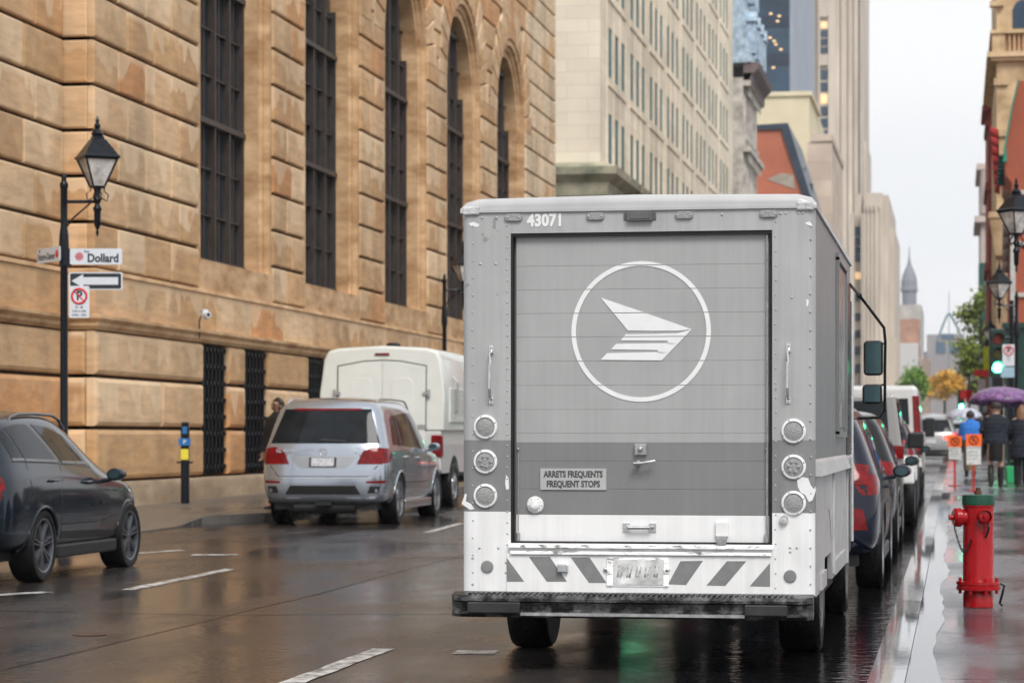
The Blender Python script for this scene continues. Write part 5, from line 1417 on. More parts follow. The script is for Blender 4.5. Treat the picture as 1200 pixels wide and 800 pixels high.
m2 = MB(); m2.box(-.12, .12, yy(2.68)-.02, yy(2.68)+.01, 2.66, 2.70); m2.build('brake_light', REDL, pk, bevel=.006)
m2 = MB(); m2.lathe([(.12, 0), (.12, .04), (.09, .07), (.001, .075)], (.1, .5, 2.82), n=16); m2.build('roof_vent', BLACKP, pk, smooth=40)
m2 = MB(); m2.box(1.025, 1.05, .5, 2.4, 1.5, 2.1); m2.build('side_hatch', WHT, pk, bevel=.01)
m2 = MB(); m2.tube([(1.06, .9, 1.62), (1.10, .9, 1.7), (1.10, .9, 2.2), (1.02, .9, 2.3)], .02); m2.build('handle', GALV, pk)
m2 = MB(); m2.box(.6, .75, yy(1.4)-.03, yy(1.4)-.018, 1.38, 1.46); m2.build('badge_plate', GALV, pk)
# bed, tailgate, cab
mb = MB()
ays, ar_ = 1.25, .5
ysb = [.02, .4, .74]+[.75+1.0*i/12 for i in range(13)]+[2.0, 2.7]
for s in (-1, 1):
    for a, b in zip(ysb, ysb[1:]):
        f = lambda y: .62 if abs(y-ays) > ar_ else max(.62, .42+math.sqrt(max(0, ar_**2-(y-ays)**2)))
        x = s*.98
        mb.face([(x, a, f(a)), (x, b, f(b)), (x+s*.02, b, 1.12), (x+s*.02, a, 1.12)]); mb.face([(x+s*.02, a, 1.12), (x+s*.02, b, 1.12), (x, b, 1.359), (x, a, 1.359)])
        mb.face([(x, a, f(a)), (x, b, f(b)), (x-s*.2, b, f(b)), (x-s*.2, a, f(a))])
mb.box(-.98, .98, .0, .06, .66, 1.35)
mb.box(-.99, .99, 2.78, 4.3, .55, 1.25)
mb.hexa([(-.97, 2.8, 1.25), (.97, 2.8, 1.25), (.97, 4.5, 1.2), (-.97, 4.5, 1.2), (-.8, 2.85, 1.95), (.8, 2.85, 1.95), (.8, 3.8, 1.95), (-.8, 3.8, 1.95)])
mb.hexa([(-.97, 4.3, .5), (.97, 4.3, .5), (.93, 5.7, .5), (-.93, 5.7, .5), (-.97, 4.3, 1.25), (.97, 4.3, 1.25), (.9, 5.65, 1.05), (-.9, 5.65, 1.05)])
mb.build('body', WPICK, pk, bevel=.02)
for s in (-1, 1):
    m2 = MB(); m2.box(*sorted((s*.82, s*1.005)), -.03, .10, .90, 1.28); m2.build('tail_light', REDL, pk, bevel=.02)
    for y in (1.25, 4.9): wheel(pk, s*.86, y, .39, .39, .26, s, CRD, 6, .6)
m2 = MB(); m2.box(-.95, .95, -.18, .0, .52, .74); m2.build('bumper', CRD, pk, bevel=.03)
m2 = MB(); m2.box(-.6, .6, .1, 5.3, .4, .55); m2.cyl((-.8, 1.25, .39), (.8, 1.25, .39), .07); m2.build('chassis', HUBD, pk)

# ---- right hand kerb row
def suv_spec(W=1.9, H=1.7, L=4.7, r=.36, lit=False, hi=0):
    a = H-.0
    return dict(W=W, r=r, axles=(.92, L-.95), ww=.24, spokes=5, cowl=(L*.70, L*.58),
      st=[(.03, .40, .36, 1.02, H-.09, W*.45, W*.34), (.2, .52, .28, 1.04, H-.04, W*.49, W*.365), (.9, .95, .26, 1.04, H-.01, W*.5, W*.37), (L*.45, L*.45, .25, 1.0, H, W*.5, W*.375), (L*.57, L*.54, .25, .98, H-.05, W*.5, W*.365), (L*.73, L*.72, .26, .97, 1.08, W*.49, W*.41), (L*.87, L*.87, .28, .92, 1.0, W*.475, W*.37), (L*.965, L*.96, .32, .78, .86, W*.43, W*.3), (L, L-.02, .4, .64, .7, W*.36, W*.22)],
      side=[[(.62, 1.10), (1.15, 1.08), (1.15, H-.24), (.86, H-.30)], [(1.2, 1.08), (L*.42, 1.06), (L*.42, H-.19), (1.2, H-.23)], [(L*.435, 1.06), (L*.66, 1.04), (L*.55, H-.24), (L*.5, H-.2), (L*.435, H-.19)]],
      rearwin=[(-.70, 1.12), (.70, 1.12), (.58, H-.17), (-.58, H-.17)],
      tail=[[(.42, .86), (W*.46, .86), (W*.455, 1.0), (W*.43, 1.06), (.48, 1.03)]], tailside=[(.04, .86), (.30, .88), (.42, .98), (.30, 1.05), (.06, 1.05)],
      plate=(0, .80), black=[[(-.7, .36), (.7, .36), (.62, .5), (-.62, .5)]],
      seams=[[(L*.428, 1.04), (L*.428, .4)], [(1.22, 1.06), (1.2, .9), (1.36, .6)], [(L*.665, 1.0), (L*.67, .4)]],
      handles=[(1.38, .92), (L*.46, .91)], mirror=(L*.62, 1.04), lip=.02)
NAVY = rain_paint('navy_wet_paint', (.003, .005, .018), .14, 0, .15); BLK = rain_paint('black_wet_paint', (.004, .004, .005), .14, 0, .15)
N = suv_spec(1.94, 1.74, 4.9, .39); N['lipmat'] = BLACKP
N['tail'] = [[(.20, .98), (.93, .95), (.90, 1.12), (.60, 1.16), (.20, 1.12)]]
nv, nbv = car('navy_suv', 'dark navy SUV parked close in front of the grey parcel truck', 'car', (-.63-.97, 22.6, .005), 0, N, NAVY)
for s in (-1, 1): decal(nbv, [(s*.62, .56), (s*.84, .56), (s*.80, .74), (s*.70, .76)], 'rear', REDL, 'reflector', nv, .008)
for s in (-1, 1):
    mb = MB(); mb.cyl((s*.62, -.01, .42), (s*.62, .3, .42), .065, n=18); mb.build('exhaust', CRD, nv, smooth=40)
mb = MB(); mb.box(-.75, .75, .15, 4.4, .24, .34); mb.build('underbody', HUBD, nv)
bk, _ = car('black_suv', 'black SUV second in the row along the right kerb', 'car', (-.64-.94, 29.3, gz(29.3)), 0, suv_spec(1.88, 1.68, 4.6, .37), BLK)
# grey boxy off-roader with pale flares
JG = rain_paint('grey_offroader_paint', (.26, .25, .24), .3, .4)
jd = 36.6; jp = thing('off_roader', 'boxy grey off roader with white wheel flares and red lamps on the right kerb', 'car', (-.62-.93, jd, gz(jd)))
mb = MB(); mb.box(-.82, .82, .05, 4.2, .55, 1.12); mb.hexa([(-.80, .05, 1.12), (.80, .05, 1.12), (.80, 2.7, 1.12), (-.80, 2.7, 1.12), (-.70, .12, 1.9), (.70, .12, 1.9), (.70, 2.3, 1.9), (-.70, 2.3, 1.9)]); mb.build('body', JG, jp, bevel=.05)
FLARE = M('white_flare', (.7, .7, .7), .3)
for s in (-1, 1):
    for y in (.85, 3.4): mb = MB(); mb.box(*sorted((s*.80, s*.97)), y-.52, y+.55, .92, 1.0); mb.box(*sorted((s*.80, s*.97)), y-.60, y-.5201, .62, .98); mb.build('wheel_flare', FLARE, jp, bevel=.03)
    mb = MB(); mb.box(*sorted((s*.66, s*.83)), .0, .06, .98, 1.16); mb.build('tail_light', REDL, jp, bevel=.01)
    mb = MB(); mb.hexa([(s*.805, .3, 1.2), (s*.75, .3, 1.2), (s*.75, 2.4, 1.2), (s*.805, 2.4, 1.2), (s*.735, .3, 1.78), (s*.68, .3, 1.78), (s*.68, 2.2, 1.78), (s*.735, 2.2, 1.78)]); mb.build('side_window', CARGL, jp)
    mb = MB(); mb.box(*sorted((s*.84, s*1.08)), 2.3, 2.42, 1.12, 1.36); mb.build('mirror', BLACKP, jp, bevel=.03)
    for y in (.85, 3.4): wheel(jp, s*.84, y, .40, .40, .26, s, ALUD, 5, .56)
mb = MB(); mb.prism([(-.62, 1.22), (.62, 1.22), (.58, 1.80), (-.58, 1.80)], lambda p, h: (p[0], h+(p[1]-1.12)*.09, p[1]), .02, .06); mb.build('rear_window', CARGL, jp, bevel=.01)
mb = MB(); mb.lathe([(.38, 0), (.40, .05), (.40, .2), (.37, .26), (.22, .26), (.2, .2), (.001, .2)], (.05, .05, 1.02), (0, -1, 0), 28); mb.build('spare_wheel', RUBBER, jp, smooth=40)
mb = MB(); mb.box(-.8, .8, -.12, .05, .48, .66); mb.build('bumper', BLACKP, jp, bevel=.03)
dk, _ = car('black_crossover', 'black crossover with red tail lights parked between the off roader and white van', 'car', (-.62-.92, 42.6, gz(42.6)), 0, suv_spec(1.84, 1.66, 4.5, .36), BLK)
# white van with red edge
vd = 50.5; vn = thing('white_van', 'white van with a red stripe down its rear edge in the right kerb row', 'van', (-.64-1.0, vd, gz(vd)))
mb = MB(); mb.hexa([(-1.0, 0, .45), (1.0, 0, .45), (1.0, 4.4, .45), (-1.0, 4.4, .45), (-.90, .08, 2.2), (.90, .08, 2.2), (.90, 3.9, 2.2), (-.90, 3.9, 2.2)]); mb.hexa([(-1.0, 4.4, .45), (1.0, 4.4, .45), (.95, 5.4, .45), (-.95, 5.4, .45), (-1, 4.4, 1.3), (1, 4.4, 1.3), (.9, 5.4, 1.0), (-.9, 5.4, 1.0)]); mb.build('body', WPICK, vn, bevel=.08)
for s in (-1, 1):
    mb = MB(); mb.hexa([(s*.86, -.02, .85), (s*1.005, -.02, .85), (s*1.005, .12, .85), (s*.86, .12, .85), (s*.80, .06, 2.0), (s*.93, .06, 2.0), (s*.93, .2, 2.0), (s*.80, .2, 2.0)]); mb.build('tail_light', REDL, vn, bevel=.01)
    mb = MB(); mb.box(*sorted((s*1.0, s*1.2)), 4.0, 4.15, 1.2, 1.6); mb.build('mirror', BLACKP, vn, bevel=.03)
    mb = MB(); mb.hexa([(s*.1, -.01, 1.45), (s*.75, -.01, 1.45), (s*.75, .05, 1.45), (s*.1, .05, 1.45), (s*.1, .05, 1.95), (s*.72, .05, 1.95), (s*.72, .1, 1.95), (s*.1, .1, 1.95)]); mb.build('rear_window', CARGL, vn)
    for y in (.95, 4.5): wheel(vn, s*.86, y, .36, .36, .24, s, STEELW, 5)
mb = MB(); mb.box(-1.0, 1.0, -.1, .02, .42, .62); mb.build('bumper', BLACKP, vn, bevel=.02)
# cars further up the street
GREYC = rain_paint('grey_car_paint', (.28, .28, .28), .3, .4); WHC = rain_paint('white_car_paint', (.6, .6, .6), .3)
LG = suv_spec(1.85, 1.72, 4.6, .35); LG['tailmat'] = REDLIT
def far(px, d): 
    x, y = at(px, d); return (x, y, gz(y))
fa, _ = car('grey_suv', 'grey SUV with glowing brake lights waiting beyond the parked row', 'car', far(1091, 88), 0, LG, GREYC, detail=1)
s4 = suv_spec(1.82, 1.5, 4.6, .33); s4['tailmat'] = REDLIT
fb, _ = car('distant_car', 'silver car with glowing tail lights behind the pale umbrella', 'car', far(1134, 110), 0, s4, SIL, detail=1)
for px, d, src, lab in ((1095, 118, fa, 'grey SUV further up the street behind the waiting grey SUV'), (1112, 135, fb, 'silver car in the middle of the distant traffic'), (1103, 145, fa, 'small far grey SUV under the yellow tree'), (1118, 170, fb, 'tiny far silver car below the yellow tree, right of centre'), (1107, 205, fb, 'farthest silver car in the middle of the street'), (1092, 165, fa, 'far grey SUV at the left of the distant traffic')):
    copy_thing(src, lab, far(px, d))
for o in [fa, fb]+[o for o in COL.objects if o.parent is None and 'distant traffic' in str(o.get('label', ''))]: pass
for o in COL.objects:
    if o.parent is None and o.name.split('.')[0] in ('grey_suv', 'distant_car'): o['group'] = 'cars in the traffic up the street'
# ================================================================== street lamps and signs
LGLASS = M('milky_lamp_glass', (.42, .38, .36), .12, var=.35, scale=6, col2=(.66, .62, .58), rvar=.03)
POLEM = M('wet_black_pole', (.006, .008, .013), .25, spec=.25, var=.3, scale=10, rvar=.05)
SIGNW = M('white_sign', (.62, .65, .70), .4, var=.05, scale=8); SIGNR = M('sign_red', (.62, .03, .03), .4); SIGNK = M('sign_black', (.02, .025, .03), .4)
def lamp_post(label, loc, rz=YAW, side=1, group='old style street lanterns on black posts'):
    """post at the origin, lantern hung from an arm to the local +x side"""
    t = thing('street_lamp', label, 'street lamp', loc, rz, group)
    mb = MB(); mb.lathe([(.13, 0), (.13, .1), (.10, .16), (.085, .9), (.075, 1.0), (.052, 1.15), (.048, 3.5), (.062, 3.56), (.07, 3.62), (.06, 3.9), (.045, 4.0), (.045, 4.50), (.055, 4.52), (.055, 4.56), (.03, 4.6), (.035, 4.64), (.005, 4.7)], n=14)
    mb.build('pole', POLEM, t, smooth=35)
    s = side; A = .43
    mb = MB(); mb.tube([(0, 0, 4.33), (s*A, 0, 4.33)], .022, 8); mb.tube([(s*.03, 0, 4.0), (s*.12, 0, 4.12), (s*.34, 0, 4.31)], .012, 6)
    mb.lathe([(.005, 3.88), (.022, 3.93), (.012, 3.97), (.04, 4.02), (.045, 4.2), (.06, 4.24), (.03, 4.3), (.055, 4.36), (.035, 4.42), (.05, 4.50)], (s*A, 0, 0), n=12)
    for k in range(4):
        a = k*PI/2+.5; c, q = math.cos(a), math.sin(a)
        mb.tube([(s*A+.05*c, .05*q, 4.38), (s*A+.13*c, .13*q, 4.34), (s*A+.15*c, .15*q, 4.42), (s*A+.09*c, .09*q, 4.47), (s*A+.10*c, .10*q, 4.52)], .009, 5)
    mb.build('bracket', POLEM, t, smooth=35)
    n = 4; ph = PI/4+.45
    mb = MB(); mb.lathe([(.11, 4.50), (.115, 4.53)], (s*A, 0, 0), n=4, ph=ph)
    mb.lathe([(.30, 4.865), (.335, 4.89), (.335, 4.905), (.30, 4.93), (.13, 5.12), (.10, 5.14), (.10, 5.16), (.075, 5.18)], (s*A, 0, 0), n=4, ph=ph)
    mb.lathe([(.06, 5.17), (.085, 5.20), (.05, 5.25), (.03, 5.27), (.045, 5.31), (.02, 5.35), (.025, 5.38), (.003, 5.44)], (s*A, 0, 0), n=12)
    for k in range(4):
        r0 = mb.ring((s*A, 0, 4.53), (0, 0, 1), .11, 4, ph=ph); r1 = mb.ring((s*A, 0, 4.87), (0, 0, 1), .29, 4, ph=ph)
        p0, p1 = r0[k].co.copy(), r1[k].co.copy()
        for v in r0+r1: mb.b.verts.remove(v)
        mb.tube([p0, p1], .014, 5)
    ln = mb.build('lantern', POLEM, t)
    mb = MB(); mb.lathe([(.10, 4.53), (.275, 4.87)], (s*A, 0, 0), n=4, ph=ph); mb.build('lantern_glass', LGLASS, ln)
    return t
lx, ly = at(75, 33)
lp0 = lamp_post('black street lantern on a post carrying the street name signs at the left', (lx, ly, gz(ly)+.02))
def on_pole(px, py, off=-.06): # local position on the sign plane of the left post
    return ((px-75)*33/3000, off, zat(py, 33)-gz(ly)-.02)
def pboard(mb, c, w, h, th, ang=0, r=.02):
    ca, sa_ = math.cos(ang), math.sin(ang)
    def P(x, z, y): return (c[0]+x*ca-y*sa_, c[1]+x*sa_+y*ca, c[2]+z)
    poly = []
    for sx, sz, a0 in ((1, 1, 0), (-1, 1, 90), (-1, -1, 180), (1, -1, 270)):
        for k in range(4):
            a = R(a0+k*30); poly.append((sx*(w/2-r)+r*math.cos(a), sz*(h/2-r)+r*math.sin(a)))
    mb.prism(poly, lambda p, hh: P(p[0], p[1], hh), 0, -th)
def rosette(parent, c, r, nrm, mat):
    nrm = Vector(nrm).normalized(); u = Vector((0, 0, 1)).cross(nrm).normalized(); mb = MB()
    for k in range(8):
        a = k*PI/4; q = Vector(c)+u*r*.62*math.cos(a)+Vector((0, 0, r*.62*math.sin(a)))
        mb.tube([q+u*r*.26*math.cos(b)+Vector((0, 0, r*.26*math.sin(b))) for b in [2*PI*j/8 for j in range(9)]], r*.06, 4)
        d = u*math.cos(a)+Vector((0, 0, math.sin(a))); mb.tube([Vector(c)+d*r*.1, Vector(c)+d*r*.9], r*.05, 4)
    mb.build('rosette', mat, parent)
def sign_thing(name, label, loc=None, rz=YAW, cat='sign'):
    return thing(name, label, cat, loc or (lx, ly, gz(ly)+.02), rz)
# street name sign
sgn1 = sign_thing('street_name_sign', 'white street name sign reading Dollard on the left lamp post')
c = on_pole(113.5, 301); mb = MB(); pboard(mb, c, .67, .205, .012); mb.build('board', SIGNW, sgn1)
F_ = (0, -1, 0)
text('sign_text', 'Dollard', .15, SIGNK, sgn1, face_mtx((c[0]+.09, c[1]-.0125, c[2]-.025), F_), .88, .0055, .001)
text('sign_text', 'Rue', .045, SIGNK, sgn1, face_mtx((c[0]-.12, c[1]-.0125, c[2]+.065), F_), .9, .001, .001)
rosette(sgn1, (c[0]-.215, c[1]-.014, c[2]), .06, F_, SIGNR)
mb = MB(); mb.box(-.055, .10, -.05, .05, c[2]-.12, c[2]-.09); mb.box(-.055, .10, -.05, .05, c[2]+.06, c[2]+.09); mb.box(.0, .11, -.06, -.02, c[2]-.12, c[2]+.10); mb.build('clamp', POLEM, sgn1)
# angled street name sign
sgn2 = sign_thing('street_name_sign', 'white street name sign reading Notre-Dame turned edgeways on the left lamp post')
ang = R(-56); cc = on_pole(54, 297.5, .22); mb = MB(); pboard(mb, cc, .72, .19, .012, ang); mb.build('board', SIGNW, sgn2)
nn = Vector((math.sin(ang), -math.cos(ang), 0))
uu = Vector((math.cos(ang), math.sin(ang), 0))
text('sign_text', 'Notre-Dame', .125, SIGNK, sgn2, face_mtx(Vector(cc)+nn*.0125-uu*.07+Vector((0, 0, -.02)), nn), .80, .003, .001)
text('sign_text', 'Rue', .045, SIGNK, sgn2, face_mtx(Vector(cc)+nn*.0125-uu*.28+Vector((0, 0, .065)), nn), .9, .001, .001)
rosette(sgn2, Vector(cc)+nn*.014+uu*.27, .055, nn, SIGNR)
# one way arrow
sgn3 = sign_thing('one_way_sign', 'black one way sign with a white arrow pointing left')
c = on_pole(113, 329.5, -.05); mb = MB(); pboard(mb, c, .69, .225, .010); mb.build('border', SIGNW, sgn3)
mb = MB(); pboard(mb, (c[0], c[1]-.0105, c[2]), .655, .195, .003); mb.build('board', SIGNK, sgn3)
a = (c[0], c[1]-.014, c[2]); mb = MB()
mb.prism([(-.31, 0), (-.16, .088), (-.16, .048), (.29, .048), (.29, -.048), (-.16, -.048), (-.16, -.088)], lambda p, h: (a[0]+p[0], a[1]+h, a[2]+p[1]), 0, -.003); mb.build('arrow', SIGNW, sgn3)
# no parking sign
def no_parking(parent, c, w=.26, h=.41, lines=('7h - 8h', 'LUN A VEN', 'AVRIL - DEC')):
    k = w/.26
    mb = MB(); pboard(mb, c, w, h, .008); mb.build('board', SIGNW, parent)
    mb = MB(); z = c[2]+h/2-w*.5
    n = 28; pts = [(c[0]+w*.36*math.cos(2*PI*i/n), c[1]-.010, z+w*.36*math.sin(2*PI*i/n)) for i in range(n+1)]
    mb.tube(pts, w*.06, 6); q = w*.25; mb.tube([(c[0]-q, c[1]-.013, z+q), (c[0]+q, c[1]-.013, z-q)], w*.03, 5); mb.build('ring', SIGNR, parent)
    text('letter', 'P', w*.62, SIGNK, parent, face_mtx((c[0], c[1]-.0085, z), F_), .9, .006*k, .001)
    for i, ln in enumerate(lines): text('sign_text', ln, w*.15, SIGNK, parent, face_mtx((c[0], c[1]-.0085, z-w*.56-i*w*.19), F_), .9, .001, .0005)
sgn4 = sign_thing('no_parking_sign', 'small white no parking sign with a red ring below the arrow sign')
no_parking(sgn4, on_pole(94, 354, -.066))
# further lamps
x, y = at(511.5, 57); lamp2 = lamp_post('black street lantern half hidden behind the truck and the pickup', (x+.18, y, gz(y)+.1))
for px, d, lab in ((1191, 42, 'nearest street lantern on the right, cut by the picture edge'), (1171, 64, 'second street lantern on the right, above the traffic light'), (1160.5, 98, 'third street lantern on the right, just left of the traffic light'), (1156, 124, 'fourth lantern on the right, small and in front of the tree'), (1152, 150, 'fifth lantern on the right, smaller still beside the tree'), (1145, 190, 'farthest lantern on the right, tiny in front of the tree')):
    x, y = at(px, d); x += .43*CY; y += .43*SY
    o = copy_thing(lp0, lab, (x, y, gz(y)+.06)); 
    o.rotation_euler = (0, 0, YAW+PI)
# ------------------------------------------------------------------ parking meter, camera
METB = M('meter_blue', (.02, .16, .42), .4); METY = M('meter_yellow', (.75, .65, .06), .5)
x, y = at(217, 43.4); pm = thing('parking_post', 'slim black parking post with blue and yellow stickers near the wall', 'parking post', (x, y, gz(y)+.13), YAW)
mb = MB(); mb.box(-.07, .07, -.06, .06, 0, 1.30); mb.box(-.062, .062, -.05, .05, 1.30, 1.38); mb.build('post', POLEM, pm, bevel=.02)
mb = MB(); mb.box(-.10, .10, -.09, -.061, .98, 1.10); mb.box(-.04, .04, -.066, -.061, 1.18, 1.30); mb.build('blue_panel', METB, pm, bevel=.006)
text('letter', 'P', .09, SIGNW, pm, face_mtx((0, -.091, 1.04), F_), 1, .003, .001)
mb = MB(); mb.box(-.065, .065, -.066, -.061, .74, .92); mb.build('yellow_sticker', METY, pm)
mb = MB(); mb.box(-.13, .13, -.10, .10, .68, .71); mb.build('tray', POLEM, pm, bevel=.006)
d = dX(241, -13.15); x, y = at(241, d)
cc_ = thing('security_camera', 'small white security camera on a bracket below the bank cornice', 'camera', (x, y, zat(369, d)), R(40))
mb = MB(); mb.ball((0, 0, 0), .075, 14); mb.lathe([(.05, 0), (.055, .12)], (0, 0, 0), (0, -1, .0), 14); mb.box(-.05, .05, 0, .15, .02, .1); mb.build('housing', SIGNW, cc_, smooth=40)
mb = MB(); mb.lathe([(.035, 0), (.035, .01)], (0, -.115, 0), (0, -1, 0), 12); mb.build('lens', SIGNK, cc_)
mb = MB(); mb.tube([(-.09, .0, -.02), (-.12, .0, -.1), (-.12, 0, -.42)], .013, 6); mb.build('bracket', POLEM, cc_)
# ------------------------------------------------------------------ fire hydrant
HR = M('wet_hydrant_red', (.09, .012, .010), .22, var=.1, scale=22, bump=.25, bscale=30, spec=.35, col2=(.31, .002, .005), thr=(.31, .36)); HG = M('hydrant_green', (.006, .06, .035), .4, var=.3, scale=12)
hx, hy = at(1146.5, 19.05); hy_ = thing('fire_hydrant', 'red fire hydrant with a green top on the wet pavement', 'hydrant', (hx, hy, KH), YAW)
mb = MB(); mb.lathe([(.112, 0), (.112, .10), (.105, .11), (.105, .125), (.16, .127), (.162, .15), (.155, .155), (.155, .165), (.162, .168), (.16, .19), (.118, .195), (.113, .21), (.113, .74), (.118, .745), (.118, .755), (.001, .757)], n=40)
for k in range(8):
    a = k*PI/4+.2; mb.cyl((.145*math.cos(a), .145*math.sin(a), .10), (.145*math.cos(a), .145*math.sin(a), .215), .012, n=6)
mb.build('barrel', HR, hy_, smooth=35)
mb = MB(); mb.lathe([(.121, .7575), (.121, .80), (.117, .83), (.105, .835), (.001, .836)], n=40); mb.build('bonnet', HG, hy_, smooth=35)
mb = MB(); mb.lathe([(.03, .836), (.028, .86), (.02, .862), (.019, .885), (.001, .886)], n=5); mb.build('stem_nut', M('rusty_nut', (.09, .035, .02), .6, var=.4, scale=30), hy_)
def nozzle(ax, r, L_, zc):
    A = Vector(ax).normalized(); mb = MB(); c = Vector((0, 0, zc))+A*.09
    mb.lathe([(r*.95, 0), (r*.95, .045), (r*1.18, .047), (r*1.18, .085), (r*1.08, .09), (r*1.08, L_), (r*.9, L_+.012), (r*.35, L_+.014), (r*.34, L_+.045), (.001, L_+.046)], c, ax, 20)
    for k in range(6):
        u = A.cross(Vector((0, 0, 1))).normalized(); v = A.cross(u); a = k*PI/3
        mb.tube([c+A*.05+(u*math.cos(a)+v*math.sin(a))*r*1.16, c+A*L_+(u*math.cos(a)+v*math.sin(a))*r*1.1], .008, 4)
    return mb.build('nozzle', HR, hy_, smooth=40)
nozzle((-1, -.12, 0), .060, .09, .665); nozzle((.12, -1, 0), .045, .055, .675); 
mb = MB(); pts = []
for i in range(23):
    t_ = i/22; pts.append(Vector((-.185+.115*t_, -.03-.07*t_, .60-.16*math.sin(PI*t_*.9)-.05*t_)))
for i, (p, q) in enumerate(zip(pts, pts[1:])):
    dv = (q-p).normalized(); sdv = dv.cross(Vector((0, 1, 0))).normalized() if i % 2 else Vector((0, 1, 0))
    mb.tube([p-dv*.004, (p+q)/2+sdv*.008, q+dv*.004], .0035, 4); mb.tube([p-dv*.004, (p+q)/2-sdv*.008, q+dv*.004], .0035, 4)
mb.build('chain', M('dark_chain', (.05, .05, .05), .4, .8), hy_)
mb = MB(); mb.tube([(.14, -.02, .18), (.185, -.04, .16), (.17, -.05, .10), (.15, -.05, .03), (.17, -.06, .01)], .010, 6); mb.tube([(.04, -.13, .64), (.05, -.15, .60), (.045, -.14, .56), (.03, -.13, .52)], .008, 6); mb.build('cap_hook', POLEM, hy_, smooth=40)
# ------------------------------------------------------------------ temporary orange signs
ORG = M('sign_orange', (.85, .13, .01), .45, var=.08, scale=20); PAPER = M('wet_paper', (.42, .42, .40), .5, var=.3, scale=30, col2=(.62, .62, .60))
STK = M('red_stake', (.42, .02, .015), .4)
def orange_sign(px, py_base, label, w_, py=(508, 523, 545)):
    d = 1.25*3000/(py_base-512)
    for _ in range(5): d = (1.38-gz(at(px, d)[1])-KH)*3000/(py_base-512)
    x, y = at(px, d); z0 = gz(y)+KH; k = d/3000
    t = thing('temporary_sign', label, 'sign', (x, y, z0), YAW, 'temporary orange no stopping signs on red stakes')
    W_ = w_*k; za, zb, zc_ = [zat(q, d)-z0 for q in py]
    mb = MB(); mb.box(-.02, .02, 0, .03, 0, za); mb.box(-.12, .12, -.10, .12, 0, .02); mb.build('stake', STK, t)
    mb = MB(); mb.box(-W_/2, W_/2, -.012, -.002, zb, za); mb.build('orange_board', ORG, t)
    mb = MB(); mb.box(-W_*.46, W_*.46, -.012, -.003, zc_, zb-.004); mb.build('paper_board', PAPER, t)
    r = (za-zb)*.36; c = (0, -.016, (za+zb)/2); mb = MB(); n = 18
    mb.tube([(r*math.cos(2*PI*i/n), c[1], c[2]+r*math.sin(2*PI*i/n)) for i in range(n+1)], r*.12, 4); mb.tube([(-r*.7, c[1], c[2]+r*.7), (r*.7, c[1], c[2]-r*.7)], r*.1, 4)
    mb.tube([(-r*.2, c[1], c[2]-r*.55), (-r*.2, c[1], c[2]+r*.55), (r*.3, c[1], c[2]+r*.4), (r*.3, c[1], c[2]+.0), (-r*.2, c[1], c[2])], r*.09, 4)
    mb.build('symbol', SIGNK, t)
    for i in range(4):
        mb = MB(); zz = zb-.03-(zb-zc_)*.2*i; mb.box(-W_*.36, W_*.36*(1-.2*(i % 2)), -.0135, -.0125, zz-.012, zz); mb.build('print_line', M('smudged_print', (.22, .22, .22), .6) if i == 0 else bpy.data.materials['smudged_print'], t)
orange_sign(1119, 569, 'orange no stopping sign on a red stake, the left one nearer the kerb', 16, (510.5, 523.5, 538))
orange_sign(1141, 575, 'orange no stopping sign on a red stake, right behind the hydrant', 18.5, (508.5, 522.5, 544))
# ------------------------------------------------------------------ traffic lights
TLG = M('signal_housing', (.006, .03, .022), .4)
GREEN = EM('green_signal', (.06, 1, .45), 14); GREENF = EM('far_green_signal', (.06, 1, .5), 30)
REDD = M('unlit_red_lens', (.25, .03, .02), .3); AMBD = M('unlit_amber_lens', (.10, .10, .02), .3)
def signal(label, loc, z, zred=.78, pole=None, glow=GREEN, sc=1):
    t = thing('traffic_light', label, 'traffic light', loc, YAW, 'green traffic lights')
    mb = MB(); mb.box(-.19*sc, .19*sc, 0, .22, z-.25*sc, z+1.0*sc); mb.build('housing', TLG, t, bevel=.02)
    for k, m_ in ((0, glow), (.37, AMBD), (.74, REDD)):
        mb = MB(); mb.lathe([(.13*sc, 0), (.13*sc, .012), (.08*sc, .03), (.001, .035)], (0, -.0, z+k*sc), (0, -1, 0), 20); mb.build('lamp', m_, t, smooth=40)
        mb = MB(); n = 14
        for i in range(n):
            a0, a1 = R(-10)+R(200)*i/n, R(-10)+R(200)*(i+1)/n; r = .15*sc
            mb.face([(r*math.cos(a0), .0, z+k*sc+r*math.sin(a0)), (r*math.cos(a1), 0, z+k*sc+r*math.sin(a1)), (r*math.cos(a1), -.2*sc, z+k*sc+r*math.sin(a1)), (r*math.cos(a0), -.2*sc, z+k*sc+r*math.sin(a0))])
        mb.build('visor', TLG, t)
    px_ = .45 if pole is None else pole
    mb = MB(); mb.tube([(px_, .15, 0), (px_, .15, z+2.0)], .07, 8); mb.tube([(px_, .15, z+.9), (0, .15, z+.9)], .04, 6); mb.tube([(px_, .15, z-.1), (0, .15, z-.1)], .04, 6)
    mb.box(-.15, .15, -.005, .02, z-.75, z-.3); mb.build('pole', POLEM, t)
    return t
x, y = at(1168.8, 76); z_ = zat(430.5, 76); tl = signal('green traffic light on a dark pole at the right above the purple umbrella', (x, y, gz(y)), z_-gz(y), sc=1.15)
x, y = at(1126.5, 150); signal('small far green traffic light below the yellow tree', (x, y, gz(y)), zat(476, 150)-gz(y), pole=.5, glow=GREENF)
x, y = at(742, 84); signal('green traffic light hidden ahead of the truck, seen by its reflection on the wet road', (x, y, gz(y)), 3.4, pole=-.5, glow=GREENF, sc=1.2)
t = thing('no_parking_sign', 'white no parking sign with a red ring right of the green traffic light', 'sign', (*at(1182, 74), gz(73)), YAW)
no_parking(t, (0, 0, zat(416, 74)-gz(73)), .36, .62, ('MAR', 'VEN'))
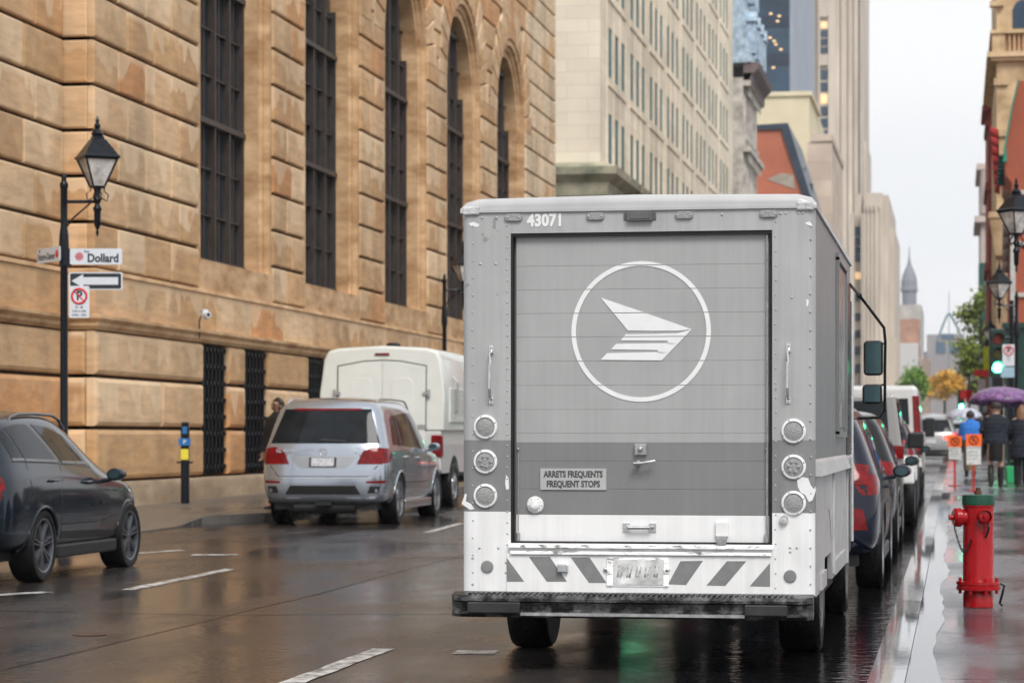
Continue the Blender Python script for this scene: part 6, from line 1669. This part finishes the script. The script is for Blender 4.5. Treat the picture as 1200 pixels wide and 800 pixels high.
mb = MB(); mb.box(-.03, .03, .0, .04, 0, zat(403, 74)-gz(73)); mb.build('post', POLEM, t)
t = thing('notice_sign', 'pale blue notice sign under the no parking sign', 'sign', (*at(1181.5, 73.6), gz(73)), YAW); mb = MB(); pboard(mb, (0, 0, zat(436, 73.6)-gz(73)), .42, .3, .01); mb.build('board', M('pale_blue_sign', (.3, .45, .55), .4), t)
mb = MB(); mb.box(-.02, .02, .02, .05, 0, zat(432, 73.6)-gz(73)); mb.build('post', POLEM, t)
for px, py, d, w_, h_, colr, lab in ((1152, 437, 110, .75, .28, (.6, .03, .03), 'small red shop sign left of the green traffic light'), (1166, 448, 100, .5, .5, (.35, .5, .5), 'pale sign directly below the green traffic light'), (1158, 420, 116, .45, 1.1, (.5, .6, .02), 'yellow green banner sign left of the traffic light'),
                          (1150, 455, 105, .3, .8, (.5, .5, .5), 'pale narrow sign left of the purple umbrella'), (1129, 462, 145, .35, .5, (.6, .02, .02), 'tiny red sign in the distance, left of its twin'), (1136, 464, 140, .35, .7, (.6, .02, .02), 'tiny red sign in the distance, nearer the people')):
    x, y = at(px, d); t = thing('shop_sign', lab, 'sign', (x, y, gz(y)), YAW); z = zat(py, d)-gz(y)
    mb = MB(); pboard(mb, (0, 0, z), w_, h_, .03, 0, .03); mb.build('board', M('sign_colour', colr, .5, var=.2, scale=8), t)
    mb = MB(); mb.box(-.02, .02, .01, .05, 0, z+.1); mb.build('post', POLEM, t)

# ================================================================== people
SKIN = M('skin', (.50, .30, .21), .5, var=.1, scale=20); SKIND = M('brown_skin', (.22, .12, .08), .5, var=.1)
HAIRD = M('dark_hair', (.02, .014, .01), .5, var=.4, scale=60, stretch=(6, 6, 1)); HAIRB = M('brown_hair', (.20, .10, .05), .45, var=.4, scale=60, stretch=(6, 6, 1))
def fabric(n, c, **k): return M(n, c, .8, var=.25, scale=16, bump=.5, bscale=45, **k)
def skinbody(name, joints, edges, mat, parent, sub=2):
    me = bpy.data.meshes.new(name); me.from_pydata([j[0] for j in joints], edges, []); me.materials.append(mat)
    o = bpy.data.objects.new(name, me); COL.objects.link(o); o.parent = parent
    q = o.modifiers.new('skin', 'SKIN'); q.use_smooth_shade = True
    for i, j in enumerate(joints):
        r = j[1]; r = (r, r) if not isinstance(r, tuple) else r
        me.skin_vertices[0].data[i].radius = r
    me.skin_vertices[0].data[0].use_root = True
    s = o.modifiers.new('sub', 'SUBSURF'); s.levels = sub; s.render_levels = sub
    dg = bpy.context.evaluated_depsgraph_get(); dg.update()
    m2 = bpy.data.meshes.new_from_object(o.evaluated_get(dg)); o.modifiers.clear(); o.data = m2
    m2.polygons.foreach_set('use_smooth', [True]*len(m2.polygons))
    return o
def person(label, loc, rz, H, arms, legs, look, group=None):
    """arms: (elbow, wrist) for each side in metres at 1.72 height; legs: (knee, ankle) per side; look: clothing dict"""
    t = thing('person', label, 'person', loc, rz, group, sc=H/1.72)
    J = [((0, 0, .94), (.145, .10)), ((0, -.01, 1.12), (.12, .09)), ((0, 0, 1.32), (.155, .10)), ((0, .0, 1.44), (.09, .07)), ((0, .01, 1.50), .052), ((0, .02, 1.56), .062), ((0, .03, 1.63), (.076, .092)), ((0, .02, 1.69), (.06, .07))]
    E = [(0, 1), (1, 2), (2, 3), (3, 4), (4, 5), (5, 6), (6, 7)]
    def add(p, r, q): J.append((p, r)); E.append((q, len(J)-1)); return len(J)-1
    hands = []
    for s, (el, wr) in zip((-1, 1), arms):
        sh = add((s*.17, 0, 1.41), .06, 3); e = add(el, .042, sh); w1 = add(wr, .028, e)
        dv = (Vector(wr)-Vector(el)).normalized(); p = Vector(wr)+dv*.07; pm_ = add(tuple(p), (.036, .02), w1)
        side_ = dv.cross(Vector((0, 1, 0))); side_ = side_.normalized() if side_.length > .1 else Vector((1, 0, 0))
        curl = Vector((0, 1, 0)) if abs(dv.y) < .8 else Vector((0, 0, -1))
        for k, ln in enumerate((.06, .07, .065, .05)):
            f0 = Vector(p)+side_*(.027-.018*k)+dv*.03; a = add(tuple(f0), .0095, pm_); b_ = add(tuple(f0+dv*ln*.6+curl*.01), .009, a); add(tuple(f0+dv*ln*.8+curl*.035), .008, b_)
        th = Vector(wr)+side_*.035+dv*.03; a = add(tuple(th), .011, w1); add(tuple(th+side_*.02+dv*.035+curl*.015), .009, a)
        hands.append(p)
    for s, (kn, an) in zip((-1, 1), legs):
        h = add((s*.09, 0, .90), .095, 0); k = add(kn, .058, h); c = add(tuple(Vector(kn).lerp(Vector(an), .35)+Vector((0, -.015, 0))), .056, k); a = add(an, .036, c)
        he = add((an[0], an[1]-.03, an[2]-.04), .035, a); add((an[0]+s*.02, an[1]+.15, an[2]-.045), (.038, .024), a)
    skinbody('body', J, E, look.get('skin', SKIN), t)
    # face: nose, eyes, ears on the front of the head (+y)
    mb = MB(); mb.loft([mb.ring((0, .115, 1.60), (0, 1, .2), .018, 8), mb.ring((0, .14, 1.585), (0, 1, 0), .013, 8)]); mb.build('nose', look.get('skin', SKIN), t, smooth=60)
    for s in (-1, 1): mb = MB(); mb.ball((s*.085, .02, 1.60), .022, 8, 1.4); mb.build('ear', look.get('skin', SKIN), t, smooth=60)
    mb = MB(); mb.tube([(-.025, .105, 1.555), (0, .112, 1.552), (.025, .105, 1.555)], .007, 6); mb.build('mouth', REDD, t, smooth=60)
    for s in (-1, 1): mb = MB(); mb.ball((s*.032, .105, 1.625), .011, 8); mb.build('eye', HAIRD, t, smooth=60)
    # hair
    hm_ = look.get('hair', HAIRD); ln = look.get('hairlen', 1.56)
    mb = MB(); rings = []
    for i in range(9):
        f = i/8; z = 1.745-(1.745-ln)*f; rr = .095*math.sin(min(1, .12+f*1.6)*PI/2)*(1.0 if f < .6 else 1.05+.15*(f-.6) if ln < 1.5 else 1-.15*(f-.6))
        rings.append(mb.ring((0, -.004-.012*f, z), (0, 0, 1), max(rr, .01), 16, max(rr*1.15, .01)))
    mb.loft(rings)
    for r_ in rings:
        for v in r_:
            if v.co.y > .05 and v.co.z < 1.68: v.co.y = .03
            v.co += Vector((noise.noise(v.co*30)*.006, noise.noise(v.co*31)*.008, 0))
    mb.build('hair', hm_, t, smooth=60)
    # coat
    mb = MB(); prof = look['coat']      # list of (z, rx, ry)
    rings = []; n = 22; puff = look.get('puff', 0)
    for (z0, a0, b0), (z1, a1, b1) in zip(prof, prof[1:]):
        m_ = max(2, int(abs(z0-z1)/.022))
        for i in range(m_):
            f = i/m_; z = z0+(z1-z0)*f; pf = puff*abs(math.sin(z*PI/.085)) if puff else 0
            rings.append((z, a0+(a1-a0)*f+pf, b0+(b1-b0)*f+pf))
    rings.append(prof[-1]); rv = []
    for z, a, b in rings:
        r_ = mb.ring((0, 0, z), (0, 0, 1), 1, n)
        for v in r_:
            c_ = Vector((v.co.x*a, v.co.y*b, z)); w_ = 1+.045*noise.noise(Vector((c_.x*7, c_.y*7+3, z*5)))
            v.co = Vector((c_.x*w_, c_.y*w_, z))
        rv.append(r_)
    mb.loft(rv)
    coat = mb.build('coat', look['coatmat'], t, smooth=70)
    for s, (el, wr), hp in zip((-1, 1), arms, hands):
        mb = MB(); A = Vector((s*.16, 0, 1.42)); B = Vector(el); C_ = Vector(wr); pts = []; rs = []
        for i in range(9): pts.append(A.lerp(B, i/8)); rs.append(.078-.014*i/8+(puff*.8*abs(math.sin(i*1.4))))
        for i in range(1, 9): pts.append(B.lerp(C_, i/8)); rs.append(.064-.018*i/8+(puff*.8*abs(math.sin(i*1.4))))
        mb.tube(pts, rs, 12); mb.build('sleeve', look['coatmat'], t, smooth=70)
    if 'skirt' in look:
        mb = MB(); rv = [mb.ring((0, 0, z), (0, 0, 1), a, 20, b) for z, a, b in look['skirt']]; mb.loft(rv); mb.build('skirt', look['skirtmat'], t, smooth=60)
    if 'trousers' in look:
        for s, (kn, an) in zip((-1, 1), legs):
            mb = MB(); hp = Vector((s*.088, 0, .93)); pts = [hp.lerp(Vector(kn), i/4) for i in range(5)]+[Vector(kn).lerp(Vector(an), i/4) for i in range(1, 5)]
            pts[-1] = pts[-1]+Vector((0, 0, -.02)); mb.tube(pts, [.112, .108, .098, .09, .082, .078, .076, .074, .078], 14); mb.build('trouser_leg', look['trousers'], t, smooth=60)
    if 'boots' in look:
        hb = look.get('boot_h', .1)
        for s, (kn, an) in zip((-1, 1), legs):
            mb = MB(); A = Vector(an); K = Vector(kn); f = min(1, hb/.42)
            top = A.lerp(K, f); mb.tube([A+Vector((0, 0, -.055)), A+Vector((0, 0, -.02)), A.lerp(top, .5)+Vector((0, -.012*f, 0)), top], [.048, .046, .052+.016*f, .05+.012*f], 12)
            mb.loft([mb.ring(A+Vector((0, -.07, -.045)), (0, 1, 0), .035, 10, .04), mb.ring(A+Vector((0, 0, -.04)), (0, 1, 0), .046, 10, .045), mb.ring(A+Vector((s*.01, .10, -.055)), (0, 1, 0), .048, 10, .03), mb.ring(A+Vector((s*.015, .17, -.062)), (0, 1, 0), .03, 10, .018)])
            mb.build('boot', look['boots'], t, smooth=60)
    return t
def umbrella(label, loc, tilt, r, h, mat, n=8, rz=0, name='umbrella'):
    t = thing(name, label, 'umbrella', loc, rz); t.rotation_euler = (tilt[0], tilt[1], rz)
    mb = MB(); N = n*4; rings = []
    for k in range(9):
        f = k/8; rr = r*math.sin(f*PI/2*.98) if k else .01; zz = h*math.cos(f*PI/2)
        ring = []
        for i in range(N):
            a = 2*PI*i/N; sc = abs(math.cos(a*n/2)); q = rr*(1-.06*f*(1-sc)); ring.append(mb.b.verts.new((q*math.cos(a), q*math.sin(a), zz+.05*f*f*(1-sc)*r)))
        rings.append(ring)
    mb.loft(rings, caps=False); o = mb.build('canopy', mat, t, smooth=20, recalc=False); q = o.modifiers.new('s', 'SOLIDIFY'); q.thickness = .004
    mb = MB(); mb.cyl((0, 0, -.80), (0, 0, h+.06), .007, n=8); mb.tube([(0, 0, -.78), (0, 0, -.86), (.03, 0, -.90), (.06, 0, -.86)], .012, 8); mb.build('shaft', CRD, t)
    for i in range(n):
        a = 2*PI*i/n; mb = MB(); pts = [(r*math.sin(f*PI/2*.98)*math.cos(a), r*math.sin(f*PI/2*.98)*math.sin(a), h*math.cos(f*PI/2)-.006) for f in (.05, .3, .6, .85, 1)]; mb.tube(pts, .004, 4); mb.build('rib', CRD, t)
    return t
BOOT = M('black_leather', (.015, .014, .014), .35, var=.3, scale=12)
NAVYC = fabric('navy_puffer', (.012, .016, .026)); BLACKC = fabric('black_wool', (.007, .007, .008)); BLUEC = fabric('blue_raincoat', (.03, .17, .55)); TIGHT = M('dark_tights', (.05, .035, .035), .7, var=.2)
OLIVE = fabric('khaki_skirt', (.20, .16, .10))
def foot(px, py):
    d = 60
    for _ in range(8): d = (1.38-gz(at(px, d)[1])-KH)*3000/(py-512)
    x, y = at(px, d); return x, y, gz(y)+KH, d
def stand(px, py, H=1.72): x, y, z, d = foot(px, py); return (x, y, z), d
hang = [((-.26, -.02, 1.14), (-.27, .05, .90)), ((.26, -.02, 1.14), (.27, .05, .90))]
walk = [((-.10, .06, .52), (-.10, -.06, .11)), ((.10, .03, .51), (.10, .08, .09))]
P1, d1 = stand(1167, 572)
p1 = person('person in a dark quilted jacket and black skirt with knee boots, walking away', P1, YAW*0+R(4), 1.76,
  [((-.27, .02, 1.17), (-.22, .20, 1.05)), ((.25, .12, 1.20), (.12, .30, 1.32))], walk,
  dict(coat=[(1.50, .06, .06), (1.47, .13, .10), (1.42, .22, .13), (1.30, .245, .155), (1.10, .225, .15), (.98, .235, .16), (.90, .235, .16)], coatmat=NAVYC, puff=.009,
       skirt=[(.93, .19, .14), (.75, .205, .15), (.55, .185, .14)], skirtmat=BLACKC, boots=BOOT, boot_h=.36, hair=HAIRD, hairlen=1.60, skin=SKIN))
P2, d2 = stand(1197.5, 571)
p2 = person('person with brown hair in a long navy puffer coat at the right edge', P2, R(2), 1.70,
  [((-.26, .02, 1.17), (-.22, .18, 1.02)), hang[1]], [((-.09, .05, .5), (-.09, -.02, .09)), ((.09, .0, .5), (.09, .02, .09))],
  dict(coat=[(1.50, .06, .06), (1.46, .13, .10), (1.42, .20, .12), (1.30, .225, .145), (1.08, .20, .14), (.92, .225, .16), (.70, .235, .17), (.62, .23, .165)], coatmat=NAVYC, puff=.012, trousers=BLACKC, boots=BOOT, hair=HAIRB, hairlen=1.42))
PURPLE = M('wet_purple_cloth', (.07, .03, .10), .35, var=.5, scale=12, col2=(.20, .10, .24))
ux, uy = at(1177, 54.5); umbrella('purple patterned umbrella held over the two walking people', (ux, uy+.3, zat(474, 54.5)), (R(-4), R(3)), .76, .38, PURPLE)
P3, d3 = stand(1137, 560)
p3 = person('person in a bright blue rain jacket and long khaki skirt under a pale umbrella', P3, R(8), 1.62,
  [((-.26, .04, 1.14), (-.20, .18, .95)), ((.22, .14, 1.18), (.08, .26, 1.30))], walk,
  dict(coat=[(1.52, .08, .08), (1.46, .15, .12), (1.42, .22, .14), (1.30, .26, .17), (1.10, .25, .17), (1.0, .27, .18)], coatmat=BLUEC, skirt=[(1.02, .23, .16), (.6, .25, .18), (.2, .24, .17)], skirtmat=OLIVE, boots=BOOT, hair=HAIRD))
PALEU = M('pale_umbrella_cloth', (.30, .31, .40), .35, var=.3, scale=14, col2=(.50, .51, .60))
ux, uy = at(1130, 72); umbrella('pale grey umbrella over the person in the blue jacket', (ux, uy, zat(490, 72)), (R(3), R(-3)), .50, .30, PALEU)
# man between the silver SUV and the wall
lx2, ly2 = at(325.5, 40.3)
person('person in a dark jacket and woollen hat standing behind the silver SUV by the wall', (lx2, ly2, kerb_rise(ly2)), R(150), 1.74, hang, [((-.1, .0, .5), (-.1, 0, .09)), ((.1, 0, .5), (.1, 0, .09))],
  dict(coat=[(1.52, .07, .07), (1.47, .13, .10), (1.42, .22, .13), (1.30, .245, .15), (1.05, .225, .15), (.86, .235, .16)], coatmat=BLACKC, trousers=BLACKC, boots=BOOT, skin=SKIND))
# distant walkers
dist = [(1146, 92, NAVYC, 'far walker in dark clothes just left of the large couple'), (1151, 100, BLACKC, 'far walker in black under the dark umbrella'), (1156, 112, BLACKC, 'far walker in black, small between the umbrellas'), (1142, 118, BLUEC, 'far walker in a blue jacket below the tree'), (1149, 128, BLACKC, 'farthest walker in black below the tree')]
base = None
for px, d, m_, lab in dist:
    x, y = at(px, d)
    if base is None:
        base = person(lab, (x, y, gz(y)+KH), 0, 1.72, hang, walk, dict(coat=[(1.5, .07, .07), (1.42, .21, .13), (1.1, .22, .15), (.8, .23, .16)], coatmat=m_, trousers=BLACKC, boots=BOOT), group='small walkers far up the pavement')
        o = base
    else:
        o = copy_thing(base, lab, (x, y, gz(y)+KH), rz=random.uniform(-.3, .3))
        for ch in o.children:
            if ch.name.split('.')[0] in ('coat', 'sleeve'):
                ch.data = ch.data.copy(); ch.data.materials[0] = m_
ux, uy = at(1152, 98); umbrella('dark umbrella of a far walker left of the purple one', (ux, uy, zat(474, 98)), (0, 0), .52, .26, BLACKC)
GRN = M('green_bag_cloth', (.02, .35, .12), .5)
x, y, z, d = foot(1187, 566); t = thing('shopping_bag', 'green bag on the pavement between the two walking people', 'bag', (x, y, z+.1), .2)
mb = MB(); mb.hexa([(-.14, -.06, 0), (.14, -.06, 0), (.14, .06, 0), (-.14, .06, 0), (-.17, -.07, .38), (.17, -.07, .38), (.17, .07, .38), (-.17, .07, .38)]); mb.build('bag', GRN, t, bevel=.02)
mb = MB(); mb.tube([(-.08, 0, .37), (-.06, 0, .5), (.06, 0, .5), (.08, 0, .37)], .008); mb.build('strap', GRN, t); t.location.z = z

# ================================================================== trees
def leaf_tree(name, label, px, d, pytop, pybot, wpx, c1, c2, n, ls, trunk=.16, lean=0, holes=.35, seed=1):
    random.seed(seed); x, y = at(px, d); k = d/3000
    t = thing(name, label, 'tree', (x, y, gz(y)))
    zt, zb = zat(pytop, d)-gz(y), zat(pybot, d)-gz(y); rx_, rzz = wpx*k/2, (zt-zb)/2; zc = (zt+zb)/2
    bark = M('wet_bark', (.05, .04, .03), .8, var=.3, scale=10)
    mb = MB(); mb.tube([(0, 0, 0), (.05, 0, zb*.6), (.0, .05, zb+.3), (lean*.3, 0, zc), (lean, 0, zt-rzz*.3)], [trunk, trunk*.85, trunk*.7, trunk*.4, .03], 8)
    cl = []
    for i in range(34):
        while True:
            p = Vector((random.uniform(-1, 1), random.uniform(-1, 1), random.uniform(-1, 1)))
            if p.length < 1 and p.length > .35: break
        q = Vector((p.x*rx_, p.y*rx_, zc+p.z*rzz)); cl.append((q, random.uniform(.16, .34)*min(rx_, rzz)))
        if i % 2 == 0: mb.tube([(0, 0, zb+(q.z-zb)*.35), Vector((0, 0, zb+(q.z-zb)*.45)).lerp(q, .5), q], [trunk*.4, trunk*.2, .015], 5)
    mb.build('trunk', bark, t, smooth=50)
    mat_ = bpy.data.materials.new('leaves'); mat_.use_nodes = True; nn_ = mat_.node_tree.nodes; b_ = nn_['Principled BSDF']; g = nn_.new('ShaderNodeNewGeometry'); r_ = nn_.new('ShaderNodeValToRGB')
    r_.color_ramp.elements[0].color = (*c1, 1); r_.color_ramp.elements[1].color = (*c2, 1); mat_.node_tree.links.new(g.outputs['Random Per Island'], r_.inputs[0]); mat_.node_tree.links.new(r_.outputs[0], b_.inputs['Base Color']); b_.inputs['Roughness'].default_value = .5
    mb = MB()
    for i in range(n):
        q, r = random.choice(cl); v = Vector((random.gauss(0, 1), random.gauss(0, 1), random.gauss(0, 1))); p = q+v*r*.75
        u = Vector((random.uniform(-1, 1), random.uniform(-1, 1), random.uniform(-1, 1))).normalized(); w_ = u.cross(Vector((random.uniform(-1, 1), random.uniform(-1, 1), random.uniform(-1, 1)))).normalized(); s = ls*random.uniform(.6, 1.3)
        mb.face([p-u*s, p+w_*s*.55, p+u*s, p-w_*s*.55])
    mb.build('crown', mat_, t, recalc=False)
    return t
leaf_tree('street_tree', 'loose yellow green street tree behind the right hand lanterns', 1149, 188, 338, 470, 52, (.07, .13, .02), (.30, .36, .05), 5200, .17, .14, seed=4)
leaf_tree('street_tree', 'round golden yellow autumn tree at the end of the street', 1107, 420, 435, 470, 40, (.55, .30, .02), (.85, .52, .05), 3800, .30, .25, seed=5)
leaf_tree('street_tree', 'small bright green tree at the foot of the beige annex', 1070, 330, 425, 475, 30, (.10, .24, .03), (.25, .42, .07), 3000, .22, .16, seed=6)
leaf_tree('street_tree', 'thin green tree behind the traffic light poles', 1160, 150, 395, 470, 22, (.05, .11, .02), (.20, .27, .05), 1800, .13, .1, seed=8)

# ================================================================== air
hz = MB(); hz.box(-900, 900, -60, 1250, -2.2, 140); ho = hz.build('haze', bpy.data.materials.new('haze_air'))
hm_ = ho.data.materials[0]; hm_.use_nodes = True; hm_.node_tree.nodes.clear()
oo = hm_.node_tree.nodes.new('ShaderNodeOutputMaterial'); pv = hm_.node_tree.nodes.new('ShaderNodeVolumePrincipled')
pv.inputs['Density'].default_value = .0002; pv.inputs['Color'].default_value = (.97, .98, 1, 1); pv.inputs['Anisotropy'].default_value = .2
hm_.node_tree.links.new(pv.outputs[0], oo.inputs['Volume']); tag(ho, kind='stuff')
